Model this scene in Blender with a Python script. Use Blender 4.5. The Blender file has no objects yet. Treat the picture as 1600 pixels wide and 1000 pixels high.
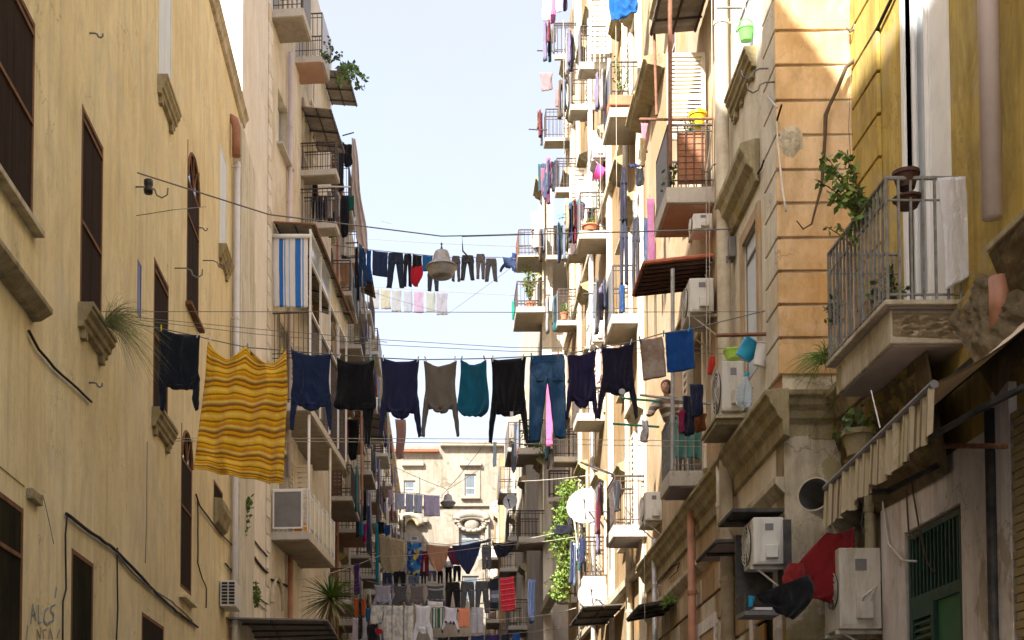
import bpy, bmesh, math, random
from mathutils import Vector, noise
random.seed(7)
S = bpy.context.scene
COL = S.collection
# ------------------------------------------------------------------ camera, sky, sun, exposure
FPX, U0, V0, PITCH = 2100.0, 650.0, 1156.0, math.radians(2.7)
CAM = Vector((0, 0, 1.6))
cd = bpy.data.cameras.new('camera'); cam = bpy.data.objects.new('camera', cd); COL.objects.link(cam)
cam.location = CAM; cam.rotation_euler = (math.pi/2 + PITCH, 0, 0)
cd.sensor_width = 36; cd.lens = 36*FPX/1600; cd.shift_x = (800-U0)/1600; cd.shift_y = (V0-500)/1600
cd.clip_start = 0.1; cd.clip_end = 2000
S.camera = cam
SUN_EL, SUN_K = 38.0, 1.5          # elevation, along-street over across-street ratio
sdx, sdy = 1/math.hypot(1, SUN_K), SUN_K/math.hypot(1, SUN_K)   # light travels towards +x, +y
se = math.radians(SUN_EL)
SUNDIR = Vector((sdx*math.cos(se), sdy*math.cos(se), -math.sin(se)))
sl = bpy.data.lights.new('sun', 'SUN'); so = bpy.data.objects.new('sun', sl); COL.objects.link(so)
sl.energy = 2.45; sl.angle = math.radians(0.5); sl.color = (1.0, 0.95, 0.87)
so.rotation_euler = SUNDIR.to_track_quat('-Z', 'Y').to_euler(); so.location = (-20, -40, 40)
W = bpy.data.worlds.new('World'); S.world = W; W.use_nodes = True
nt = W.node_tree; nt.nodes.clear()
sk = nt.nodes.new('ShaderNodeTexSky'); sk.sky_type = 'NISHITA'; sk.sun_disc = False
sk.sun_elevation = se; sk.sun_rotation = math.atan2(-sdx, -sdy) 
sk.air_density = 1.0; sk.dust_density = 4.0; sk.ozone_density = 1.0; sk.altitude = 20
bg = nt.nodes.new('ShaderNodeBackground'); bg.inputs[1].default_value = 0.097
wo = nt.nodes.new('ShaderNodeOutputWorld')
tcw = nt.nodes.new('ShaderNodeTexCoord'); sxw = nt.nodes.new('ShaderNodeSeparateXYZ'); nt.links.new(tcw.outputs['Generated'], sxw.inputs[0])
mrw = nt.nodes.new('ShaderNodeMapRange'); mrw.inputs[1].default_value = .15; mrw.inputs[2].default_value = .75; mrw.inputs[3].default_value = .95; mrw.inputs[4].default_value = .5; nt.links.new(sxw.outputs[2], mrw.inputs[0])
nzw = nt.nodes.new('ShaderNodeTexNoise'); nzw.inputs['Scale'].default_value = 2.6; nzw.inputs['Detail'].default_value = 5; nt.links.new(tcw.outputs['Generated'], nzw.inputs['Vector'])
clw = nt.nodes.new('ShaderNodeMapRange'); clw.inputs[1].default_value = .42; clw.inputs[2].default_value = .68; clw.inputs[3].default_value = -.14; clw.inputs[4].default_value = .16; nt.links.new(nzw.outputs[0], clw.inputs[0])
adw = nt.nodes.new('ShaderNodeMath'); adw.operation = 'ADD'; adw.use_clamp = True; nt.links.new(mrw.outputs[0], adw.inputs[0]); nt.links.new(clw.outputs[0], adw.inputs[1])
mxw = nt.nodes.new('ShaderNodeMix'); mxw.data_type = 'RGBA'; mxw.inputs[7].default_value = (1.42, 1.36, 1.44, 1)      # thin high haze veiling the blue
nt.links.new(adw.outputs[0], mxw.inputs[0]); nt.links.new(sk.outputs[0], mxw.inputs[6]); nt.links.new(mxw.outputs[2], bg.inputs[0])
nt.links.new(bg.outputs[0], wo.inputs[0])
S.view_settings.view_transform = 'Standard'; S.view_settings.look = 'None'
S.view_settings.exposure = 2.7; S.view_settings.gamma = 1; S.view_settings.use_curve_mapping = False
S.render.engine = 'CYCLES'
S.cycles.max_bounces = 8; S.cycles.diffuse_bounces = 6

# ------------------------------------------------------------------ materials
MATS = {}
def _base(name):
    m = bpy.data.materials.new(name); m.use_nodes = True
    n = m.node_tree; b = n.nodes['Principled BSDF']
    return m, n, b
def N(n, t, **kw):
    x = n.nodes.new(t)
    for k, v in kw.items(): setattr(x, k, v)
    return x
def noise_fac(n, coord, scale, detail=4, rough=.55, vec=(1,1,1), lo=.35, hi=.65, loc=(0,0,0), dist=0):
    mp = N(n, 'ShaderNodeMapping'); mp.inputs['Scale'].default_value = vec; mp.inputs['Location'].default_value = loc
    n.links.new(coord, mp.inputs['Vector'])
    nz = N(n, 'ShaderNodeTexNoise'); nz.inputs['Scale'].default_value = scale
    nz.inputs['Detail'].default_value = detail; nz.inputs['Roughness'].default_value = rough; nz.inputs['Distortion'].default_value = dist
    n.links.new(mp.outputs[0], nz.inputs['Vector'])
    mr = N(n, 'ShaderNodeMapRange'); mr.inputs[1].default_value = lo; mr.inputs[2].default_value = hi
    n.links.new(nz.outputs[0], mr.inputs[0])
    return mr.outputs[0]
def mixc(n, fac, a, b):
    m = N(n, 'ShaderNodeMix', data_type='RGBA')
    if isinstance(fac, float): m.inputs[0].default_value = fac
    else: n.links.new(fac, m.inputs[0])
    for i, c in ((6, a), (7, b)):
        if isinstance(c, tuple): m.inputs[i].default_value = (c[0], c[1], c[2], 1)
        else: n.links.new(c, m.inputs[i])
    return m.outputs[2]
def mul(n, a, k):
    m = N(n, 'ShaderNodeMath', operation='MULTIPLY'); n.links.new(a, m.inputs[0])
    if isinstance(k, (int, float)): m.inputs[1].default_value = k
    else: n.links.new(k, m.inputs[1])
    return m.outputs[0]
def bump(n, b, h, strength=.3, dist=.02):
    bp = N(n, 'ShaderNodeBump'); bp.inputs['Strength'].default_value = strength; bp.inputs['Distance'].default_value = dist
    n.links.new(h, bp.inputs['Height']); n.links.new(bp.outputs[0], b.inputs['Normal'])
def plaster(name, base, light, grime, g=.7, patch=None, pa=.5, streak=.6, rough=.92, bumpk=.35, lo=.5):
    """weathered render: blotches, rain streaks, fine grain, optional fallen patches"""
    m, n, b = _base(name)
    geo = N(n, 'ShaderNodeNewGeometry'); P = geo.outputs['Position']
    c = mixc(n, noise_fac(n, P, .55, 5, .6), base, light)
    c = mixc(n, mul(n, noise_fac(n, P, 2.2, 8, .7, (1,1,.55), .46, .74, dist=.6), g*.75), c, grime)
    c = mixc(n, mul(n, noise_fac(n, P, 5.0, 6, .62, (1,1,.07), lo, .8), streak), c, grime)
    c = mixc(n, mul(n, noise_fac(n, P, 24, 3, .6, (1,1,.5), .5, .85, loc=(3,1,7)), .35), c, tuple(x*.62 for x in base))
    c = mixc(n, mul(n, noise_fac(n, P, 1.3, 6, .6, (1,1,.3), .55, .75, loc=(9,4,2)), .4), c, tuple(min(.85, x*1.25+.03) for x in light))
    c = mixc(n, mul(n, noise_fac(n, P, 16, 4, .6, (1,1,.035), .5, .72, loc=(5,2,3)), streak*.55), c, tuple(x*.72 for x in base))
    c = mixc(n, mul(n, noise_fac(n, P, .42, 9, .68, (1,1,.8), .54, .66, loc=(17,3,11), dist=1.2), g*.45), c, tuple((x+y)*.5 for x, y in zip(base, grime)))
    vr = N(n, 'ShaderNodeTexVoronoi', feature='DISTANCE_TO_EDGE'); vr.inputs['Scale'].default_value = .8
    nzd = N(n, 'ShaderNodeTexNoise'); nzd.inputs['Scale'].default_value = 3; nzd.inputs['Detail'].default_value = 6; n.links.new(P, nzd.inputs['Vector'])
    ad = N(n, 'ShaderNodeVectorMath', operation='ADD'); n.links.new(P, ad.inputs[0]); n.links.new(nzd.outputs['Color'], ad.inputs[1]); n.links.new(ad.outputs[0], vr.inputs['Vector'])
    cr = N(n, 'ShaderNodeMapRange'); cr.inputs[1].default_value = .0; cr.inputs[2].default_value = .012; cr.inputs[3].default_value = 1; cr.inputs[4].default_value = 0; n.links.new(vr.outputs[0], cr.inputs[0])
    c = mixc(n, mul(n, mul(n, cr.outputs[0], noise_fac(n, P, .7, 3, .5, (1,1,1), .5, .6, loc=(2,8,1))), .55), c, tuple(x*.5 for x in grime))
    if patch:
        c = mixc(n, mul(n, noise_fac(n, P, .9, 10, .72, (1,1,1), .57, .6, loc=(31,5,8), dist=.4), pa), c, patch)
    n.links.new(c, b.inputs['Base Color']); b.inputs['Roughness'].default_value = rough
    b.inputs['Specular IOR Level'].default_value = .2
    bump(n, b, noise_fac(n, P, 14, 8, .7, (1,1,.8), .2, .8), bumpk, .015)
    MATS[name] = m; return m
def simple(name, c, rough=.7, metal=0, var=.25, scale=6, bk=.1, c2=None, spec=.4, fac=(.4,.7), vec=(1,1,1)):
    m, n, b = _base(name)
    geo = N(n, 'ShaderNodeNewGeometry'); P = geo.outputs['Position']
    c2 = c2 or tuple(x*(1-var) for x in c)
    f = noise_fac(n, P, scale, 6, .65, vec, fac[0], fac[1])
    n.links.new(mixc(n, f, c, c2), b.inputs['Base Color'])
    b.inputs['Roughness'].default_value = rough; b.inputs['Metallic'].default_value = metal
    b.inputs['Specular IOR Level'].default_value = spec
    if bk: bump(n, b, noise_fac(n, P, scale*5, 5, .6, (1,1,1), .2, .8), bk, .01)
    MATS[name] = m; return m
_cl = {}
def cloth(c, bands=None, nb=9, soft=False):
    """fabric colour; bands = list of colours for stripes along v"""
    key = (c, tuple(bands) if bands else None, nb)
    if key in _cl: return _cl[key]
    m, n, b = _base('fabric')
    tc = N(n, 'ShaderNodeTexCoord')
    if bands:
        sx = N(n, 'ShaderNodeSeparateXYZ'); n.links.new(tc.outputs['UV'], sx.inputs[0])
        src = sx.outputs[1] if nb > 0 else sx.outputs[0]
        mm = N(n, 'ShaderNodeMath', operation='MULTIPLY'); mm.inputs[1].default_value = abs(nb); n.links.new(src, mm.inputs[0])
        fr = N(n, 'ShaderNodeMath', operation='FRACT'); n.links.new(mm.outputs[0], fr.inputs[0])
        r = N(n, 'ShaderNodeValToRGB'); r.color_ramp.interpolation = 'LINEAR' if soft else 'CONSTANT'
        el = r.color_ramp.elements
        for i, (p, cc) in enumerate(bands):
            e = el[0] if i == 0 else (el[1] if i == 1 else el.new(p))
            e.position = p; e.color = (*cc, 1)
        n.links.new(fr.outputs[0], r.inputs[0]); col = r.outputs[0]
    else:
        f = noise_fac(n, tc.outputs['Object'], 5, 4, .6, (1,1,.6), .35, .7)
        col = mixc(n, f, c, tuple(x*.82+.004 for x in c))
    geo = N(n, 'ShaderNodeNewGeometry')
    f2 = noise_fac(n, geo.outputs['Position'], 60, 3, .6, (1,1,1), .3, .8)
    col = mixc(n, mul(n, f2, .22), col, (.5*c[0], .5*c[1], .5*c[2])) if not bands else col
    n.links.new(col, b.inputs['Base Color']); b.inputs['Roughness'].default_value = .95
    b.inputs['Specular IOR Level'].default_value = .12
    b.inputs['Sheen Weight'].default_value = .15
    bump(n, b, noise_fac(n, geo.outputs['Position'], 6, 6, .62, (1,1,.35), .2, .8, dist=.8), .9, .04)
    _cl[key] = m; return m
plaster('yellow_wall', (.72,.60,.34), (.80,.70,.45), (.38,.33,.22), .75, (.62,.58,.45), .4, .6)
plaster('cream_wall', (.63,.56,.43), (.72,.67,.56), (.36,.30,.20), .8, (.58,.42,.22), .45, .6)
plaster('pale_wall', (.74,.69,.60), (.80,.76,.68), (.42,.36,.26), .5, None, 0, .4)
plaster('ochre_wall', (.64,.38,.15), (.78,.57,.35), (.32,.20,.09), .9, (.66,.52,.36), .35, .35)
plaster('mustard_wall', (.46,.31,.055), (.52,.40,.14), (.18,.13,.045), 1.1, (.40,.32,.19), .6, 1)
plaster('warm_wall', (.31,.205,.10), (.40,.315,.20), (.17,.10,.045), 1.0, (.46,.22,.05), .8, .9)
plaster('peach_wall', (.40,.285,.165), (.50,.40,.29), (.26,.19,.11), 1.0, (.50,.27,.08), .7, .8)
plaster('pale_trim', (.24,.22,.185), (.28,.26,.225), (.16,.13,.09), .8, None, 0, .6)
plaster('grey_wall', (.46,.42,.36), (.56,.52,.46), (.24,.21,.17), .7, (.52,.42,.28), .4, .7)
plaster('rough_dark', (.15,.11,.06), (.24,.19,.11), (.05,.035,.02), 1.2, (.30,.22,.06), .8, .8, bumpk=2)
plaster('lilac_wall', (.70,.65,.64), (.78,.74,.73), (.28,.22,.15), .9, (.30,.24,.16), .6, .8)
plaster('far_wall', (.235,.21,.17), (.28,.255,.215), (.16,.13,.09), 1, (.15,.13,.095), .9, 1)
plaster('stone_trim', (.50,.44,.33), (.62,.56,.44), (.16,.13,.07), 1.0, (.26,.21,.08), .6, .8, bumpk=.8)
plaster('mossy_stone', (.36,.30,.17), (.46,.40,.26), (.11,.085,.05), 1.0, (.30,.24,.05), .7, .9, bumpk=1)
plaster('rough_masonry', (.34,.26,.15), (.46,.38,.26), (.08,.06,.035), 1.2, (.34,.25,.07), .8, .8, bumpk=2)
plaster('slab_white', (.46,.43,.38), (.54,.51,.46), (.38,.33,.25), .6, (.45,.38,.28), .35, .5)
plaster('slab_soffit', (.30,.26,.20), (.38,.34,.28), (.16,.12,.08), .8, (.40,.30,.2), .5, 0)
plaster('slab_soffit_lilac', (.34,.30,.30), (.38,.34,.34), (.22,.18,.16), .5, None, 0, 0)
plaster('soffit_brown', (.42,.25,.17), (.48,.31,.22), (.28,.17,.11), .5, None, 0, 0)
plaster('pilaster_grey', (.58,.55,.45), (.68,.65,.56), (.30,.27,.18), 1.0, None, 0, .9)
simple('brown_wood', (.15,.07,.035), .6, 0, .4, 6, .3, vec=(1,1,.2))
simple('dark_wood', (.036,.024,.018), .85, 0, .4, 8, .2, vec=(1,1,.15), spec=.04)
simple('frame_wood', (.20,.10,.05), .8, 0, .35, 8, .2, spec=.15)
simple('black_mesh', (.016,.015,.010), .9, 0, .6, 3, .2, spec=.03, c2=(.04,.036,.018), vec=(1,1,.3))
simple('white_paint', (.76,.76,.74), .5, 0, .12, 3, .05)
simple('cream_paint', (.74,.67,.54), .55, 0, .12, 5, .05)
simple('blue_white_paint', (.60,.66,.70), .5, 0, .12, 3, .05)
simple('glass_dark', (.03,.035,.04), .08, 0, .3, 1, 0, spec=.6)
simple('glass_pale', (.42,.47,.52), .1, 0, .3, 1, 0, spec=.6)
simple('iron_dark', (.045,.043,.045), .55, .3, .4, 12, .2, c2=(.12,.07,.045))
simple('iron_grey', (.26,.27,.27), .5, .3, .3, 12, .2, c2=(.16,.13,.10))
simple('rust', (.26,.12,.07), .8, .1, .5, 12, .3)
simple('galvanised', (.46,.47,.48), .5, .3, .25, 9, .1, c2=(.30,.28,.26))
simple('steel_bright', (.62,.63,.64), .3, .85, .2, 4, .05)
simple('pipe_cream', (.66,.60,.48), .6, 0, .25, 4, .1, c2=(.46,.38,.26))
simple('pipe_lilac', (.62,.53,.52), .5, 0, .15, 2, .05)
simple('pipe_rust', (.42,.20,.12), .55, 0, .35, 4, .1)
simple('pipe_white', (.68,.66,.64), .5, 0, .15, 2, .05)
simple('cable_black', (.02,.02,.02), .7, 0, .3, 10, .2)
simple('cable_grey', (.22,.21,.20), .7, 0, .3, 10, 0)
simple('cable_white', (.62,.60,.56), .6, 0, .2, 10, 0)
simple('rope_pale', (.50,.46,.38), .8, 0, .2, 10, 0)
simple('wire_steel', (.20,.19,.18), .6, .3, .2, 10, 0)
simple('leaf_green', (.07,.15,.025), .55, 0, .4, 7, .1, c2=(.16,.26,.04))
simple('leaf_lime', (.11,.18,.025), .55, 0, .4, 7, .1, c2=(.22,.27,.04))
simple('leaf_dark', (.03,.075,.02), .5, 0, .4, 7, .1, c2=(.08,.13,.03))
simple('grass_dry', (.20,.20,.08), .8, 0, .4, 6, 0, c2=(.34,.24,.14))
simple('twig', (.10,.065,.035), .8, 0, .3, 14, .2)
simple('terracotta', (.50,.19,.10), .8, 0, .3, 6, .2)
simple('terracotta_dark', (.075,.032,.022), .7, 0, .3, 6, .2)
simple('corrugated', (.34,.31,.28), .6, .1, .3, 5, .1, c2=(.22,.17,.12))
simple('corrugated_dark', (.10,.085,.07), .7, .1, .4, 5, .1)
simple('metal_black', (.03,.032,.035), .6, .2, .4, 6, .1, c2=(.09,.08,.065))
simple('sheet_grey', (.20,.195,.20), .6, .1, .25, 4, .1)
simple('red_tile', (.50,.14,.07), .7, 0, .35, 8, .2)
simple('ac_white', (.66,.65,.61), .5, 0, .15, 7, .03, c2=(.42,.36,.27), fac=(.5,.8), vec=(1,1,.25))
simple('ac_beige', (.58,.56,.50), .5, 0, .2, 7, .05, c2=(.28,.22,.15), fac=(.45,.8), vec=(1,1,.25))
simple('plastic_black', (.015,.015,.016), .4, 0, .2, 4, .05)
simple('plastic_blue', (.02,.36,.62), .35, 0, .1, 4, 0)
simple('plastic_green', (.18,.62,.14), .35, 0, .1, 4, 0)
simple('plastic_lime', (.40,.66,.10), .35, 0, .1, 4, 0)
simple('plastic_yellow', (.80,.62,.02), .35, 0, .1, 4, 0)
simple('plastic_orange', (.78,.36,.02), .4, 0, .1, 4, 0)
simple('plastic_pink', (.80,.08,.42), .35, 0, .1, 4, 0)
simple('plastic_red', (.62,.05,.04), .4, 0, .1, 4, 0)
simple('plastic_white', (.72,.72,.72), .4, 0, .1, 4, 0)
simple('plastic_navy', (.03,.07,.30), .4, 0, .1, 4, 0)
simple('plastic_teal', (.02,.28,.20), .5, 0, .1, 4, 0)
simple('dish_white', (.42,.41,.39), .45, 0, .1, 3, .03)
simple('dish_grey', (.42,.44,.48), .45, 0, .1, 3, .03)
simple('green_paint', (.025,.075,.055), .5, 0, .3, 8, .1)
simple('green_panel', (.03,.14,.06), .4, 0, .3, 3, .05)
simple('yellow_brick', (.34,.26,.13), .8, 0, .3, 9, .3)
simple('lamp_enamel', (.30,.305,.31), .5, .2, .3, 8, .1, c2=(.25,.20,.17))
simple('asphalt', (.13,.125,.12), .9, 0, .3, 3, .3)
simple('paving', (.28,.26,.23), .85, 0, .3, 3, .3)
simple('skin', (.58,.34,.24), .5, 0, .12, 6, 0)
simple('hair_brown', (.16,.075,.035), .6, 0, .4, 20, .3)
simple('graffiti_blue', (.26,.32,.35), .8, 0, .4, 30, 0)
simple('graffiti_grey', (.36,.30,.22), .8, 0, .4, 30, 0)
simple('reed_mat', (.36,.16,.08), .8, 0, .4, 12, .3)
def clear_plastic():
    m, n, b = _base('clear_plastic')
    b.inputs['Base Color'].default_value = (.70,.82,.92,1); b.inputs['Roughness'].default_value = .12
    b.inputs['Transmission Weight'].default_value = .75; b.inputs['IOR'].default_value = 1.2
    MATS['clear_plastic'] = m
clear_plastic()

# ------------------------------------------------------------------ geometry helpers
LABELS = {}
def tag(o, label=None, cat=None, group=None, kind=None):
    if label:
        o['label'] = label
        LABELS[label] = LABELS.get(label, 0) + 1
    if cat: o['category'] = cat
    if group: o['group'] = group
    if kind: o['kind'] = kind
    return o
ORG = {}
def thing(name, label, cat, loc, group=None):
    o = bpy.data.objects.new(name, None); COL.objects.link(o); o.location = loc; o.empty_display_size = .1
    ORG[o.name] = Vector(loc)
    return tag(o, label, cat, group)
def lerp(a, b, t): return a + (b-a)*t
class WF:                                       # world frame
    def P(self, x, y, z): return Vector((x, y, z))
WORLD = WF()
class MB:
    def __init__(self): self.v = []; self.f = []; self.uv = {}
    def add(self, vs, fs):
        n = len(self.v); self.v += [Vector(x) for x in vs]; self.f += [tuple(i+n for i in f) for f in fs]
    def box(self, F, a0, a1, b0, b1, c0, c1):
        vs = [F.P(a, b, c) for c in (c0, c1) for b in (b0, b1) for a in (a0, a1)]
        self.add(vs, [(0,2,3,1),(4,5,7,6),(0,1,5,4),(2,6,7,3),(0,4,6,2),(1,3,7,5)]); return self
    def hexa(self, vs):                          # eight points: bottom four then top four, same winding
        self.add(vs, [(0,1,2,3),(4,5,6,7),(0,1,5,4),(1,2,6,5),(2,3,7,6),(3,0,4,7)]); return self
    def prism(self, F, prof, s0, s1):            # profile of (o, z) extruded along s
        n = len(prof)
        vs = [F.P(s0, o, z) for o, z in prof] + [F.P(s1, o, z) for o, z in prof]
        self.add(vs, [tuple(range(n)), tuple(range(2*n-1, n-1, -1))] + [(i, (i+1) % n, (i+1) % n+n, i+n) for i in range(n)]); return self
    def tube(self, pts, r, n=6, cap=True):
        pts = [Vector(p) for p in pts]; m = len(pts)
        rs = r if isinstance(r, (list, tuple)) else [r]*m
        base = len(self.v); up = Vector((0, 0, 1)); prev = None
        for i, p in enumerate(pts):
            t = (pts[min(i+1, m-1)] - pts[max(i-1, 0)])
            if t.length < 1e-9: t = Vector((0, 0, 1))
            t.normalize()
            a = prev if prev is not None else (up if abs(t.z) < .9 else Vector((1, 0, 0)))
            x = a - t*a.dot(t)
            if x.length < 1e-5: x = Vector((0, 1, 0)) - t*t.y
            x.normalize(); prev = x; y = t.cross(x)
            for k in range(n):
                an = 2*math.pi*k/n
                self.v.append(p + (x*math.cos(an) + y*math.sin(an))*rs[i])
        for i in range(m-1):
            for k in range(n):
                a = base+i*n+k; b = base+i*n+(k+1) % n
                self.f.append((a, b, b+n, a+n))
        if cap:
            self.f.append(tuple(base+k for k in range(n))); self.f.append(tuple(base+(m-1)*n+k for k in range(n)))
        return self
    def lathe(self, c, axis, prof, n=20):        # profile of (radius, distance along axis)
        c = Vector(c); ax = Vector(axis).normalized()
        x = ax.orthogonal().normalized(); y = ax.cross(x); base = len(self.v)
        for r, h in prof:
            for k in range(n):
                an = 2*math.pi*k/n; self.v.append(c + ax*h + (x*math.cos(an)+y*math.sin(an))*max(r, 1e-4))
        for i in range(len(prof)-1):
            for k in range(n):
                a = base+i*n+k; b = base+i*n+(k+1) % n; self.f.append((a, b, b+n, a+n))
        return self
    def build(self, name, mat, parent=None, smooth=False, bevel=0, uv=None, recalc=True, solid=0):
        org = ORG.get(parent.name, Vector()) if parent is not None else None
        if org is None:
            lo = Vector((min(v[i] for v in self.v) for i in range(3))); hi = Vector((max(v[i] for v in self.v) for i in range(3)))
            org = Vector(((lo.x+hi.x)/2, (lo.y+hi.y)/2, lo.z))
        me = bpy.data.meshes.new(name); me.from_pydata([v-org for v in self.v], [], self.f)
        if recalc:
            bm = bmesh.new(); bm.from_mesh(me); bmesh.ops.recalc_face_normals(bm, faces=bm.faces); bm.to_mesh(me); bm.free()
        if uv:
            l = me.uv_layers.new(name='UVMap')
            for lp in me.loops: l.data[lp.index].uv = uv[lp.vertex_index]
        if smooth:
            for p in me.polygons: p.use_smooth = True
            if smooth == 'auto':
                for e in me.edges: pass
        o = bpy.data.objects.new(name, me); COL.objects.link(o)
        me.materials.append(MATS[mat] if isinstance(mat, str) else mat)
        ORG[o.name] = org
        if parent is not None:
            o.parent = parent
        else: o.location = org
        if solid:
            md = o.modifiers.new('solid', 'SOLIDIFY'); md.thickness = solid; md.offset = 0
        if bevel:
            md = o.modifiers.new('bevel', 'BEVEL'); md.width = bevel; md.segments = 2; md.limit_method = 'ANGLE'
        return o
def dup_at(src, parent, pos, name=None):
    o = bpy.data.objects.new(name or src.name.split('.')[0], src.data); COL.objects.link(o)
    o.parent = parent; o.location = Vector(pos) - ORG[parent.name]
    ORG[o.name] = ORG[parent.name]; return o
_bars = {}
def bar_mesh(h, r, mat):
    k = (round(h, 2), r, mat)
    if k not in _bars:
        me = bpy.data.meshes.new('baluster')
        me.from_pydata([(x*r, y*r, z*h) for z in (0, 1) for x, y in ((-1,-1),(1,-1),(1,1),(-1,1))], [],
                       [(3,2,1,0),(4,5,6,7),(0,1,5,4),(1,2,6,5),(2,3,7,6),(3,0,4,7)])
        me.materials.append(MATS[mat]); _bars[k] = me
    return _bars[k]
def bar(parent, pos, h, r, mat, name='baluster'):
    o = bpy.data.objects.new(name, bar_mesh(h, r, mat)); COL.objects.link(o)
    o.parent = parent; o.location = Vector(pos) - ORG[parent.name]; return o
# pixel of the photograph -> direction from the camera (used to read sizes off the photograph)
def ray(u, v):
    cx, cy = (u-U0)/FPX, (V0-v)/FPX
    return Vector((cx, math.cos(PITCH) - cy*math.sin(PITCH), math.sin(PITCH) + cy*math.cos(PITCH)))
def at(u, v, Y):
    d = ray(u, v); return CAM + d*(Y/d.y)
class Wall:
    """vertical plane from A to B; n points to the street; frame (s along, o outward, z)"""
    def __init__(self, A, B, n=None):
        self.A = Vector((A[0], A[1], 0)); d = Vector((B[0]-A[0], B[1]-A[1], 0)); self.L = d.length; self.d = d.normalized()
        nn = Vector((self.d.y, -self.d.x, 0))
        if n is not None and nn.dot(Vector((n[0], n[1], 0))) < 0: nn = -nn
        self.n = nn
    def P(self, s, o, z): 
        p = self.A + self.d*s + self.n*o; return Vector((p.x, p.y, z))
    def w(self, u, v, o=0):
        r = ray(u, v); Q = self.A + self.n*o
        # CAM + t r = Q + s d  (plan)
        dx, dy = self.d.x, self.d.y
        det = r.x*(-dy) - r.y*(-dx)
        bx, by = Q.x-CAM.x, Q.y-CAM.y
        t = (bx*(-dy) - by*(-dx))/det
        s = (r.x*by - r.y*bx)/det
        return s, CAM.z + t*r.z
    def s(self, u, o=0): return self.w(u, 600, o)[0]
    def z(self, u, v, o=0): return self.w(u, v, o)[1]
    def pt(self, u, v, o=0):
        s, z = self.w(u, v, o); return self.P(s, o, z)

# ------------------------------------------------------------------ buildings
class Bldg:
    def __init__(self, name, label, wall, s0, s1, z1, mat, thick=.30, z0=0, depth=8, cat='building'):
        self.w = wall; self.s0, self.s1, self.z0, self.z1, self.mat = s0, s1, z0, z1, mat
        self.holes = []; self.thick = thick; self.depth = depth
        self.o = thing(name, label, cat, wall.P((s0+s1)/2, -depth/2, 0))
    def hole(self, a, b, c, d, arch=False): self.holes.append((a, b, c, d, arch))
    def finish(self, zones=None):
        F = self.w; m = MB(); t = self.thick
        ss = sorted(set([self.s0, self.s1] + [h[0] for h in self.holes] + [h[1] for h in self.holes]))
        zs = sorted(set([self.z0, self.z1] + [h[2] for h in self.holes] + [h[3] for h in self.holes]))
        ss = [x for x in ss if self.s0 <= x <= self.s1]; zs = [x for x in zs if self.z0 <= x <= self.z1]
        for i in range(len(ss)-1):
            for j in range(len(zs)-1):
                cs, cz = (ss[i]+ss[i+1])/2, (zs[j]+zs[j+1])/2
                if any(h[0] < cs < h[1] and h[2] < cz < h[3] for h in self.holes): continue
                m.add([F.P(ss[i],0,zs[j]), F.P(ss[i+1],0,zs[j]), F.P(ss[i+1],0,zs[j+1]), F.P(ss[i],0,zs[j+1])], [(0,1,2,3)])
        for a, b, c, d, arch in self.holes:
            m.add([F.P(a,0,c), F.P(b,0,c), F.P(b,-t,c), F.P(a,-t,c)], [(0,1,2,3)])
            r = (b-a)/2; top = d - r if arch else d
            for x in (a, b): m.add([F.P(x,0,c), F.P(x,0,top), F.P(x,-t,top), F.P(x,-t,c)], [(0,1,2,3)])
            if not arch: m.add([F.P(a,0,d), F.P(b,0,d), F.P(b,-t,d), F.P(a,-t,d)], [(0,1,2,3)])
            else:
                K = 12; cs = (a+b)/2; pts = [(cs - r*math.cos(math.pi*k/K), top + r*math.sin(math.pi*k/K)) for k in range(K+1)]
                for k in range(K):
                    (x0, y0), (x1, y1) = pts[k], pts[k+1]
                    m.add([F.P(x0,0,y0), F.P(x1,0,y1), F.P(x1,-t,y1), F.P(x0,-t,y0)], [(0,1,2,3)])
                    m.add([F.P(x0,0,y0), F.P(x1,0,y1), F.P(x1,0,d), F.P(x0,0,d)], [(0,1,2,3)])
        m.build('wall', self.mat, self.o, recalc=False)
        b = MB(); b.box(F, self.s0, self.s1, -self.depth, -t-.15, self.z0, self.z1-.01)
        # end walls, flush strips that close the gap between front skin and body
        b.box(F, self.s0, self.s0+.05, -t-.148, -.004, self.z0, self.z1-.012)
        b.box(F, self.s1-.05, self.s1, -t-.148, -.004, self.z0, self.z1-.012)
        b.box(F, self.s0+.052, self.s1-.052, -t-.146, -.006, self.z1-.1, self.z1-.014)
        b.build('building_body', self.mat, self.o)
        return self.o
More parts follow.
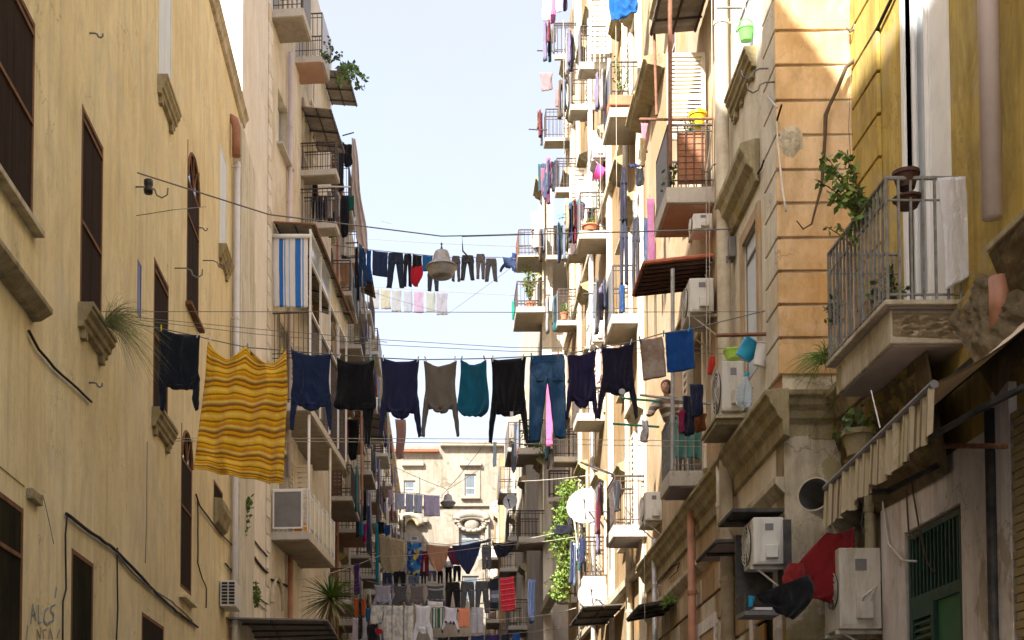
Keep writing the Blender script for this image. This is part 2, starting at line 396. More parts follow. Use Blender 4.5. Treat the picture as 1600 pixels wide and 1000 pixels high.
def window(B, a, b, c, d, style='shutter', frame='frame_wood', panel='dark_wood', arch=False, rails=(.5,), rec=.0, hole=True, fw=.05):
    """window = frame with panes or solid leaves as sub-parts"""
    F = B.w
    if hole: B.hole(a, b, c, d, arch)
    m = MB(); o0, o1 = -rec-.045, -rec+.004
    m.box(F, a+.002, a+fw, o0, o1, c+.002, d-.002); m.box(F, b-fw, b-.002, o0, o1, c+.002, d-.002)
    top = d - (b-a)/2 if arch else d
    m.box(F, a+fw, b-fw, o0, o1, c+.002, c+fw)
    m.box(F, a+fw, b-fw, o0+.002, o1-.002, top-fw, top-.002)
    for r in rails: m.box(F, a+fw, b-fw, o0+.004, o1+.01, c+(d-c)*r-fw*.4, c+(d-c)*r+fw*.4)
    if arch:
        K = 10; r = (b-a)/2; cs = (a+b)/2
        m.tube([F.P(cs-(r-.02)*math.cos(math.pi*k/K), -rec-.0, top+(r-.02)*math.sin(math.pi*k/K)) for k in range(K+1)], .03, 5)
        for k in (3, 5, 7): m.tube([F.P(cs, -rec-.0, top), F.P(cs-(r-.02)*math.cos(math.pi*k/K), -rec-.0, top+(r-.02)*math.sin(math.pi*k/K))], .014, 4)
    w = m.build('window', frame, B.o)
    mid = (a+b)/2
    for x0, x1 in ((a+fw, mid-.006), (mid+.006, b-fw)):
        p = MB(); p.box(F, x0, x1, o0+.01, o1-.008, c+fw, top-fw)
        p.build('leaf' if 'glass' not in panel else 'pane', panel, w)
    if arch:
        p = MB(); K = 10; r = (b-a)/2-.01; cs = (a+b)/2
        vs = [F.P(cs-r*math.cos(math.pi*k/K), -rec-.012, top+r*math.sin(math.pi*k/K)) for k in range(K+1)] + \
             [F.P(cs-r*math.cos(math.pi*k/K), -rec-.06, top+r*math.sin(math.pi*k/K)) for k in range(K+1)]
        p.add(vs, [tuple(range(K+1)), tuple(range(2*K+1, K, -1))]); p.build('fanlight', 'glass_dark', w)
    return w
def sill(B, a, b, z, proj=.18, mat='stone_trim', ornate=False, ov=.08, name='sill', th=.06):
    m = MB()
    if not ornate:
        m.box(B.w, a-ov, b+ov, -.05, proj, z-th, z)
    else:
        q = proj; pr = [(-.03,z),(q,z),(q,z-.05),(q*.88,z-.06),(q*.88,z-.10),(q*.66,z-.14),(q*.6,z-.19),(q*.42,z-.21),(q*.38,z-.26),(-.03,z-.28)]
        m.prism(B.w, pr, a-ov, b+ov)
        for s_ in (a+.02, b-.14): m.box(B.w, s_, s_+.12, .003, proj*.36, z-.36, z-.2)
    return m.build(name, mat, B.o, bevel=.006)
def hood(B, a, b, z, proj=.28, mat='mossy_stone'):
    m = MB()
    pr = [(-.02,z+.30),(.06,z+.30),(proj,z+.22),(proj,z+.17),(proj-.05,z+.15),(proj-.08,z+.08),(.10,z+.03),(.05,z),(-.02,z)]
    m.prism(B.w, pr, a-.12, b+.12)
    return m.build('window_hood', mat, B.o, bevel=.006)
def jambs(B, a, b, c, d, mat='cream_paint', w=.13, pr=.05):
    m = MB(); m.box(B.w, a-w, a-.003, .003, pr, c, d+w); m.box(B.w, b+.003, b+w, .003, pr, c, d+w); m.box(B.w, a-.003, b+.003, .003, pr-.003, d+.003, d+w-.003)
    return m.build('door_surround', mat, B.o)
def louvre(B, a, b, c, d, o, mat='cream_paint', perp=False, smat=None, n=None):
    """louvred shutter leaf; perp: swung open, standing out from the wall at s=a from o to o+(b-a)"""
    F = B.w; w = b-a
    fr = MB()
    def bx(m, x0, x1, t0, t1, z0, z1):
        if perp: m.box(F, a+t0, a+t1, o+x0, o+x1, z0, z1)
        else: m.box(F, a+x0, a+x1, o+t0, o+t1, z0, z1)
    e = .06
    bx(fr, 0, e, 0, .04, c, d); bx(fr, w-e, w, 0, .04, c, d)
    bx(fr, e, w-e, .002, .038, c, c+e); bx(fr, e, w-e, .002, .038, d-e, d); bx(fr, e, w-e, .002, .038, (c+d)/2-.03, (c+d)/2+.03)
    sh = fr.build('shutter', mat, B.o)
    n = n or int((d-c)/.07); h = (d-c-2*e)/n
    bk = None
    for i in range(n):
        z = c+e+h*i
        m = MB(); 
        if perp:
            vs = [F.P(a+.004, o+e, z), F.P(a+.036, o+e, z+h*.8), F.P(a+.036, o+w-e, z+h*.8), F.P(a+.004, o+w-e, z)]
        else:
            vs = [F.P(a+e, o+.036, z), F.P(a+e, o+.004, z+h*.8), F.P(a+w-e, o+.004, z+h*.8), F.P(a+w-e, o+.036, z)]
        vs2 = [v+Vector((0, 0, .012)) for v in vs]
        if bk is None or True:
            m.hexa(vs+vs2); 
            if bk is None: bk = m.build('slat', smat or mat, sh); z00 = z
            else:
                q = bpy.data.objects.new('slat', bk.data); COL.objects.link(q); q.parent = sh; q.location = (0, 0, z-z00)
    return sh
def fdoor(B, a, b, z, h=2.25, lv=True, hd=True, mat='cream_paint', opened=False, wood='brown_wood', glass=True):
    """french door behind a balcony"""
    B.hole(a, b, z, z+h)
    F = B.w; m = MB(); e = .07
    m.box(F, a+.002, a+e, -.2, -.13, z, z+h-.002); m.box(F, b-e, b-.002, -.2, -.13, z, z+h-.002)
    m.box(F, a+e, b-e, -.198, -.132, z+h-e, z+h-.003); mid = (a+b)/2
    m.box(F, mid-.035, mid+.035, -.198, -.132, z, z+h-e); m.box(F, a+e, mid-.035, -.196, -.134, z, z+.5); m.box(F, mid+.035, b-e, -.196, -.134, z, z+.5)
    d = m.build('balcony_door', mat, B.o)
    for x0, x1 in ((a+e, mid-.036), (mid+.036, b-e)):
        p = MB(); p.box(F, x0, x1, -.17, -.16, z+.5, z+h-e); p.build('pane', 'glass_dark', d)
    jambs(B, a, b, z, z+h, 'stone_trim' if random.random() < .4 else 'cream_paint')
    if hd: hood(B, a, b, z+h+.13)
    if lv:
        louvre(B, b+.02, b+.02+(b-a)*.48, z+.05, z+h, .055, mat, n=16)
        if opened: louvre(B, a-.02, a-.02+(b-a)*.48, z+.05, z+h, .06, mat, perp=True, n=16)
def balcony(B, s0, s1, z, proj, railh=1.02, th=.16, slab='slab_white', soffit='slab_soffit', iron='iron_dark', step=.12, r=.008,
            joined=False, panel=None, panel_end=None, brackets=False, rails=(1.0, .12, .9), label=None):
    F = B.w
    m = MB(); m.box(F, s0, s1, -.02, proj, z-th, z); sb = m.build('balcony', slab, B.o, bevel=.01)
    if label: sb['label'] = label
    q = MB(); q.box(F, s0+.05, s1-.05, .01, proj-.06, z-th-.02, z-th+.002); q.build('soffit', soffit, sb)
    if brackets:
        for x in (s0+.18, s1-.18):
            k = MB(); k.prism(F, [(.003,z-th-.45),(.12,z-th-.42),(proj*.75,z-th-.12),(proj*.8,z-th-.022),(.003,z-th-.022)], x-.07, x+.07); k.build('bracket', slab, sb, bevel=.01)
    e = .04; i0, i1, p = s0+e, s1-e, proj-e
    rl = MB()
    for t in rails:
        R = .022 if t == 1.0 else .012
        zz = z+railh*t
        rl.tube([F.P(i0, .0, zz), F.P(i0, p, zz), F.P(i1, p, zz), F.P(i1, .0, zz)], R, 6)
    for x, y in ((i0, p), (i1, p)): rl.tube([F.P(x, y, z), F.P(x, y, z+railh)], .018, 6)
    ro = rl.build('railing', iron, sb)
    pos = []
    x = i0+step
    while x < i1-.03: pos.append((x, p)); x += step
    y = .05
    while y < p-.03: pos += [(i0, y), (i1, y)]; y += step
    if joined:
        k = MB()
        for x, y in pos: k.box(F, x-r, x+r, y-r, y+r, z+.01, z+railh)
        tag(k.build('balusters', iron, sb), kind='stuff')
    else:
        for x, y in pos: bar(sb, F.P(x, y, z+.005), railh-.005, r, iron)
    if panel:
        k = MB(); k.box(F, i0+.03, i1-.03, p+.012, p+.03, z+.03, z+railh-.03); k.build('railing_screen', panel, sb)
    if panel_end:
        k = MB(); k.box(F, i0-.03, i0-.012, .05, p-.02, z+.03, z+railh-.03); k.build('railing_screen', panel_end, sb)
    return sb
# ------------------------------------------------------------------ builders for loose things
def cloth_piece(mb, uvl, PL, rows, o0=0, nc=14, nr=18, thick=.018, fold=.022, k=3, seed=0, sag=0, wob=.006):
    """a hanging tube of cloth in the plane PL; rows = (uL, vL, uR, vR) pixels from top to bottom"""
    keys = []
    for r in rows:
        if len(r) == 3: r = (r[1], r[0], r[2], r[0])
        keys.append((PL.w(r[0], r[1], o0), PL.w(r[2], r[3], o0)))
    base = len(mb.v); K = len(keys)-1; rng = random.Random(seed); ph = rng.uniform(0, 6.28); ph2 = rng.uniform(0, 6.28)
    for i in range(nr+1):
        t = i/nr; g = t*K; j = min(int(g), K-1); f = g-j
        def cat(q, d):                              # smooth outline through the key rows
            p0, p1, p2, p3 = keys[max(j-1, 0)][q][d], keys[j][q][d], keys[j+1][q][d], keys[min(j+2, K)][q][d]
            m1 = (p2-p0)*.5; m2 = (p3-p1)*.5; f2, f3 = f*f, f*f*f
            return (2*f3-3*f2+1)*p1+(f3-2*f2+f)*m1+(-2*f3+3*f2)*p2+(f3-f2)*m2
        L = (cat(0, 0), cat(0, 1)); R = (cat(1, 0), cat(1, 1))
        wl = wob*noise.noise((seed*3.1, t*7, 1)); wr = wob*noise.noise((seed*3.1, t*7, 9))
        for side in (0, 1):
            for c in range(nc+1):
                x = c/nc if side == 0 else 1-c/nc
                if side == 1 and c in (0, nc): x = (1 if c == 0 else 0); 
                b = math.sqrt(max(0, 1-(2*x-1)**2)); edge = min(1, b*1.6)
                s = lerp(L[0]+wl, R[0]+wr, x); z = lerp(L[1], R[1], x)
                nz = noise.noise((x*3+seed, t*2.5, seed*.7)); nz2 = noise.noise((x*7+seed, t*5+seed, 4.2))
                o = fold*(math.sin(6.283*k*x+ph+2.2*nz+t*.8)*(.35+.65*t) + .5*math.sin(6.283*(k*.5)*x*(1+t)+ph2) + .7*nz2)
                tk = thick*(b**.6) + .002
                o += tk if side == 0 else -tk
                q = 1-(2*x-1)**2
                z -= sag*q*(1-t)**2 + .012*nz*t
                mb.v.append(PL.P(s, o0+o, z)); uvl.append((x, t*(1+.10*q*(1-t)*3*sag)))
    W2 = 2*(nc+1)
    for i in range(nr):
        for c in range(W2):
            a = base+i*W2+c; b = base+i*W2+(c+1) % W2; mb.f.append((a, b, b+W2, a+W2))
    mb.f.append(tuple(base+c for c in range(W2))); mb.f.append(tuple(base+nr*W2+c for c in reversed(range(W2))))
_seed = [10]
def hang(name, label, PL, pieces, color, cat='clothing', group=None, o0=0, bands=None, nb=9, q=1, fold=.022, k=3, sag=.03, thick=.018, mat=None):
    mb = MB(); uvl = []; _seed[0] += 1
    for i, p in enumerate(pieces):
        kw = dict(o0=o0, seed=_seed[0]*1.7+i*5.3, fold=fold, k=k, sag=sag if i == 0 else 0, thick=thick)
        if i > 0: kw.update(fold=min(fold, .014), k=1, thick=max(thick, .022))
        if q < 1: kw.update(nc=8, nr=9)
        if len(p) and isinstance(p[0], dict): kw.update(p[0]); p = p[1:]
        cloth_piece(mb, uvl, PL, p, **kw)
    o = mb.build(name, mat or cloth(color, bands, nb), None, smooth=True, uv=uvl, recalc=True)
    return tag(o, label, cat, group)
def shirt(label, PL, uL, vL, uR, vR, vb, vs, color, name='long_sleeved_shirt', q=1, neck=8, sl=(1, 1), sw=None, splay=3, nar=2, group=None, o0=0, sag=.045, fold=.022, bands=None, nb=9):
    """shirt pegged by its hem: body hangs down to the shoulders, sleeves fall below"""
    w = uR-uL; sw = sw or w*.15; dv = vR-vL; mv = (vL+vb)/2
    body = [(uL, vL, uR, vR), (uL+nar, vL+(vb-vL)*.3, uR-nar, vR+(vb-vL)*.3), (uL+nar*1.2, vL+(vb-vL)*.6, uR-nar*1.2, vR+(vb-vL)*.6), (uL, vL+(vb-vL)*.86, uR, vR*.15+vL*.85+(vb-vL)*.86), (uL+w*.16, vb-1, uR-w*.14, vb+dv*.2)]
    c = (uL+uR)/2
    ps = [body, [{'k': 1, 'nr': 5}, (c-w*.26, vb-5, c+w*.28, vb-5), (c-w*.2, vb+neck*.5, c+w*.22, vb+neck*.6), (c-w*.08, vb+neck, c+w*.13, vb+neck)]]
    if sl[0]: ps.append([(uL+1, vb-(vb-vL)*.24, uL+sw+2, vb-(vb-vL)*.2), (uL-splay*.5, vb, uL+sw, vb), (uL-splay, (vb+vs)/2, uL-splay+sw*.9, (vb+vs)/2), (uL-splay*1.2, vs-2, uL-splay+sw*.6, vs)])
    if sl[1]: ps.append([(uR-sw-2, vb-(vb-vL)*.2+dv*.3, uR-1, vb-(vb-vL)*.24+dv*.3), (uR-sw, vb, uR+splay*.5, vb), (uR+splay-sw*.9, (vb+vs)/2, uR+splay, (vb+vs)/2), (uR+splay-sw*.5, vs, uR+splay*1.2, vs-3)])
    return hang(name, label, PL, ps, color, 'shirt', group, o0, q=q, sag=sag, fold=fold, bands=bands, nb=nb)
def trousers(label, PL, uL, uR, vt, vb, color, name='trousers', vb2=None, q=1, o0=0, vtr=None, leg=.44, group=None, splay=0, cat='trousers', rise=.28):
    w = uR-uL; vb2 = vb2 or vb; vtr = vtr or vt; h = vb-vt; c = (uL+uR)/2; L = w*leg
    ps = [[(uL+1, vt, uR-1, vtr), (uL, vt+h*.12, uR, vtr+h*.12), (uL-.5, vt+h*(rise+.03), uR+.5, vtr+h*(rise+.03))],
          [(uL, vt+h*(rise-.04), c+w*.02, vt+h*(rise-.04)), (uL-splay*.3, vt+h*.5, uL+L-splay*.3, vt+h*.5), (uL-splay*.6+w*.02, vt+h*.8, uL+L*.86-splay*.6, vt+h*.8), (uL-splay+w*.03, vb, uL-splay+L*.8, vb)],
          [(c-w*.02, vt+h*(rise-.04), uR, vt+h*(rise-.04)), (uR-L+splay*.3, vt+h*.5, uR+splay*.3, vt+h*.5), (uR-L*.86+splay*.6, vt+h*.8, uR+splay*.6-w*.02, vt+h*.8), (uR-L*.8+splay, vb2, uR+splay-w*.03, vb2)]]
    return hang(name, label, PL, ps, color, cat, group, o0, q=q, sag=0, fold=.014, k=2, thick=.03)
def towel(label, PL, uL, vL, uR, vR, vb, color, name='towel', vbR=None, q=1, o0=0, bands=None, nb=9, group=None, fold=.018, sag=.02, k=2, cat='towel', ub=0, bot=None):
    vbR = vbR or vb
    rows = [(uL, vL, uR, vR), (uL+ub*.5, (vL+vb)/2, uR+ub*.5, (vR+vbR)/2), (uL+ub, vb, uR+ub, vbR)]
    if bot: rows = [(uL, vL, uR, vR)] + bot
    return hang(name, label, PL, [rows], color, cat, group, o0, bands=bands, nb=nb, q=q, sag=sag, fold=fold, k=k, thick=.012)
def peg(label, p, color, tilt=0):
    m = MB(); p = Vector(p); a = Vector((math.sin(tilt), 0, math.cos(tilt)))
    for sgn in (-1, 1):
        m.tube([p+Vector((0, sgn*.012, 0))+a*.035, p+Vector((0, sgn*.005, 0)), p+Vector((0, sgn*.008, 0))-a*.04], .0065, 4)
    m.tube([p-Vector((.008, 0, 0)), p+Vector((.008, 0, 0))], .008, 5)
    return tag(m.build('clothes_peg', color, None), label, 'clothes peg')
def rope(name, label, pts, r, mat, cat='clothesline', sag=0, seg=10):
    m = MB(); out = []
    for i in range(len(pts)-1):
        a, b = Vector(pts[i]), Vector(pts[i+1])
        for k in range(seg): 
            t = k/seg; p = a.lerp(b, t); p.z -= sag*4*t*(1-t); out.append(p)
    out.append(Vector(pts[-1])); m.tube(out, r, 5)
    return tag(m.build(name, mat, None, smooth=True), label, cat)
def wpath(W_, pts, o=.03):
    return [W_.pt(u, v, o) for u, v in pts]
def cable(label, W_, pts, r=.012, mat='cable_black', o=.03, name='cable', cat='cable', jit=.008):
    m = MB(); P = wpath(W_, pts, o); out = []
    for i in range(len(P)-1):
        n = max(2, int((P[i+1]-P[i]).length/.25))
        for k in range(n):
            p = P[i].lerp(P[i+1], k/n); q = noise.noise(p*3.1); out.append(p+Vector((0, 0, jit*2*q)) + W_.n*abs(jit*q))
    out.append(P[-1]); m.tube(out, r, 6)
    return tag(m.build(name, mat, None, smooth=True), label, cat)
def downpipe(label, W_, s, z0, z1, r, mat, o=.12, elbow=None, name='drainpipe', clips=2.0):
    t = thing(name, label, 'pipe', W_.P(s, o, z0))
    m = MB(); pts = [W_.P(s, o, z0), W_.P(s, o, z1)]
    if elbow: pts += [W_.P(s, o*.7, z1+.14), W_.P(s, -.02, z1+.2)]
    m.tube(pts, r, 14); m.build('pipe', mat, t, smooth=True)
    z = z0+clips*.6; 
    while z < z1:
        k = MB(); k.tube([W_.P(s, o, z-.03), W_.P(s, o, z+.03)], r*1.15, 14); k.box(W_, s-.02, s+.02, 0, o, z-.012, z+.012)
        k.build('pipe_clip', mat, t); z += clips
    return t
def hook(label, W_, u, v, size=.22, mat='wire_steel'):
    p = W_.pt(u, v, 0); n = W_.n
    m = MB(); z = Vector((0, 0, 1))
    pts = [p-n*.01, p+n*size*.5, p+n*size*.72-z*size*.1, p+n*size*.8-z*size*.32, p+n*size-z*size*.42, p+n*size*1.2-z*size*.3, p+n*size*1.22-z*size*.05]
    m.tube(pts, .011, 6)
    return tag(m.build('wall_hook', mat, None, smooth=True), label, 'hook')
def ac_unit(label, W_, s0, s1, o0, o1, z0, z1, mat='ac_white', back=False, bracket=True):
    """outdoor unit: fan grille on the street side, service panel on its end"""
    t = thing('air_conditioner', label, 'air conditioner', W_.P(s0, o0, z0)); F = W_
    m = MB(); m.box(F, s0, s1, o0, o1, z0, z1); m.build('casing', mat, t, bevel=.015)
    H, w = z1-z0, o1-o0
    # fan on street face
    cs, cz, R = s0+(s1-s0)*.42, (z0+z1)/2, min((s1-s0)*.38, H*.42)
    g = MB(); g.lathe(F.P(cs, o1+.004, cz), W_.n, [(0, 0), (R, 0), (R, .006), (0, .006)], 24); fg = g.build('fan_opening', 'plastic_black', t)
    k = MB()
    for i in range(1, 6):
        rr = R*i/5; k.tube([F.P(cs+rr*math.cos(a*math.pi/12), o1+.022, cz+rr*math.sin(a*math.pi/12)) for a in range(25)], .005, 4)
    for a in range(8): k.tube([F.P(cs, o1+.024, cz), F.P(cs+R*math.cos(a*math.pi/4), o1+.024, cz+R*math.sin(a*math.pi/4))], .005, 4)
    k.build('fan_grille', mat, fg)
    # end face towards the camera (s0 side)
    e = MB(); e.box(F, s0-.006, s0, o0+w*.08, o1-w*.08, z0+H*.05, z0+H*.95); e.build('end_panel', mat, t, bevel=.004)
    e = MB(); e.box(F, s0-.012, s0-.006, o0+w*.35, o0+w*.62, z0+H*.72, z0+H*.86); e.build('handle_recess', 'sheet_grey', t)
    e = MB(); e.box(F, s0-.06, s0-.006, o0+w*.22, o0+w*.62, z0+H*.12, z0+H*.40); e.build('valve_cover', mat, t, bevel=.01)
    if back:
        e = MB()
        for j, oo in enumerate((.3, .5)): e.tube([F.P(s0-.03, o0+w*oo, z0+H*.3), F.P(s0-.08, o0+w*oo, z0+H*.38), F.P(s0-.06, o0+w*.2, z0+H*.5), F.P(s0+.1, o0-.03, z0+H*.62)], .012, 6)
        e.build('refrigerant_pipe', 'cable_white', t, smooth=True)
    if bracket:
        for s_ in (s0+.08, s1-.1):
            e = MB(); e.box(F, s_, s_+.04, .0, o1+.02, z0-.045, z0-.004); e.tube([F.P(s_+.02, .01, z0-.32), F.P(s_+.02, o1-.05, z0-.03)], .012, 5); e.build('bracket', 'ac_beige', t)
    return t
def awning(label, corners, name='canopy', mat='corrugated', corr=True, th=.02, beams=3, beam='metal_black', n=22, edge=None, amp=.02):
    """sheet roof: corners = wall near, wall far, outer far, outer near"""
    a, b, c, d = [Vector(x) for x in corners]
    t = thing(name, label, 'awning', (a+b)/2)
    m = MB(); nx = n*2 if corr else 1
    nrm = (b-a).cross(d-a).normalized(); nrm = nrm if nrm.z > 0 else -nrm
    top, bot = [], []
    for i in range(nx+1):
        f = i/nx; off = nrm*(amp*math.sin(i*math.pi/2*2) if False else (amp if i % 2 else 0)) if corr else Vector()
        p, q = a.lerp(b, f)+off, d.lerp(c, f)+off
        top += [p+nrm*th, q+nrm*th]; bot += [p, q]
    vs = top+bot; M = len(top); fs = []
    for i in range(nx):
        x = 2*i; fs += [(x, x+1, x+3, x+2), (M+x, M+x+2, M+x+3, M+x+1), (x, x+2, M+x+2, M+x), (x+1, M+x+1, M+x+3, x+3)]
    fs += [(0, M, M+1, 1), (M-2, M-1, 2*M-1, 2*M-2)]
    m.add(vs, fs); m.build('roof_sheet', mat, t)
    for i in range(beams):
        f = (i+.5)/beams if beams > 1 else .5
        k = MB(); p, q = a.lerp(b, f)-nrm*.03, d.lerp(c, f)-nrm*.03; k.tube([p, q], .022, 4); k.build('beam', beam, t)
    for f in ((.04, .5, .96) if beams > 1 else ()):
        k = MB(); p, q = a.lerp(d, f)-nrm*.012, b.lerp(c, f)-nrm*.012; k.tube([p, q], .02, 4); k.build('purlin', beam, t)
    if edge:
        k = MB(); k.tube([d+nrm*.01, c+nrm*.01], .03, 6); k.tube([a+nrm*.01, d+nrm*.01], .03, 6); k.build('edge_trim', edge, t)
    return t
def dish(label, c, R, face, mat='dish_white', arm=True, stay=None):
    t = thing('satellite_dish', label, 'satellite dish', c); c = Vector(c); f = Vector(face).normalized()
    m = MB(); pr = [(R*i/8, .22*R*(i/8)**2) for i in range(9)]; pr2 = [(r, h-.012) for r, h in reversed(pr)]
    m.lathe(c, f, pr+pr2, 32); m.build('reflector', mat, t, smooth=True)
    k = MB(); tip = c+f*R*.9; low = c - Vector((0, 0, 1))*R*.92 + f*.18*R
    k.tube([low, tip], .016, 6); k.tube([tip-f*.1, tip+f*.02], [.028, .035], 10); k.build('feed_arm', 'iron_dark', t)
    k = MB(); k.tube([c-f*.02, c-f*.22], .035, 8); e = stay or (c-f*.25); k.tube([c-f*.2, e], .025, 8); k.build('mount', 'galvanised', t)
    return t
def street_lamp(label, c, R):
    t = thing('hanging_street_lamp', label, 'street lamp', c); c = Vector(c); a = (0, 0, 1)
    m = MB(); m.lathe(c, a, [(R*.30,.80*R),(R*.40,.78*R),(R*.47,.62*R),(R*.58,.20*R),(R*.62,.08*R),(R*.82,-.04*R),(R*1.0,-.20*R),(R*1.0,-.28*R),(R*.95,-.28*R),(R*.5,.05*R)], 32); m.build('lamp_shade', 'lamp_enamel', t, smooth=True)
    m = MB(); m.lathe(c, a, [(R*.96,-.29*R),(R*.88,-.42*R),(R*.78,-.62*R),(R*.68,-.80*R),(R*.62,-.86*R),(0,-.88*R)], 28); m.build('lamp_bowl', 'galvanised', t, smooth=True)
    m = MB(); m.lathe(c, a, [(0,1.1*R),(R*.05,1.1*R),(R*.07,.95*R),(R*.16,.90*R),(R*.2,.83*R),(R*.3,.81*R),(R*.3,.78*R),(0,.78*R)], 16)
    m.tube([c+Vector((0,0,1.05*R)), c+Vector((0,0,1.35*R))], R*.03, 6)
    m.tube([c+Vector((-.06*R,0,1.22*R)), c+Vector((0,0,1.32*R)), c+Vector((.06*R,0,1.22*R))], R*.03, 5); m.build('lamp_fitting', 'metal_black', t)
    return t
def leaf_quad(m, p, d, up, L, w):
    d = Vector(d).normalized(); x = d.cross(Vector(up)); x = x.normalized() if x.length > 1e-4 else Vector((1, 0, 0))
    nn = x.cross(d)
    m.add([p, p+d*L*.5+x*w*.5-nn*w*.12, p+d*L-nn*L*.12, p+d*L*.5-x*w*.5-nn*w*.12], [(0,1,2),(0,2,3)])
def rdir(rg, bias=(0,0,0)):
    while True:
        v = Vector((rg.uniform(-1,1), rg.uniform(-1,1), rg.uniform(-1,1)))
        if .1 < v.length < 1: return (v.normalized()+Vector(bias)).normalized()
def bush(label, c, size, n, L, mat='leaf_green', name='plant', stems=10, root=None, seed=1, droop=0, cat='plant', pot=None, sparse=False, mat2=None):
    """stems fanning out of a root with leaves along and around them"""
    rg = random.Random(seed); c = Vector(c); sz = Vector(size); root = Vector(root) if root is not None else c-Vector((0, 0, sz.z*.5))
    t = thing(name, label, cat, root)
    st = MB(); lv = MB(); lv2 = MB()
    per = max(1, n//stems)
    for i in range(stems):
        d = rdir(rg, (0, 0, .3)); e = c+Vector((d.x*sz.x, d.y*sz.y, d.z*sz.z))*rg.uniform(.45, .62)
        mid = root.lerp(e, .5)+Vector((0, 0, .12*sz.z))
        pts = []
        for k in range(6):
            q = k/5; pts.append(root*(1-q)**2+mid*2*q*(1-q)+e*q*q-Vector((0, 0, droop*q*q)))
        st.tube(pts, [.008*(1-.12*k) for k in range(6)], 4)
        for j in range(per):
            q = rg.uniform(.25, 1); a = pts[min(4, int(q*5))].lerp(pts[min(5, int(q*5)+1)], q*5-int(q*5) if q < 1 else 1)
            off = rdir(rg)*L*(.6 if sparse else 1.3)*rg.random()
            leaf_quad(lv if (mat2 is None or rg.random() < .6) else lv2, a+off, rdir(rg, (0, 0, -.2)), rdir(rg), L*rg.uniform(.6, 1.2), L*rg.uniform(.45, .75))
    st.build('stems', 'twig', t); tag(lv.build('foliage', mat, t, recalc=False), kind='stuff')
    if mat2 and lv2.v: tag(lv2.build('foliage', mat2, t, recalc=False), kind='stuff')
    if pot:
        k = MB(); r = pot[0]; h = pot[1]; k.lathe(root-Vector((0, 0, h)), (0, 0, 1), [(0,0),(r*.7,0),(r*.95,h*.8),(r*1.08,h*.8),(r*1.08,h),(r*.95,h),(r*.9,h*.93),(0,h*.92)], 18); k.build('pot', pot[2] if len(pot) > 2 else 'terracotta', t, smooth=False)
    return t
def grass_tuft(label, c, out, n, L, mat='grass_dry', mat2='leaf_green', seed=3, name='grass_tuft', spread=.6, droop=.7, w=.008):
    rg = random.Random(seed); c = Vector(c); t = thing(name, label, 'plant', c); a = MB(); b = MB(); out = Vector(out)
    for i in range(n):
        d = (out+rdir(rg)*spread).normalized(); l = L*rg.uniform(.4, 1); p0 = c+rdir(rg)*.06; m = a if rg.random() < .6 else b
        pts = [p0+d*l*q-Vector((0, 0, droop*l*q*q)) for q in (0, .25, .5, .75, 1)]
        m.tube(pts, [w*.5, w*.45, w*.4, w*.3, w*.1], 3, cap=False)
    tag(a.build('blades', mat, t, recalc=False), kind='stuff'); tag(b.build('blades', mat2, t, recalc=False), kind='stuff')
    return t
def pot(label, c, r, h, mat='terracotta', name='flower_pot', cat='flower pot'):
    k = MB(); k.lathe(Vector(c), (0, 0, 1), [(0,0),(r*.68,0),(r*.95,h*.78),(r*1.08,h*.78),(r*1.08,h),(r*.95,h),(r*.9,h*.9),(0,h*.88)], 20)
    return tag(k.build(name, mat, None), label, cat)
# ------------------------------------------------------------------ ground
def structure(name, mb, mat): o = mb.build(name, mat, None); o['kind'] = 'structure'; return o
m = MB(); m.box(WORLD, -400, 400, -300, 700, -.5, 0); structure('ground', m, 'paving')
m = MB(); m.box(WORLD, -2.4, 3.8, -60, 97, .001, .004); structure('road', m, 'asphalt')
m = MB(); m.box(WORLD, -3.59, -2.4, -60, 40, .0, .12); structure('pavement', m, 'paving')
m = MB(); m.box(WORLD, 3.8, 4.25, -60, 60, .0, .12); structure('pavement', m, 'paving')

# ------------------------------------------------------------------ left side: the yellow building
WL = Wall((-3.6, -34), (-3.6, 60), (1, 0))
SA = 27.2+34                                     # far corner of the yellow building
zr = WL.z(372, 165)
LA = Bldg('yellow_building', 'long yellow rendered building with brown shuttered windows along the left side', WL, 44, SA, zr, 'yellow_wall')
def lw(u0, u1, vt=None, vb=None, **kw):
    a, b = WL.s(u0), WL.s(u1)
    zt = WL.z(*vt); zb = WL.z(*vb)
    return (a, b, zb, zt)
w1 = lw(-22, 47, (47, 22), (47, 352)); window(LA, *w1, rails=(.5, .93)); sill(LA, w1[0], w1[1], w1[2], .10)
w2 = lw(123, 157, (157, 222), (121, 470)); window(LA, *w2, rails=(.42, .93)); sill(LA, w2[0], w2[1], w2[2], .17, 'mossy_stone', True)
w3 = lw(243, 263, (243, -190), (243, 107)); window(LA, *w3, frame='blue_white_paint', panel='blue_white_paint', rails=()); sill(LA, w3[0], w3[1], w3[2], .15, 'mossy_stone', True)
w4 = lw(239, 262, (239, 397), (239, 638)); window(LA, *w4, rails=(.5, .92)); sill(LA, w4[0], w4[1], w4[2], .15, 'mossy_stone', True)
w5 = lw(290, 309, (297, 228), (290, 470)); window(LA, *w5, arch=True, rails=(.55,)); sill(LA, w5[0], w5[1], w5[2], .1, 'frame_wood')
w6 = lw(341, 352, (341, 212), (341, 378)); window(LA, *w6, frame='blue_white_paint', panel='blue_white_paint', rails=()); sill(LA, w6[0], w6[1], w6[2], .15, 'mossy_stone', True)
w7 = lw(213, 219, (213, 400), (213, 488)); window(LA, *w7, frame='plastic_navy', panel='plastic_navy', rails=(), fw=.02)
w8 = lw(-70, 39, (39, 797), (39, 1150)); window(LA, *w8, panel='black_mesh', rails=(.78,))
w9 = lw(115, 149, (115, 858), (115, 1080)); window(LA, *w9, panel='black_mesh', rails=())
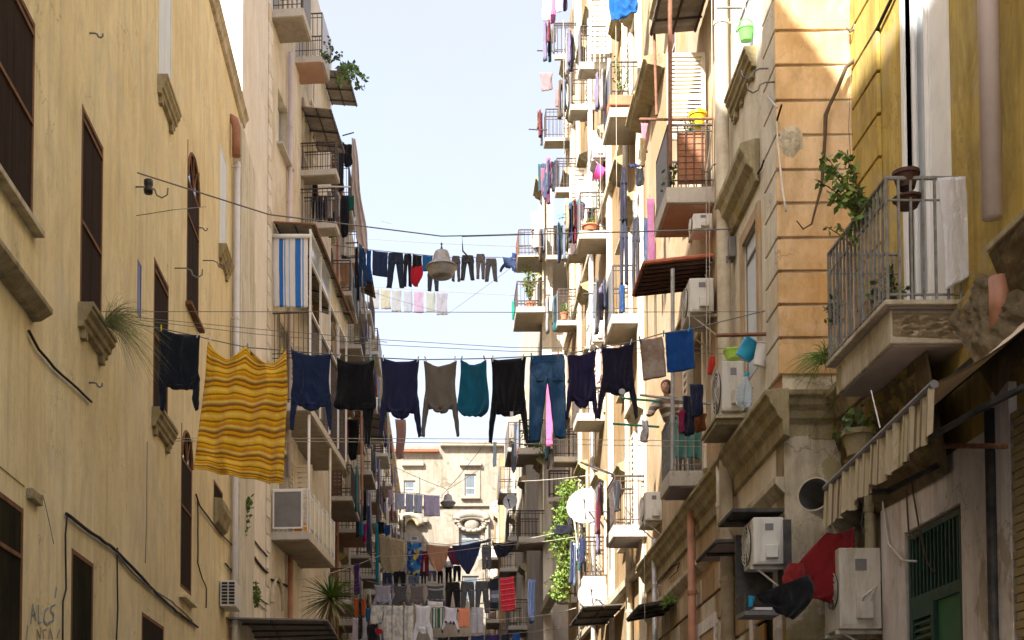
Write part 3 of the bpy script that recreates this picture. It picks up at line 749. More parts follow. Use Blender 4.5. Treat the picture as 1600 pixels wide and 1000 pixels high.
w10 = lw(284, 301, (292, 674), (284, 918)); window(LA, *w10, arch=True, rails=(.5,)); sill(LA, w10[0], w10[1], w10[2]-.12, .1, 'yellow_wall')
w11 = lw(225, 259, (225, 958), (225, 1060)); window(LA, *w11, rails=())
w12 = lw(335, 349, (335, 750), (335, 782)); window(LA, *w12, rails=(), panel='black_mesh')
# stone shelf above the lower left window, upper cornice, plaster edge
a, b = WL.s(-60), WL.s(50); z = WL.z(50, 478)
m = MB(); m.prism(WL, [(-.02, z), (.19, z-.02), (.19, z-.07), (.08, z-.14), (-.02, z-.15)], a, b); m.build('stone_shelf', 'mossy_stone', LA.o, bevel=.008)
m = MB(); m.prism(WL, [(-.3, zr), (-.3, zr+.10), (.13, zr+.10), (.14, zr+.05), (.08, zr-.02), (.06, zr-.12), (.003, zr-.14)], 44, SA+.05); m.build('cornice', 'stone_trim', LA.o, bevel=.01)
m = MB(); m.prism(WL, [(.003, WL.z(335, 778)), (.16, WL.z(335, 780)), (.18, WL.z(335, 796)), (.13, WL.z(335, 806)), (.10, WL.z(335, 816)), (.003, WL.z(335, 822))], WL.s(335), WL.s(349)); m.build('stone_basin', 'mossy_stone', LA.o, bevel=.02)
m = MB(); m.box(WL, 44.01, WL.s(40), .002, .012, WL.z(40, 762), WL.z(40, 372)); m.build('plaster_band', 'yellow_wall', LA.o)
LA.finish()
# unseen house added beside the camera, its height set to shade the right side
LZ = Bldg('shade_house', 'tall pale house behind the viewpoint on the left side, mostly out of view', WL, 0, 43.95, 22.3, 'cream_wall'); LZ.finish()
# graffiti strokes
gm = MB()
def stroke(pts, r=.010, g=None):
    P = [WL.pt(u, v, .006) for u, v in pts]
    for i in range(len(P)-1):
        a, b = P[i], P[i+1]; d = (b-a).normalized(); x = d.cross(WL.n).normalized()*r
        (g or gm).hexa([a-x, b-x, b+x, a+x, a-x+WL.n*.004, b-x+WL.n*.004, b+x+WL.n*.004, a+x+WL.n*.004])
for pts in ([(48, 975), (51, 944), (56, 970)], [(49, 962), (55, 960)], [(60, 945), (60, 974), (64, 972)], [(75, 950), (70, 955), (68, 970), (74, 976), (77, 972)], [(86, 945), (80, 948), (79, 955), (84, 960), (83, 970), (77, 973)], [(88, 918), (86, 934)], [(41, 1000), (43, 978)]): stroke(pts)
tag(gm.build('graffiti', 'graffiti_blue', None), 'blue spray paint letters low on the yellow wall', 'graffiti')
gg = MB()
for pts in ([(58, 1000), (58, 984), (63, 996), (64, 980)], [(68, 998), (67, 985), (72, 984)], [(76, 998), (78, 982), (82, 998)], [(89, 996), (93, 984)]): stroke(pts, .009, gg)
tag(gg.build('graffiti', 'graffiti_grey', None), 'faded grey scrawl below the blue spray paint letters', 'graffiti')
# cables and hooks on the yellow wall
cable('thick black cable sagging down from the stone shelf', WL, [(45, 517), (60, 545), (85, 575), (110, 598), (143, 628)], .014)
cable('black cable bundle running down the yellow wall above the low window', WL, [(104, 803), (120, 815), (145, 834), (180, 859), (215, 895), (245, 928), (275, 955), (309, 980)], .02)
cable('second cable looped below the black bundle on the yellow wall', WL, [(180, 862), (205, 893), (235, 920), (262, 935), (285, 955), (300, 970)], .012, 'cable_grey')
cable('thin cable dropping from the black bundle beside the barred window', WL, [(183, 855), (183, 905), (184, 950), (182, 1000)], .010)
cable('vertical cable left of the low barred window', WL, [(105, 803), (102, 835), (103, 920), (98, 940), (98, 1000)], .010)
cable('cable looping from the arched window to the white drainpipe', WL, [(306, 772), (312, 790), (330, 815), (345, 835), (362, 850), (370, 852)], .014)
cable('cable hanging right of the tall arched window', WL, [(309, 780), (309, 880), (316, 905), (322, 918), (322, 950)], .012)
cable('long thin vertical conduit between the arched windows', WL, [(230, 690), (229, 800), (227, 880)], .006, 'cable_grey')
cable('thin wire hanging from the small junction box', WL, [(58, 774), (66, 775), (72, 795), (84, 850)], .004, 'cable_grey')
cable('long straight conduit down the far end of the yellow wall', WL, [(360, 500), (360, 640), (359, 700)], .008, 'cable_grey')
bx = MB(); s_, z_ = WL.w(41, 770); bx.box(WL, s_, s_+.35, 0, .06, z_-.05, z_+.05); tag(bx.build('junction_box', 'mossy_stone', None, bevel=.01), 'small stone coloured junction box above the lower left window', 'junction box')
for (u, v, l) in [(212, 292, 'curved iron hook holding a black insulator on the upper yellow wall'), (140, 52, 'small iron hook high on the yellow wall'), (317, 407, 'S shaped iron hook right of the arched upper window'), (273, 419, 'S shaped iron hook left of the arched upper window'), (139, 598, 'tiny hook below the grassy window sill'), (310, 356, 'tiny hook right of the arched upper window')]:
    hook(l, WL, u, v, .34 if 'S' in l or 'curved' in l else .12)
p = WL.pt(232, 292, .4)
m = MB(); m.lathe(p-Vector((0, 0, .08)), (0, 0, 1), [(0,0),(.05,0),(.06,.05),(.035,.07),(.055,.1),(.055,.16),(0,.17)], 12); tag(m.build('insulator', 'plastic_black', None, smooth=True), 'black insulator knob on the curved wall hook', 'insulator')
grass_tuft('wispy tuft of dry grass growing from the window sill', WL.pt(172, 503, .25), (.8, .35, .5), 300, .72, spread=.95, droop=.55, w=.0035)
downpipe('terracotta drainpipe with an elbow under the yellow roof edge', WL, WL.s(367, .12), WL.z(367, 236, .12), WL.z(367, 190, .12), .085, 'pipe_rust', elbow=True)
downpipe('long pale drainpipe down the far corner of the yellow building', WL, WL.s(369, .12), .2, WL.z(367, 238, .12), .055, 'pipe_white', clips=3)

# ------------------------------------------------------------------ left side: pale buildings beyond
LB1 = Bldg('pale_building', 'tall pale building rising behind the end of the yellow one', WL, SA+.02, 31.9+34, 26, 'pale_wall'); 
# pilaster with stepped grey top
a, b = WL.s(376, .18), WL.s(397, .18)
m = MB(); m.box(WL, a, b, .003, .18, 0, WL.z(376, 182, .18)); m.build('pilaster', 'pilaster_grey', LB1.o, bevel=.01)
m = MB(); m.box(WL, a+.01, b+1.0, .003, .09, 0, WL.z(376, 390)); m.build('pilaster', 'pilaster_grey', LB1.o)
LB1.finish()
W2 = Wall((-3.6, 31.9), (-2.66, 41.3), (1, 0))
LB2 = Bldg('cream_building', 'cream building with the blue striped blind and white balcony', W2, 0, W2.L, 25.4, 'cream_wall', depth=10)
# quoin blocks at its corner
m = None
for i in range(58):
    z = .5+i*.42; ww = .42 if i % 2 else .28
    k = MB(); k.box(W2, .0, ww, .003, .035, z, z+.39); k.build('quoin', 'pale_wall' if i % 3 else 'cream_wall', LB2.o, bevel=.01)
def lz(W_, u, v, o=0): return W_.z(u, v, o)
a, b = W2.s(432), W2.s(447.5); window(LB2, a, b, W2.z(434, 225), W2.z(432, 130), frame='sheet_grey', panel='blue_white_paint', rails=(), rec=.2); sill(LB2, a, b, W2.z(434, 225), .16, 'slab_white', ov=.14)
a = W2.s(452); m = MB(); m.box(W2, a, a+.9, .003, .06, 0, 25); m.build('pilaster', 'cream_wall', LB2.o)
downpipe('pale pink drainpipe right of the small upper window', W2, W2.s(452, .1), 10, W2.z(452, 75, .1), .06, 'pipe_lilac', o=.1)
def lbal(W_, B, uw, ur, vrail, vfl, uf2, proj=.9, **kw):
    """left balcony: near end touches the wall at pixel column uw"""
    s0 = W_.s(uw); z = W_.w(uw, vfl)[1]; hh = W_.w(uw, vrail)[1]-z
    s1 = W_.s(uf2, proj)
    return balcony(B, s0, s1, z, proj, railh=hh, **kw), s0, s1, z, hh
# top balcony with dark screen
bl1 = lbal(W2, LB2, 421, 461, -58, 6, 485, .80, panel='sheet_grey', th=.2, soffit='slab_soffit', label='balcony with a dark grey front screen high at the left')
bl5 = lbal(W2, LB2, 425, 482, 488, 630, 541, .93, th=.2, rails=(1.0, .55, .5, .04), label='deep balcony under the blue striped blind')
bl7 = lbal(W2, LB2, 425, 482, 766, 832, 524, .93, iron='white_paint', r=.014, step=.24, label='white railed balcony with a framed grey panel', th=.2)
for (bb, s0, s1, z, hh) in (bl5, bl7): 
    fdoor(LB2, s0+.7, s0+1.8, z, 2.3, hd=False, mat='pilaster_grey' if bb is bl7[0] else 'cream_paint')
    fdoor(LB2, s0+2.6, s0+3.6, z, 2.3, hd=False, opened=True)
_, s0, s1, z, hh = bl7
# framed panel and light screens of the white balcony
F = W2
k = MB(); k.box(F, s0-.03, s0-.01, .08, .74, z+.10, z+.97); k.build('railing_screen', 'sheet_grey', bl7[0])['label'] = 'grey panel in a white frame'
k = MB()
for (x0, x1, y0, y1) in ((.04,.08,.06,1.01),(.74,.78,.06,1.01),(.08,.74,.06,.1),(.08,.74,.97,1.01)): k.box(F, s0-.04, s0-.004, x0, x1, z+y0, z+y1)
k.build('screen_frame', 'white_paint', bl7[0])
k = MB(); k.box(F, s0+.1, s1-.1, .905, .915, z+.14, z+.90); k.build('railing_screen', 'pilaster_grey', bl7[0])
for i in range(7):
    x = s0+.12+i*(s1-s0-.24)/6; k = MB(); k.box(F, x-.022, x+.022, .92, .945, z-.02, z+hh); k.build('railing_post', 'white_paint', bl7[0])
k = MB(); k.box(F, s0+.08, s0+.5, .55, .85, z+.01, z+.20); tag(k.build('crate', 'plastic_orange', None, bevel=.01), 'orange plastic crate on the white railed balcony', 'crate')
# poles carrying the balcony above
for i, (uu, vt, vb, l) in enumerate([(483, 640, 766, 'white steel pole rising from the near corner of the white railed balcony'), (516, 690, 800, 'cream steel pole behind the first on the white railed balcony')]):
    sA = W2.s(uu, .88); zA = bl7[3]; zB = bl5[3]-.25
    k = MB(); k.tube([W2.P(sA, .88, zA), W2.P(sA, .88, zB)], .035, 10); tag(k.build('pole', 'white_paint' if i == 0 else 'cream_paint', None, smooth=True), l, 'pole')
# blue striped blind with its frame and sheet roof
_, s0, s1, z, hh = bl5
stripes = [(0, (.70,.68,.66)), (.18, (.03,.16,.50)), (.30, (.70,.68,.66)), (.33, (.08,.26,.62)), (.36, (.70,.68,.66)), (.46, (.25,.45,.75)), (.49, (.70,.68,.66)), (.64, (.03,.16,.50)), (.80, (.70,.68,.66)), (.84, (.08,.26,.62)), (.88, (.70,.68,.66))]
SB = Wall((W2.P(s0, 0, 0).x, W2.P(s0, 0, 0).y-.02), (W2.P(s0, 1, 0).x, W2.P(s0, 1, 0).y-.02), (0, -1))
hang('striped_blind', 'blue and white striped blind hanging at the end of the balcony', SB, [[(426, 372, 481, 372), (426, 420, 481, 420), (427, 480, 481, 480)]], (1, 1, 1), 'blind', bands=stripes, nb=-1, fold=.008, k=2, sag=0, thick=.006)
k = MB(); k.tube([SB.pt(422, 369, .03), SB.pt(484, 369, .03)], .055, 10); tag(k.build('blind_roller', 'white_paint', None, smooth=True), 'white roller box at the top of the striped blind', 'blind roller')
zt = W2.w(425, 352)[1]; zr5 = z+hh
awning('brown sheet roof over the balcony with the striped blind', [W2.P(s0-.02, .02, zt+.1), W2.P(s1, .02, zt+.1), W2.P(s1, 1.15, zt-.30), W2.P(s0-.02, 1.05, zt)], corr=True, mat='corrugated', beams=5, n=26, edge='rust')
fr = thing('glazed_enclosure', 'white steel frame with glazing under the brown sheet roof', 'frame', W2.P(s0, .9, z))
for i in range(5):
    x = s0+.05+i*(s1-s0-.1)/4; k = MB(); k.box(W2, x-.025, x+.025, .91, .96, z+.02, zt-.08); k.build('post', 'white_paint', fr)
for y in (zt-.12, zt-.85, zr5+.05): 
    k = MB(); k.box(W2, s0+.02, s1, .905, .955, y-.025, y+.025); k.build('rail', 'white_paint', fr)
for i in range(4):
    x0 = s0+.09+i*(s1-s0-.1)/4; x1 = x0+(s1-s0-.1)/4-.08
    k = MB(); k.box(W2, x0, x1, .925, .93, zt-.82, zt-.15); k.build('pane', 'glass_pale' if i < 2 else 'pilaster_grey', fr)
# next balconies up the cream building
W2b = W2
bl2 = lbal(W2, LB2, 467, 494, 50, 114, 504, .82, panel='dish_grey', soffit='soffit_brown', th=.18, label='balcony with a blue grey side screen')
bl3 = lbal(W2, LB2, 468, 512, 219, 262, 530, 1.0, step=.14, label='balcony full of washing under the grey sheet roof')
bl4 = lbal(W2, LB2, 468, 512, 292, 346, 530, 1.0, step=.14, label='balcony with a rack of black and white washing')
for bb in (bl2, bl3, bl4): fdoor(LB2, bb[1]+.3, bb[1]+1.3, bb[3], 2.0, hd=False)
P_ = W2.P
def aw(W_, ua, va, ub, wo, drop, Lm, label, **kw):
    s0 = W_.s(ua); z = W_.w(ua, va)[1]; s1 = s0+Lm
    return awning(label, [W_.P(s0, .02, z), W_.P(s1, .02, z), W_.P(s1, wo, z-drop), W_.P(s0, wo, z-drop)], **kw)
aw(W2, 468, 162, 0, .85, .12, 2.5, 'grey corrugated roof below the blue grey balcony screen', n=12)
aw(W2, 498, 104, 0, .85, .1, 2.0, 'small corrugated roof with a plant hanging over it', n=10)
bush('dark leafy plant spilling over the edge of the upper left roof', W2.pt(552, 128, 1.2), (.8, .6, .9), 200, .17, 'leaf_dark', root=W2.pt(524, 112, 1.3), seed=5, sparse=True, mat2='leaf_green')
bush('small straggly plant above the corrugated roof', W2.pt(519, 85, 1.3), (.5, .5, .8), 90, .12, 'leaf_dark', root=W2.pt(515, 100, 1.2), seed=6, sparse=True)
LB2.finish()
# ------------------------------------------------------------------ left side: further houses
W3 = Wall((-2.95, 41.5), (-2.3, 62), (1, 0)); W4 = Wall((-2.15, 62.1), (-1.35, 96.5), (1, 0))
LC = Bldg('ochre_building', 'narrow ochre building crowded with washing beyond the cream one on the left', W3, 0, W3.L, 24.6, 'warm_wall', depth=10)
LD = Bldg('shaded_building', 'last building on the left with small dark balconies stacked up', W4, 0, W4.L, 23.2, 'cream_wall', depth=10)
SL = ['sheet_grey', None, 'plastic_navy', None, None]
rg = random.Random(11)
_i = 0
def floors(W_, B, s_list, z_list, Lb, proj, iron='iron_dark', joined=True, skip=(), lb='', th=.14, rnd=.0, hh=1.0, hd=True):
    global _i
    out = []
    for zi, z in enumerate(z_list):
        for si, s in enumerate(s_list):
            if (si, zi) in skip: continue
            _i += 1; Lr = Lb*(1+rnd*rg.uniform(-1, 1))
            pn = [None, None, None, 'sheet_grey', None, 'pilaster_grey', None][_i % 7]
            b = balcony(B, s, s+Lr, z, proj*(1+rnd*rg.uniform(-.3, .3)), railh=hh, th=th, iron=iron, joined=joined, panel=pn, step=.13, soffit=['slab_soffit', 'soffit_brown', 'slab_soffit'][_i % 3])
            fdoor(B, s+Lr*.28, s+Lr*.28+.95, z, 2.1, hd=hd, opened=_i % 3 == 0, mat=['cream_paint', 'brown_wood', 'pilaster_grey', 'cream_paint'][_i % 4])
            out.append((b, s, s+Lr, z))
    return out
floors(W3, LC, [.6, 5.6, 10.6, 15.4], [4.6, 8.0, 11.3, 14.6, 17.9, 21.0], 2.6, .85, rnd=.25)
for x in (4.4, 9.4, 14.4): downpipe(['thin rusty drainpipe between the washing balconies', 'cream drainpipe on the ochre building', 'grey drainpipe near the end of the ochre building'][int(x/5)], W3, x, .2, 24, .06, ['pipe_rust', 'pipe_cream', 'galvanised'][int(x/5)], o=.1, clips=4)
LC.finish()
floors(W4, LD, [1.0, 7.0, 13.0, 19.5, 26.5], [4.8, 8.2, 11.6, 15.0, 18.2], 3.0, .75, rnd=.2)
m = MB(); m.box(W4, -.1, W4.L+.1, -.2, .35, 23.2, 23.45); m.build('cornice', 'stone_trim', LD.o)
LD.finish()
# canopies and poles among them
aw(W3, 531, 395, 0, 1.1, .5, 3.0, 'brown sheet canopy beyond the striped blind', n=10, mat='corrugated_dark')
aw(W3, 545, 640, 0, 1.2, .2, 4.0, 'pale canopy underside beneath the black shirt', n=10)
for i, (uu, v0, v1, Y, l, mt) in enumerate([(572, 345, 500, 50, 'slanting pale pole with a line running off it', 'galvanised'), (566, 640, 790, 46, 'rusty pole beside the dark washing', 'pipe_rust'), (528, 480, 640, 43.5, 'white pole below the striped blind roof', 'white_paint')]):
    k = MB(); k.tube([at(uu, v1, Y), at(uu-(16 if i == 0 else 2), v0, Y)], .045, 8); tag(k.build('pole', mt, None), l, 'pole')

simple('far_tile', (.28,.10,.055), .8, 0, .35, 8, .2)
simple('far_glass', (.10,.125,.15), .5, 0, .2, 2, 0)
simple('far_frame', (.27,.27,.265), .6, 0, .1, 4, 0)
# ------------------------------------------------------------------ the palazzo closing the street
WP = Wall((-8, 98), (14, 98), (0, -1))
FP = Bldg('palazzo', 'pale baroque building closing the far end of the street', WP, 0, 22, WP.z(760, 697), 'far_wall', depth=8)
def fp(u, v): return WP.w(u, v)
def fwin(u0, u1, v0, v1, panel='far_glass', frame='far_frame', surround=True, arch=False, rails=(.35,)):
    a, z1 = fp(u0, v0); b, z0 = fp(u1, v1)
    window(FP, a, b, z0, z1, frame=frame, panel=panel, rails=rails, rec=.05, fw=.12, arch=arch)
    if surround:
        m = MB(); m.box(WP, a-.3, a-.003, .003, .08, z0-.1, z1+.28); m.box(WP, b+.003, b+.3, .003, .08, z0-.1, z1+.28); m.box(WP, a-.003, b+.003, .003, .078, z1+.003, z1+.278); m.build('window_surround', 'pale_trim' if surround == 2 else 'pale_trim', FP.o)
fwin(726, 744, 741, 774); sill(FP, fp(722, 776)[0], fp(748, 776)[0], fp(722, 776)[1], .3, 'pale_trim', th=.2)
fwin(631, 649, 751, 769)
fwin(719, 751, 832, 872, surround=True, rails=(.5, .75))
fwin(641, 654, 836, 846, panel='glass_dark', surround=False, rails=())
fwin(641, 652, 900, 925, panel='glass_dark', rails=()); fwin(722, 748, 900, 940, rails=(.5,))
# lintel, string course, cornice
def fbox(u0, u1, v0, v1, pr, mat, name):
    a, z1 = fp(u0, v0); b, z0 = fp(u1, v1); m = MB(); m.box(WP, a, b, .003, pr, z0, z1); return m.build(name, mat, FP.o, bevel=.03)
fbox(718, 752, 723, 729, .35, 'pale_trim', 'lintel'); fbox(600, 850, 789, 792, .22, 'pale_trim', 'string_course')
fbox(688, 800, 692, 699, .5, 'pale_trim', 'cornice'); fbox(628, 662, 722, 729, .3, 'pale_trim', 'lintel')
a, z = fp(600, 706); b, _ = fp(685, 706)
m = MB(); m.prism(WP, [(.5, z-.1), (.5, z), (-3, z+1.1), (-3, z-.1)], a, b); m.build('tiled_roof', 'far_tile', FP.o)
n_ = 44
for i in range(n_):
    x = a+(b-a)*(i+.5)/n_; k = MB(); k.tube([WP.P(x, .52, z+.02), WP.P(x, -3, z+1.14)], .04, 5)
    if i == 0: t0 = k.build('roof_tile', 'far_tile', FP.o); x0 = x
    else:
        q = bpy.data.objects.new('roof_tile', t0.data); COL.objects.link(q); q.parent = FP.o; q.location = WP.d*(x-x0)
# pediment with carved cartouche
def arc(u0, u1, vb, vt, r, o=.3, mat='pale_trim', name='pediment', K=16):
    cu = (u0+u1)/2; ru = (u1-u0)/2; k = MB()
    k.tube([WP.pt(cu-ru*math.cos(math.pi*i/K), vb-(vb-vt)*math.sin(math.pi*i/K)**.8, o) for i in range(K+1)], r, 8); return k.build(name, mat, FP.o, smooth=True)
arc(714, 760, 812, 803, .32); arc(718, 756, 815, 808, .2); arc(627, 658, 820, 805, .28); arc(631, 653, 822, 810, .18, mat='mossy_stone')
for (u0, u1) in ((710, 718), (757, 765), (655, 668)): fbox(u0, u1, 811, 818, .5, 'pale_trim', 'capital')
for (u0, u1) in ((712, 717), (758, 763)): fbox(u0, u1, 818, 872, .3, 'pale_trim', 'pilaster')
k = MB(); c = WP.pt(737, 819, .12)
for i in range(14):
    an = i*math.pi*2/14; k.tube([c+Vector((1.0*math.cos(an), -.05, .55*math.sin(an))), c+Vector((1.0*math.cos(an+.5), -.22, .55*math.sin(an+.5))), c+Vector((.75*math.cos(an+.8), -.1, .38*math.sin(an+.8)))], [.12, .16, .08], 6)
k.lathe(c, (0, -1, 0), [(0, .25), (.3, .22), (.5, .1), (.55, 0)], 14); k.build('cartouche', 'pale_trim', FP.o, smooth=True)
FP.finish()
# ------------------------------------------------------------------ right side
WA = Wall((5.2, 4), (5.2, 15.57), (-1, 0)); WE = Wall((4.3, 15.57), (9, 15.57), (0, -1))
WB = Wall((4.3, 15.57), (4.7, 27), (-1, 0)); WC = Wall((4.72, 27.03), (5.0, 43.9), (-1, 0))
WD = Wall((4.2, 44), (4.65, 70), (-1, 0)); WF_ = Wall((4.4, 70.1), (5.6, 97), (-1, 0))
Z16 = 15.57
sq = WB.s(1136)                                   # cream drainpipe divides the quoined house from the next
RA = Bldg('mustard_building', 'weathered mustard building with a balcony at the right edge', WA, 0, WA.L, 17, 'mustard_wall', depth=6)
RB = Bldg('quoined_building', 'orange and cream building with grooved corner blocks at the right', WB, .0, sq, 22, 'cream_wall', depth=9)
RS = Bldg('peach_building', 'peach house with the reed mat balcony and the green screened balcony below it', WB, sq+.01, WB.L, 24, 'peach_wall', depth=9)
RC = Bldg('balcony_building', 'tall sunlit building stacked with balconies on the right', WC, 0, WC.L, 27, 'warm_wall', depth=9)
RD = Bldg('grey_building', 'grey rendered building jutting out beyond the sunlit balconies', WD, 0, WD.L, at(830, 352, 44).z, 'grey_wall', depth=9)
RF = Bldg('distant_building', 'distant building just before the palazzo on the right', WF_, 0, WF_.L, 20, 'warm_wall', depth=8)
# corner blocks: each course is a block on the face towards us and returns along the street
gv = [-55, -2, 51, 105, 160, 214, 268, 320, 374, 426, 478, 530, 588]
for i in range(len(gv)-1):
    zt, zb = WE.z(1290, gv[i]), WE.z(1290, gv[i+1])
    k = MB(); g = .018
    k.box(WORLD, 4.255, 5.195, Z16-.045, Z16-.004, zb+g, zt-g)
    k.build('corner_block', 'ochre_wall', RB.o, bevel=.008)
    k = MB(); k.box(WB, .0, .62, .003, .045, zb+g, zt-g); k.build('corner_block', 'cream_wall', RB.o, bevel=.008)
k = MB(); k.box(WORLD, 4.3, 5.2, Z16, Z16+.3, 6.4, 22); k.build('end_wall', 'pipe_rust', RB.o)
k = MB(); k.box(WORLD, 4.30, 5.2, Z16-.02, Z16+.3, 0, 6.39); k.build('end_wall', 'rough_masonry', RB.o)
# broken plaster patch on the corner
k = MB(); rgp = random.Random(3); cx_, cz_ = 4.44, WE.z(1240, 222); K = 22
ring = [(cx_+.15*math.cos(a*6.283/K)*(.8+.35*rgp.random()), cz_+.19*math.sin(a*6.283/K)*(.8+.4*rgp.random())) for a in range(K)]
k.v = [Vector((cx_, Z16-.052, cz_))]+[Vector((cx_+(x-cx_)*.55, Z16-.054-.010*rgp.random(), cz_+(z-cz_)*.55)) for x, z in ring]+[Vector((x, Z16-.044, z)) for x, z in ring]
for i in range(K): a, b = 1+i, 1+(i+1) % K; k.f += [(0, a, b), (a, a+K, b+K, b)]
k.build('broken_plaster', 'stone_trim', RB.o)
cornice_pr = lambda z: [(-.02,z),(.26,z-.02),(.26,z-.08),(.22,z-.11),(.20,z-.18),(.15,z-.24),(.12,z-.32),(.06,z-.38),(.05,z-.55),(-.02,z-.57)]
zc = WB.z(1205, 592, .26)
k = MB(); k.prism(WB, cornice_pr(zc), -.26, sq); k.build('cornice', 'mossy_stone', RB.o, bevel=.012)
k = MB(); k.prism(WB, cornice_pr(zc-.02), sq+.02, WB.L); k.build('cornice', 'mossy_stone', RS.o, bevel=.012)
k = MB(); k.prism(WB, [(.003, zc-1.0), (.12, zc-1.0), (.12, zc-1.08), (.06, zc-1.15), (.003, zc-1.2)], sq+.02, WB.L); k.build('string_course', 'stone_trim', RS.o, bevel=.01)
k = MB(); k.prism(WE, cornice_pr(zc), -.0, .9); k.build('cornice', 'mossy_stone', RB.o, bevel=.012)
k = MB(); k.prism(WB, [(.003, zc-1.0), (.12, zc-1.0), (.12, zc-1.08), (.06, zc-1.15), (.003, zc-1.2)], -.1, sq); k.build('string_course', 'stone_trim', RB.o, bevel=.01)
# rusticated courses low on the quoined house
for j in range(5):
    zz = zc-1.32-j*.42
    for i in range(10):
        s0 = .9+i*1.07+(j % 2)*.0
        if s0+1.04 > WB.L: break
        k = MB(); k.box(WB, s0, s0+1.045, .003, .05, zz-.375, zz); k.build('stone_block', ['warm_wall', 'stone_trim', 'peach_wall'][(i+j) % 3], RB.o if s0 < sq-.5 else RS.o, bevel=.014)
# windows of the quoined house with heavy hoods
def rwin(W_, B, u_far, u_near, vt, vb, dv=0, **kw):
    a, b = W_.s(u_near), W_.s(u_far); zt = W_.z(u_near, vt); zb = W_.z(u_near, vb)
    window(B, a, b, zb, zt, **kw); return a, b, zb, zt
a, b, zb, zt = rwin(WB, RB, 1166, 1188, 335, 570, frame='sheet_grey', panel='blue_white_paint', rails=(.85,), rec=.02)
jambs(RB, a, b, zb, zt, 'peach_wall', .16, .04)
hz = WB.z(1192, 245)
k = MB(); k.prism(WB, [(.003, hz+.32), (.08, hz+.32), (.25, hz+.26), (.25, hz+.18), (.20, hz+.10), (.18, hz-.0), (.09, hz-.08), (.06, hz-.22), (.003, hz-.24)], WB.s(1192), WB.s(1148)); k.build('window_hood', 'mossy_stone', RB.o, bevel=.012)
s1_, s2_ = WB.s(1186), WB.s(1156); z = WB.z(1186, 60); window(RB, s1_, s2_, z, z+1.8, frame='white_paint', panel='glass_pale', rails=(.5,)); sill(RB, s1_, s2_, z, .16, 'mossy_stone', True)
s1_, s2_ = WB.s(1168), WB.s(1153); z = WB.z(1168, 105); sill(RB, s1_, s2_, z, .10, 'mossy_stone', True, name='stone_corbel')
z = WB.z(1190, 700)
for (u0, u1) in ((1212, 1180), (1118, 1095)):
    a, b = WB.s(u0), WB.s(u1); z = 4.2; window(RB, a, b, .1, z, frame='dark_wood', panel='black_mesh', rails=(.7,)); jambs(RB, a, b, .1, z, 'lilac_wall', .2, .07)
RB.finish()
downpipe('long cream drainpipe running up between the two right hand houses', WB, WB.s(1133, .14), .5, 21, .095, 'pipe_cream', o=.14, clips=2.6)
downpipe('rusty lower drainpipe below the cornice', WB, WB.s(1072, .22), 1.0, WB.z(1072, 800, .16), .065, 'pipe_rust', o=.16, clips=1.5)
downpipe('thin cream pipe beside the dark flat canopy', WB, WB.s(1125, .16), WB.z(1120, 850, .16), WB.z(1120, 735, .16), .07, 'pipe_cream', o=.16, clips=.8)
downpipe('twin grey pipe low on the quoined house', WB, WB.s(1020, .14), .5, WB.z(1020, 845, .14), .05, 'galvanised', o=.14, clips=2)

# --- balconies of the sunlit house (read off near ends)
def rbal(W_, B, uf, uw, vrail, vfl, uf2, **kw):
    s0, z = W_.w(uw, vfl); hh = W_.w(uw, vrail)[1]-z; Y = W_.P(s0, 0, 0).y
    X = (uf-U0)/FPX*Y; proj = min(1.2, max(.5, abs(W_.P(s0, 0, 0).x-X)))
    s1 = W_.s(uf2, proj)
    s1 = min(s1, s0+3.2)
    lab = kw.pop('label', None); door = kw.pop('door', True); op = kw.pop('opened', False)
    kw.setdefault('joined', Y > 30)
    b = balcony(B, s0, s1, z, proj, railh=max(.85, min(1.15, hh)), label=lab, **kw)
    if door: 
        c = (s0+s1)/2; fdoor(B, c-.5, c+.5, z, 2.25, opened=op)
    return b, s0, s1, z, proj
q1 = rbal(WB, RS, 1050, 1116, 190, 291, 1025, soffit='soffit_brown', th=.24, door=False, label='balcony with a rolled reed mat behind its bars')
fdoor(RS, q1[1]+.9, q1[1]+1.9, q1[3], 2.3, lv=False, hd=False)
# cream louvred shutter swung open above the reed mat, facing us
sA, zA = WB.w(1110, 188, 0); sA = q1[1]+.35
louvre(RS, sA, sA+.58, q1[3]+.9, q1[3]+2.25, .05, 'cream_paint', perp=True, n=20)
k = MB(); b_, s0, s1, z, pj = q1
k.box(WB, s0+.07, s0+.10, .12, pj-.18, z+.08, z+.86); mt = k.build('reed_mat', 'reed_mat', None); tag(mt, 'brown reed mat tied inside the bars of the upper balcony', 'mat')
for i in range(8):
    r_ = MB(); zz = z+.12+i*.095; r_.tube([WB.P(s0+.066, .13, zz), WB.P(s0+.066, pj-.19, zz)], .008, 4); r_.build('lath', 'pipe_rust', mt)
k = MB(); k.box(WB, s0+.1, s1-.1, pj-.035, pj-.02, z+.02, z+.9); tag(k.build('balcony_cover', 'sheet_grey', None), 'dark grey sheet tied along the front of the reed mat balcony', 'screen')
pot('yellow tub standing on the rail of the reed mat balcony', WB.P(s0+.2, .2, z+1.02), .13, .2, 'plastic_yellow', 'tub', 'tub')
bush('dark pot plant beside the yellow tub', WB.P(s0+.2, .34, z+.95), (.22,.22,.3), 60, .07, 'leaf_dark', seed=9)
bush('small green plant at the corner of the reed mat balcony', WB.P(s0+.3, pj-.1, z+.25), (.15,.15,.5), 60, .09, 'leaf_green', seed=10, name='plant')
k = MB(); k.tube([WB.pt(1000, 186, .9), WB.P(s0, pj+.02, z+1.03), WB.P(s0, .0, z+1.03)], .02, 6); tag(k.build('pole', 'rust', None), 'rusty pole lying along the reed mat balcony rail', 'pole')
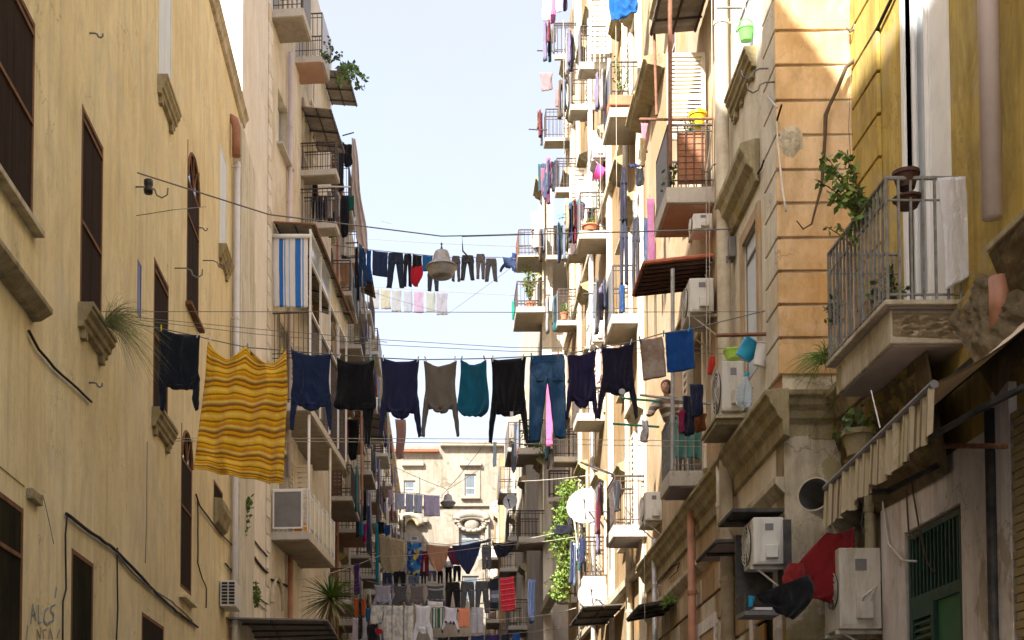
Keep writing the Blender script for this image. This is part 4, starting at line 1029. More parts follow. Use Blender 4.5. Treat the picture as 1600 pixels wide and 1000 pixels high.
q2 = rbal(WB, RS, 1050, 1102, 648, 735, 1030, iron='iron_grey', th=.24, soffit='slab_soffit_lilac', r=.012, label='balcony wrapped in green cloth'); b_, s0, s1, z, pj = q2
GE = Wall((WB.P(s0+.07, 0, 0).x, WB.P(s0+.07, 0, 0).y), (WB.P(s0+.07, 1, 0).x, WB.P(s0+.07, 1, 0).y), (0, -1))
hang('green_cloth', 'green cloth lining the near end of the lower balcony', GE, [[(1051, 655, 1100, 655), (1051, 690, 1100, 690), (1051, 716, 1100, 716)]], (.09,.26,.23), 'cloth', fold=.03, k=2.5, sag=0, thick=.006)
k = MB(); k.box(WB, s0+.09, s1-.06, pj-.07, pj-.055, z+.05, z+.95); tag(k.build('green_screen', cloth((.06,.24,.20)), None), 'green netting stretched along the front of the lower balcony', 'screen')
q3 = rbal(WC, RC, 961, 1011, 742, 820, 945, th=.24, soffit='slab_soffit_lilac', joined=False, label='balcony above the stone cornice with a dark cloth on its rail')
q13 = rbal(WC, RC, 961, 1003, 412, 490, 944, th=.2, joined=False, panel='sheet_grey', label='balcony left of the red edged canopy')
q4 = rbal(WC, RC, 960, 1003, 93, 166, 944, th=.22, joined=False, panel='sheet_grey', label='balcony with terracotta planters')
q5 = rbal(WC, RC, 912, 953, 37, 96, 905, th=.18, panel='sheet_grey', label='topmost balcony beside the hanging blue towel', opened=True)
q10 = rbal(WC, RC, 910, 951, 298, 360, 900, th=.2, panel='sheet_grey', label='balcony with a hanging bowl plant')
q20 = rbal(WC, RC, 913, 946, 838, 900, 905, th=.22, label='low balcony above the grey satellite dish')
q23 = rbal(WC, RC, 905, 945, 585, 645, 895, th=.2, label='balcony behind the dark jackets')
q7 = rbal(WC, RC, 897, 929, 105, 162, 890, th=.16, panel='sheet_grey')
q12 = rbal(WC, RC, 893, 919, 330, 388, 886, th=.16, opened=True)
q6 = rbal(WC, RC, 869, 905, 36, 84, 866, th=.16, panel='sheet_grey')
q9 = rbal(WC, RC, 873, 902, 245, 292, 868, th=.16)
q8 = rbal(WC, RC, 856, 891, 168, 214, 851, th=.12)
q11 = rbal(WC, RC, 857, 892, 355, 398, 853, th=.14, panel='pilaster_grey')
q14 = rbal(WC, RC, 874, 902, 450, 500, 868, th=.16, panel='sheet_grey')
q18 = rbal(WC, RC, 868, 906, 672, 713, 862, th=.16, panel='sheet_grey')
q19 = rbal(WC, RC, 858, 891, 738, 776, 855, th=.16)
q21 = rbal(WC, RC, 872, 901, 885, 932, 868, th=.2)
q22 = rbal(WC, RC, 893, 914, 800, 872, 888, th=.16)
# windows and hoods between the balconies, seen steeply from below
for (s_, v_) in ((3.2, 0), (6.9, 0), (10.6, 0), (14.2, 0)):
    for zz in (7.4, 10.9, 14.4, 17.9, 21.4):
        if any(abs(s_-(h[0]+h[1])/2) < 1.3 and abs(zz-h[2]) < 2.6 for h in RC.holes): continue
        window(RC, s_-.4, s_+.4, zz, zz+1.5, frame='cream_paint', panel=['brown_wood', 'pilaster_grey', 'glass_dark'][int(s_+zz) % 3], rails=(.5,)); hood(RC, s_-.4, s_+.4, zz+1.56, .28); sill(RC, s_-.4, s_+.4, zz, .16)
for (s_) in (sq+1.6, sq+4.6):
    for zz in (14.2, 17.8, 21.0):
        if any(abs(s_-(h[0]+h[1])/2) < 1.2 and abs(zz-h[2]) < 2.4 for h in RS.holes): continue
        window(RS, s_-.4, s_+.4, zz, zz+1.5, frame='cream_paint', panel='brown_wood', rails=(.5,)); hood(RS, s_-.4, s_+.4, zz+1.56, .34, 'mossy_stone')
# window hoods seen under the tin roof
for (ua, ub, v) in ((1042, 1028, 95), (1024, 1012, 150)):
    hood(RS, WB.s(ua), WB.s(ub), WB.z(ua, v), .4, 'mossy_stone')
for x in (2.1, 8.8): downpipe(['slender cream pipe on the sunlit balcony house', 'white pipe farther along the sunlit balcony house'][int(x > 5)], WC, x, .5, 26.5, .07, ['pipe_cream', 'pipe_white'][int(x > 5)], o=.11, clips=3.3)
for i, x in enumerate((.35, 5.3, 12.4)):
    m = MB(); m.box(WC, x, x+.5, .003, .08, 0, 26.8); m.build('pilaster', ['cream_wall', 'pale_wall', 'cream_wall'][i], RC.o)
for zz in (6.4, 16.6): 
    m = MB(); m.box(WC, .01, WC.L-.01, .003, .14, zz, zz+.16); m.build('string_course', 'stone_trim', RC.o)
RS.finish(); RC.finish()
# --- jutting grey house with its two end balconies
def dbal(vrail, vfl, **kw): return rbal(WD, RD, 809, 851, vrail, vfl, 802, **kw)
d1 = dbal(441, 479, th=.2, soffit='slab_soffit', label='balcony with a terracotta pot on the jutting grey house')
d2 = rbal(WD, RD, 812, 851, 362, 398, 806, th=.06, panel='rust', label='rusty boxed balcony at the top of the grey house')
d3 = rbal(WD, RD, 812, 851, 655, 699, 806, th=.22, panel='glass_pale', label='shaded balcony with plants and glass sides')
d4 = rbal(WD, RD, 812, 851, 797, 838, 806, th=.2, label='low balcony with a white drying rack')
for i, (zz, sx) in enumerate([(5.0, 8), (8.5, 8), (12, 8), (15.5, 8), (5, 15), (8.5, 15), (12, 15), (15.5, 15)]):
    b = balcony(RD, sx, sx+2.4, zz, .75, joined=True, panel=[None, 'sheet_grey'][i % 2]); fdoor(RD, sx+.6, sx+1.6, zz, 2.1)
RD.finish()
m = MB(); m.box(WORLD, 4.19, 4.5, 43.95, 43.998, 0, 20.3); m.build('corner_strip', 'pale_wall', RD.o)
for i, x in enumerate((5, 5.15)):
    pass
floors(WF_, RF, [1.5, 8.5, 16], [4.6, 8.0, 11.4, 14.8], 2.8, .7)
RF.finish()

# ------------------------------------------------------------------ mustard house at the right edge
gA = [(-120), (-50), 21, 87, 152, 218, 284, 350, 416, 482, 548]
sQ = WA.s(1352), WA.s(1385)
for i in range(len(gA)-1):
    zt, zb = WA.z(1351, gA[i]), WA.z(1351, gA[i+1]); k = MB(); k.box(WA, sQ[1], WA.L-.002, .003, .05, zb+.018, zt-.018); k.build('corner_block', 'mustard_wall', RA.o, bevel=.008)
a, b = WA.s(1487), WA.s(1424); bz = WA.z(1515, 465); bt = WA.z(1424, -150)
RA.hole(a, b, bz, bt)
m = MB()
m.box(WA, a-.10, a, -.3, .03, bz, bt+.1); m.box(WA, b, b+.08, -.3, .03, bz, bt+.1); m.box(WA, a, b, -.3, .028, bt, bt+.1)
w_ = m.build('balcony_door', 'white_paint', RA.o, bevel=.006)
m = MB(); m.box(WA, a+.002, a+.62, -.12, -.06, bz, bt); m.build('door_leaf', 'white_paint', w_, bevel=.006)
m = MB(); m.box(WA, b-.5, b-.36, -.12, -.05, bz, bt); m.box(WA, b-.1, b-.002, -.12, -.05, bz, bt); m.box(WA, b-.36, b-.1, -.118, -.052, bz, bz+.5); m.build('door_leaf', 'white_paint', w_)
m = MB(); m.box(WA, b-.36, b-.1, -.09, -.08, bz+.5, bt); m.build('pane', 'glass_pale', w_)
m = MB(); m.box(WA, a+.62, b-.5, -.22, -.2, bz, bt); m.build('pane', 'glass_dark', w_)
for x in (b-.12, b-.45): 
    m = MB(); m.tube([WA.P(x, -.04, bz), WA.P(x, -.04, bt)], .02, 6); m.build('door_bolt', 'white_paint', w_)
downpipe('thick pale lilac drainpipe right of the tall white door', WA, WA.s(1556, .16), WA.z(1556, 335, .16), 12, .088, 'pipe_lilac', o=.16, clips=9)
downpipe('short salmon drainpipe stub below the lilac one', WA, WA.s(1565, .16), WA.z(1565, 515, .16), WA.z(1565, 430, .16), .088, 'pipe_rust', o=.16, clips=9)
# balcony
s0, s1 = WA.s(1515), WA.s(1290, .78); pj = .78
sb_, = [balcony(RA, s0, s1, bz, pj, railh=WA.w(1515, 268)[1]-bz, th=.05, iron='iron_grey', r=.011, step=.115, brackets=False, slab='stone_trim', soffit='slab_soffit_lilac', rails=(1.0, .05, .82), label='near balcony with grey iron railings')]
zt = bz-.05
k = MB(); k.box(WA, s0+.10, s1-.10, -.02, pj-.08, zt-.34, zt-.003); k.build('balcony_edge', 'stone_trim', sb_, bevel=.015)
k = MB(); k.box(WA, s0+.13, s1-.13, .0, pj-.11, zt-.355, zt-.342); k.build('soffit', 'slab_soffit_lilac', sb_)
def blob_wall(name, label_mat, parent, pts, seed, amp, res=26, W_=WA, base=.02):
    """lumpy broken masonry over a quad given by four (s, o, z) corners"""
    k = MB(); A, B_, C, D = pts; n = res
    for i in range(n+1):
        for j in range(n+1):
            x, y = i/n, j/n
            p = [lerp(lerp(A[q], B_[q], x), lerp(D[q], C[q], x), y) for q in range(3)]
            e = min(x, 1-x, y, 1-y)*6; e = min(1, e)
            d = amp*e*(noise.fractal((x*5+seed, y*5, seed), .75, 2.1, 6)+.3) 
            k.v.append(W_.P(p[0], p[1]+base+d, p[2]+.3*d))
    for i in range(n):
        for j in range(n):
            a = i*(n+1)+j; k.f.append((a, a+n+1, a+n+2, a+1))
    return k.build(name, label_mat, parent, recalc=False, smooth=True)
qz = WA.z(1545, 385, .25)
def qp(u, v, o): s_, z_ = WA.w(u, v, o); return (s_, o, z_)
blob_wall('broken_masonry', 'rough_dark', RA.o, [qp(1640, 470, .10), qp(1548, 432, .04), qp(1478, 470, .30), qp(1430, 600, .34)][:0] or [qp(1660, 480, .10), qp(1534, 425, .03), qp(1484, 500, .26), qp(1560, 620, .30)], 3, .06)
EF = Wall((WA.P(s0+.10, 0, 0).x, WA.P(s0+.10, 0, 0).y), (WA.P(s0+.10, 1, 0).x, WA.P(s0+.10, 1, 0).y), (0, -1))
blob_wall('broken_concrete', 'rough_masonry', sb_, [(.02, .0, zt-.05), (pj-.10, .0, zt-.05), (pj-.10, .0, zt-.27), (.02, .0, zt-.30)], 9, .05, 24, W_=EF, base=.004)
blob_wall('broken_masonry', 'rough_dark', RA.o, [(s0+.2, .30, bz-.42), (WA.L+.1, .30, bz-.30), (WA.L+.1, .06, bz-1.5), (s0+.2, .1, bz-1.6)], 7, .14, 34)
k = MB(); k.prism(WA, [(-.02, bz+.12), (.46, bz+.02), (.46, bz-.06), (.36, bz-.12), (.3, bz-.28), (-.02, bz-.32)], s1+.02, WA.L+.25); k.build('ledge', 'mossy_stone', RA.o, bevel=.012)
k = MB(); k.prism(WA, [(-.02, bz-.34), (.25, bz-.34), (.22, bz-.8), (.12, bz-1.05), (-.02, bz-1.1)], s1-.9, WA.L+.24); k.build('cornice_frieze', 'warm_wall', RA.o, bevel=.012)
k = MB(); k.prism(WA, [(-.02, qz+.10), (.25, qz+.03), (.25, qz-.03), (-.02, qz-.02)], WA.s(1700, .25), WA.s(1545, .25)); k.build('stone_shelf', 'mossy_stone', RA.o, bevel=.01)
blob_wall('broken_masonry', 'rough_dark', RA.o, [(WA.s(1700, .2), .22, qz-.03), (WA.s(1552, .2), .20, qz-.03), (WA.s(1552, .2), .02, qz-.50), (WA.s(1700, .2), .05, qz-.62)], 12, .05, 20)
# lower shop wall: lilac plaster, lattice door, brick edge, dark pipe
zz = bz-1.4
lm = MB(); dA, dB = WA.s(1508), WA.s(1425); dz = WA.z(1508, 796)
for (x0, x1, y0, y1) in ((WA.s(1552), dA-.05, 0, zz), (dA-.05, dB+.05, dz+.04, zz), (dB+.05, WA.s(1385), 0, zz)): lm.box(WA, x0, x1, .01, .09, y0, y1)
lm.build('plaster_panel', 'lilac_wall', RA.o, bevel=.01)
lm = MB(); lm.box(WA, WA.s(1591), WA.s(1562), .01, .088, 0, zz+.3); lm.build('plaster_panel', 'lilac_wall', RA.o, bevel=.01)
blob_wall('broken_masonry', 'rough_masonry', RA.o, [(WA.s(1384), .02, 0), (WA.L-.01, .02, 0), (WA.L-.01, .02, zz), (WA.s(1384), .02, zz)], 21, .06, 24)
downpipe('dark vertical pipe at the edge of the lilac plaster', WA, WA.s(1545, .12), .3, WA.z(1545, 640, .12), .045, 'metal_black', o=.12, clips=3)
dt = thing('green_door', 'dark green door with a barred fanlight and louvred leaf', 'door', WA.P(dA, .05, 0))
m = MB()
dzb = WA.z(1508, 905); dm = (dA+dB)/2
m.box(WA, dA, dA+.05, .02, .07, 0, dz); m.box(WA, dB-.05, dB, .02, .07, 0, dz); m.box(WA, dA+.05, dB-.05, .02, .068, dz-.05, dz); m.box(WA, dA+.05, dB-.05, .02, .068, dzb-.12, dzb)
m.build('frame', 'green_paint', dt, bevel=.004)
for i in range(13):
    x = dA+.1+i*(dB-dA-.2)/12; k = MB(); k.box(WA, x-.014, x+.014, .03, .062, dzb, dz-.05); k.build('bar', 'green_paint', dt)
m = MB(); m.box(WA, dA+.051, dB-.051, .012, .02, dzb, dz-.05); m.build('pane', 'glass_dark', dt)
m = MB(); m.box(WA, dA+.05, dm-.02, .02, .04, 0, dzb-.12); m.build('door_leaf', 'green_panel', dt)
lf = MB(); lf.box(WA, dm, dm+.07, .02, .08, 0, dzb-.12); lf.box(WA, dB-.12, dB-.05, .02, .08, 0, dzb-.12); lf.box(WA, dm+.07, dB-.12, .02, .078, dzb-.24, dzb-.12); lf.build('louvred_leaf', 'green_paint', dt)
for i in range(22):
    z_ = dzb-.30-i*.075; k = MB(); k.hexa([WA.P(dm+.07, .07, z_), WA.P(dm+.07, .03, z_+.055), WA.P(dB-.12, .03, z_+.055), WA.P(dB-.12, .07, z_)]+[WA.P(dm+.07, .07, z_+.01), WA.P(dm+.07, .03, z_+.065), WA.P(dB-.12, .03, z_+.065), WA.P(dB-.12, .07, z_+.01)]); k.build('slat', 'green_paint', dt)
bk = None; n_ = 0
for r_ in range(26):
    for c_ in range(3):
        x = WA.s(1593)-.85+c_*.26+(r_ % 2)*.05; z_ = 3.0+r_*.075
        if n_ == 0:
            k = MB(); k.box(WA, x, x+.25, .01, .10, z_, z_+.065); bk = k.build('brick', 'yellow_brick', RA.o, bevel=.004); x00, z00 = x, z_
        else:
            q = bpy.data.objects.new('brick', bk.data); COL.objects.link(q); q.parent = RA.o; q.location = WA.d*(x-x00)+Vector((0, 0, z_-z00))
        n_ += 1
RA.finish()
for r_ in range(16):
    for c_ in range(3):
        k = MB(); x = 4.33+c_*.2+(r_ % 2)*.05; z_ = 2.2+r_*.078; k.box(WORLD, x, x+.19, Z16-.05, Z16-.021, z_, z_+.068)
        k.build('brick', 'yellow_brick', RB.o)
kk = blob_wall('broken_masonry', 'stone_trim', RB.o, [(.0, .02, 3.5), (.9, .02, 3.5), (.9, .02, 6.0), (.0, .02, 6.0)], 31, .05, 26, W_=WE)
# ------------------------------------------------------------------ things on and around the right hand walls
s0b, s1b = s0, s1 = WA.s(1515), WA.s(1290, .78)
p = WA.P(s0-.02, .3, bz+1.0)
NE = Wall((WA.P(s0, 0, 0).x, WA.P(s0, 0, 0).y-.03), (WA.P(s0, 1, 0).x, WA.P(s0, 1, 0).y-.03), (0, -1))
hang('white_sheet', 'white sheet tied over the end of the near balcony railing', NE, [[(1464, 279, 1509, 275), (1470, 330, 1514, 330), (1475, 400, 1520, 390), (1477, 455, 1521, 428)]], (.74,.74,.77), 'sheet', fold=.01, k=1, sag=0, thick=.006)
pot('brown flower pot hooked inside the near balcony railing', WA.P(s0+.12, .52, WA.z(1410, 306, .5)), .12, .16, 'terracotta_dark')
pot('second brown pot hanging below the first on the near balcony', WA.P(s0+.14, .50, WA.z(1410, 335, .5)), .13, .10, 'terracotta_dark')
bush('climbing plant reaching out past the far end of the near balcony', WA.pt(1318, 300, .9), (.6, .9, .75), 420, .095, 'leaf_green', root=WA.pt(1355, 345, .7), seed=21, sparse=True, stems=14, mat2='leaf_lime')
bush('leafy sprig trailing to the left of the near balcony', WA.pt(1292, 368, 1.0), (.7, .3, .22), 60, .06, 'leaf_lime', root=WA.pt(1335, 385, .85), seed=22, sparse=True, stems=5)
bush('dark green pot plant at the foot of the near railing', WA.P(s0+.35, .6, bz+.2), (.3, .4, .45), 160, .07, 'leaf_dark', root=WA.P(s0+.35, .55, bz+.02), seed=23)
bush('small leafy plant low behind the railing bars', WA.pt(1303, 480, .7), (.2, .25, .6), 90, .06, 'leaf_dark', root=WA.pt(1303, 500, .7), seed=24)
for i, (u, v, l, m_) in enumerate([(1262, 590, 'yellow green weeds on the ledge below the corner blocks', 'leaf_lime'), (1288, 560, 'weeds growing under the far end of the near balcony', 'leaf_green'), (1246, 618, 'small fern hanging over the stone ledge', 'leaf_lime')]):
    grass_tuft(l, WA.pt(u, v, .5), (-.3, -.4, .5), 90, .5, mat=m_, mat2='leaf_green', seed=40+i, spread=.9, droop=.6, w=.012)
tuft = bush('small fern with a pot under the big awning', WA.pt(1335, 668, .6), (.35, .4, .35), 120, .08, 'leaf_dark', root=WA.pt(1340, 688, .55), seed=25, mat2='leaf_green')
pot('grey stone pot tucked under the balcony', WA.pt(1342, 712, .55), .17, .26, 'mossy_stone', 'stone_pot')
# branch and wires climbing the corner blocks
def wpts(L, Y): return [at(u, v, Y) for u, v in L]
m = MB(); m.tube(wpts([(1350, 85), (1338, 92), (1322, 105), (1308, 140), (1296, 165), (1290, 180), (1289, 215), (1286, 260), (1284, 290), (1276, 320), (1268, 350), (1255, 358), (1245, 345)], 15.42), [.022,.022,.024,.022,.02,.026,.02,.02,.018,.014,.012,.01,.008], 6)
tag(m.build('vine_stem', 'twig', None, smooth=True), 'bare vine stem arching across the orange corner blocks', 'vine')
for i, L in enumerate([[(1328, 0), (1326, 60), (1329, 130), (1326, 200), (1330, 260)], [(1336, 0), (1340, 80), (1345, 200), (1348, 280)], [(1340, 0), (1337, 100), (1343, 250)]]):
    rope('wire', ['leftmost thin wire hanging down the orange corner blocks', 'thin wire along the edge of the orange corner blocks', 'middle wire hanging down the orange corner blocks'][i], wpts(L, 15.46), .004, 'cable_grey', 'wire', seg=3)
m = MB(); m.tube(wpts([(1345, 33), (1337, 34), (1334, 46), (1328, 50), (1323, 44), (1323, 30)], 15.4), .014, 6); tag(m.build('wall_hook', 'wire_steel', None, smooth=True), 'curved iron hook high on the orange corner blocks', 'hook')
cable('dark cable rising along the mustard corner blocks', WA, [(1352, 82), (1365, 60), (1380, 25), (1392, 0), (1410, -40)], .02)
for (u, v, l) in [(1206, 107, 'upper curved hook left of the orange corner'), (1216, 128, 'lower curved hook left of the orange corner'), (1137, 255, 'curved hook beside the cream drainpipe')]: hook(l, WB, u, v, .3)
cable('long dark cable slanting down the quoined house', WB, [(1222, 165), (1205, 215), (1190, 262), (1165, 300), (1140, 325), (1125, 345)], .012)
cable('white cable looping over the broken plaster', WB, [(1213, 170), (1216, 230), (1222, 290), (1228, 330)], .012, 'cable_white')
k = MB(); k.tube([WB.pt(1199, 150, .05), WB.pt(1214, 168, .2)], .012, 5); tag(k.build('bracket', 'galvanised', None), 'small metal bracket at the corner above the broken plaster', 'bracket')
for i in range(3):
    k = MB(); s_, z_ = WB.w(1148-i*3, 390); k.box(WB, s_-.12, s_+.12, .003, .10, z_-.14, z_+.14); k.box(WB, s_-.05, s_+.05, .1, .13, z_-.2, z_-.1)
    if i == 0: tag(k.build('meter_box', 'sheet_grey', None, bevel=.01), 'grey meter box beside the drainpipe', 'meter')
# air conditioners
def ac(label, W_, un, uo, v0, v1, ln=.8, **kw):
    """near end face spans columns uo (street side) to un (wall side)"""
    off = kw.pop('off', .06); s0 = W_.s(un, off); Y = W_.P(s0, off, 0).y; X = (uo-U0)/FPX*Y; o1 = abs((W_.P(s0, 0, 0)-Vector((X, Y, 0))).dot(W_.n))
    z1 = W_.w(un, v0, off)[1]; z0 = W_.w(un, v1, off)[1]
    return ac_unit(label, W_, s0, s0+ln, off, o1, z0, z1, **kw)
ac('white air conditioner beside the red edged canopy', WB, 1117, 1085, 430, 484)
ac('beige air conditioner behind the plastic water bottle', WB, 1163, 1135, 563, 642, mat='ac_beige')
ac('white air conditioner above the satellite dish cornice', WC, 1033, 1012, 770, 815)
ac('small white air conditioner under the balcony beyond the jackets', WC, 945, 930, 492, 532)
ac('boxed air conditioner under the dark sheet canopy', WB, 1222, 1182, 810, 884, mat='ac_white')
ac('white air conditioner below the pale balcony soffit', WB, 1116, 1092, 326, 352, ln=.4, bracket=False)
ac('pale air conditioner high beside the sunlit balconies', WC, 948, 932, 193, 236)
big = ac_unit('large weathered air conditioner with hanging cables in front of the red fabric', WA, WA.s(1372, .1)-.0, WA.s(1372, .1)+.55, .1, .56, WA.z(1372, 985, .1), WA.z(1372, 858, .1), mat='ac_beige', back=True)
# left one shows its louvred face
t = thing('air_conditioner', 'small white air conditioner with a louvred face beside the white drainpipe', 'air conditioner', WL.pt(340, 948, 0))
s_, z0 = WL.w(342, 947); Yn = WL.P(s_, 0, 0).y; z1 = WL.w(342, 906)[1]
m = MB(); m.box(WORLD, -3.58, -3.30, Yn, Yn+.75, z0, z1); m.build('casing', 'ac_white', t, bevel=.012)
for c_ in range(2):
    for r_ in range(7):
        m = MB(); x0 = -3.56+c_*.13; zz_ = z0+.04+r_*(z1-z0-.06)/7; m.box(WORLD, x0+.01, x0+.115, Yn-.008, Yn-.001, zz_, zz_+(z1-z0)/7*.62); m.build('vent_slot', 'plastic_black', t)
# roofs and canopies on the right
def canopy(label, W_, un, vn, uf, wo, drop, **kw):
    s0, z = W_.w(un, vn); s1 = W_.s(uf)
    return awning(label, [W_.P(s0, .03, z), W_.P(s1, .03, z), W_.P(s1, wo, z-drop), W_.P(s0, wo, z-drop)], **kw)
canopy('slatted tin canopy with a red edge over the right side washing', WB, 1118, 400, 1096, 1.05, .10, edge='red_tile', mat='terracotta', n=12, amp=.05, beams=8, beam='iron_dark')
sR, zR = WB.w(1092, 48); awning('grey corrugated roof at the top above the reed mat balcony', [WB.P(sR-2.6, .03, zR), WB.P(sR, .03, zR), WB.P(sR, .78, zR-.05), WB.P(sR-2.6, .78, zR-.05)], n=10, beam='iron_dark')
k = MB(); k.tube([WB.pt(1051, 735, .86), WB.pt(1051, 420, .86)], .028, 8); tag(k.build('pole', 'galvanised', None), 'tall galvanised pole holding up the red edged canopy', 'pole')
k = MB(); k.tube([WB.pt(1047, 260, .86), WB.pt(1047, -30, .86)], .03, 8); tag(k.build('pole', 'rust', None), 'rusty pole above the reed mat balcony', 'pole')
k = MB(); k.tube([WB.pt(1026, 180, .7), WB.pt(1022, 40, .7)], .022, 8); tag(k.build('pole', 'rust', None), 'thin rusty pole left of the louvred shutter', 'pole')
canopy('flat dark canopy over the boxed air conditioner', WB, 1230, 799, 1200, .63, .0, corr=False, mat='metal_black', th=.04, beams=1)
canopy('dark sheet canopy with a pale underside on the lower right', WB, 1178, 846, 1141, .48, .01, corr=False, mat='slab_soffit_lilac', edge='metal_black', th=.03, beams=1)
canopy('narrow mossy canopy on the lower right', WB, 1062, 938, 1035, .7, .12, corr=False, mat='metal_black', th=.05)
canopy('weathered sheet roof under the lower satellite dish', WC, 977, 945, 945, .95, .05, corr=False, mat='corrugated_dark', th=.03)
grass_tuft('moss and weeds on the narrow canopy', WB.pt(1045, 940, .4), (-.1, -.2, .8), 120, .2, mat='leaf_lime', mat2='leaf_green', seed=61, spread=1, droop=.3, w=.012)
k = MB(); s_, z_ = WB.w(1226, 815, .1); k.box(WB, s_-.02, s_+.0, .03, .12, z_-.95, z_+.02); k.box(WB, s_+.75, s_+.80, .03, .5, z_-.9, z_+.0); k.box(WB, s_+.002, s_+.748, .03, .05, z_-.9, z_); tag(k.build('cabinet', 'metal_black', None), 'open dark cabinet around the boxed air conditioner', 'cabinet')
# rod with buckets
zr_ = WB.z(1195, 523)
k = MB(); k.tube([WB.pt(1199, 522, .03), WB.pt(1120, 524, .55)], .025, 7); tag(k.build('rod', 'rust', None), 'rusty rod carrying the blue basin', 'rod')
def bucket(label, c, r, h, axis, mat, name='bucket'):
    k = MB(); k.lathe(c, axis, [(0,0),(r*.72,0),(r*.75,.01),(r,h),(r*1.08,h+.004),(r*1.08,h+.02),(r*.97,h+.015),(r*.7,.02),(0,.02)], 24); return tag(k.build(name, mat, None, smooth=False), label, name.replace('_', ' '))
bucket('bright blue basin hung tilted from the rusty rod', at(1160, 560, 16.6), .14, .22, (.55, -.25, .75), 'plastic_blue', 'basin')
bucket('white plastic bag shaped tub hanging right of the blue basin', at(1186, 572, 16.4), .11, .26, (.25, -.2, .9), 'plastic_white', 'tub')
bucket('lime green tub on top of the beige air conditioner', at(1146, 561, 17.8), .13, .10, (0, 0, 1), 'plastic_lime', 'tub')
bt_ = thing('water_bottle', 'large clear plastic water bottle standing on the stone cornice', 'bottle', at(1162, 640, 16.5)); c = at(1162, 633, 16.5)
m = MB(); pr = [(0, 0)]
for i in range(22):
    h = i/21*.33; pr.append((.10*(1-.07*(i % 3 == 0))*(1 if i < 15 else 1-(i-14)*.10), h))
pr += [(.025, .35), (.025, .385), (0, .385)]; m.lathe(c, (.1, 0, 1), pr, 20); m.build('bottle_body', 'clear_plastic', bt_, smooth=True)
m = MB(); m.lathe(c+Vector((.037, 0, .37)), (.1, 0, 1), [(0,0),(.032,0),(.032,.035),(0,.035)], 12); m.build('cap', 'plastic_blue', bt_)
k = MB(); s_, z_ = WB.w(1170, 640, .1); k.box(WB, s_, s_+1.1, .05, .52, z_-.1, z_-.06); k.box(WB, s_+.1, s_+1.0, .05, .5, z_-.16, z_-.103); tag(k.build('shelf', 'mossy_stone', None), 'stone and board shelf under the beige air conditioner', 'shelf')
hang('red_cloth', 'small red cloth tied beside the cream drainpipe', Wall((3, 17.6), (5, 17.8), (0, -1)), [[(1110, 555, 1116, 553), (1106, 570, 1117, 570), (1105, 584, 1112, 586)]], (.62,.05,.03), 'cloth', q=.5)
# green basket high up, blue bucket etc
bk_ = bucket('bright green basket hanging below the topmost right window', at(1166, 64, 16.9), .10, .14, (0, -.1, 1), 'plastic_green', 'basket')
m = MB(); c = at(1166, 48, 16.9); m.tube([c+Vector((.11*math.cos(a*math.pi/10), 0, .16*math.sin(a*math.pi/10))) for a in range(11)], .008, 5); o_ = m.build('basket_handle', 'plastic_green', None); o_.parent = bk_; o_.location = ORG[o_.name]-ORG[bk_.name]
rope('line', 'thin line the green basket hangs from', [at(1166, 38, 16.9), at(1164, 5, 16.9), at(1190, -30, 16.9)], .004, 'rope_pale')
# dishes
dish('large white satellite dish above the climbing plant', at(916, 793, 36), .52, (-.25, -1, .25), stay=WC.pt(955, 800, .1))
dish('white satellite dish propped on the weathered sheet roof', at(928, 930, 34), .40, (-.35, -1, .3), stay=WC.pt(950, 940, .1))
dish('small grey satellite dish near the distant balconies', at(798, 784, 52), .30, (-.5, -1, .1), 'dish_grey')
dish('small pale satellite dish beside the palazzo', at(776, 793, 75), .38, (-.3, -1, .1))
# climbing plant: leaves falling in a curtain
cp = thing('climbing_plant', 'lush lime green climbing plant hanging beside the large satellite dish', 'plant', at(880, 930, 38)); rg = random.Random(77); a_ = MB(); b_ = MB(); c_ = MB()
for i in range(2600):
    v = rg.uniform(755, 935); w_ = 10+8*noise.noise((v*.03, 2, 1))+(12 if v > 830 and v < 880 else 3); cu = 882+10*noise.noise((v*.02, 5, 3))-(3 if v > 880 else 0)
    if v < 790: cu = 888; w_ = 16
    u = cu+rg.gauss(0, 1)*w_*.55
    p = at(u, v, 38+rg.uniform(-.5, .5))
    leaf_quad([a_, b_, b_][rg.randrange(3)], p, rdir(rg, (0, -.3, -.5)), rdir(rg), rg.uniform(.06, .13), rg.uniform(.05, .10))
for i in range(9): c_.tube([at(875+i*2, 945, 38), at(874+i*2.4, 880, 38.1), at(878+i*2, 820, 38.1), at(882+i*1.5, 765, 38)], .012, 4)
tag(a_.build('foliage', 'leaf_green', cp, recalc=False), kind='stuff'); tag(b_.build('foliage', 'leaf_lime', cp, recalc=False), kind='stuff'); c_.build('stems', 'twig', cp)
m = MB(); m.box(WC, WC.s(905), WC.s(885), .62, .9, WC.z(900, 940), WC.z(900, 928)); tag(m.build('planter', 'stone_trim', None, bevel=.01), 'pale trough below the climbing plant', 'planter')
bush('yellowish leafy plant just above the large white satellite dish', at(893, 762, 38.5), (.5,.4,.5), 200, .1, 'leaf_lime', seed=31)
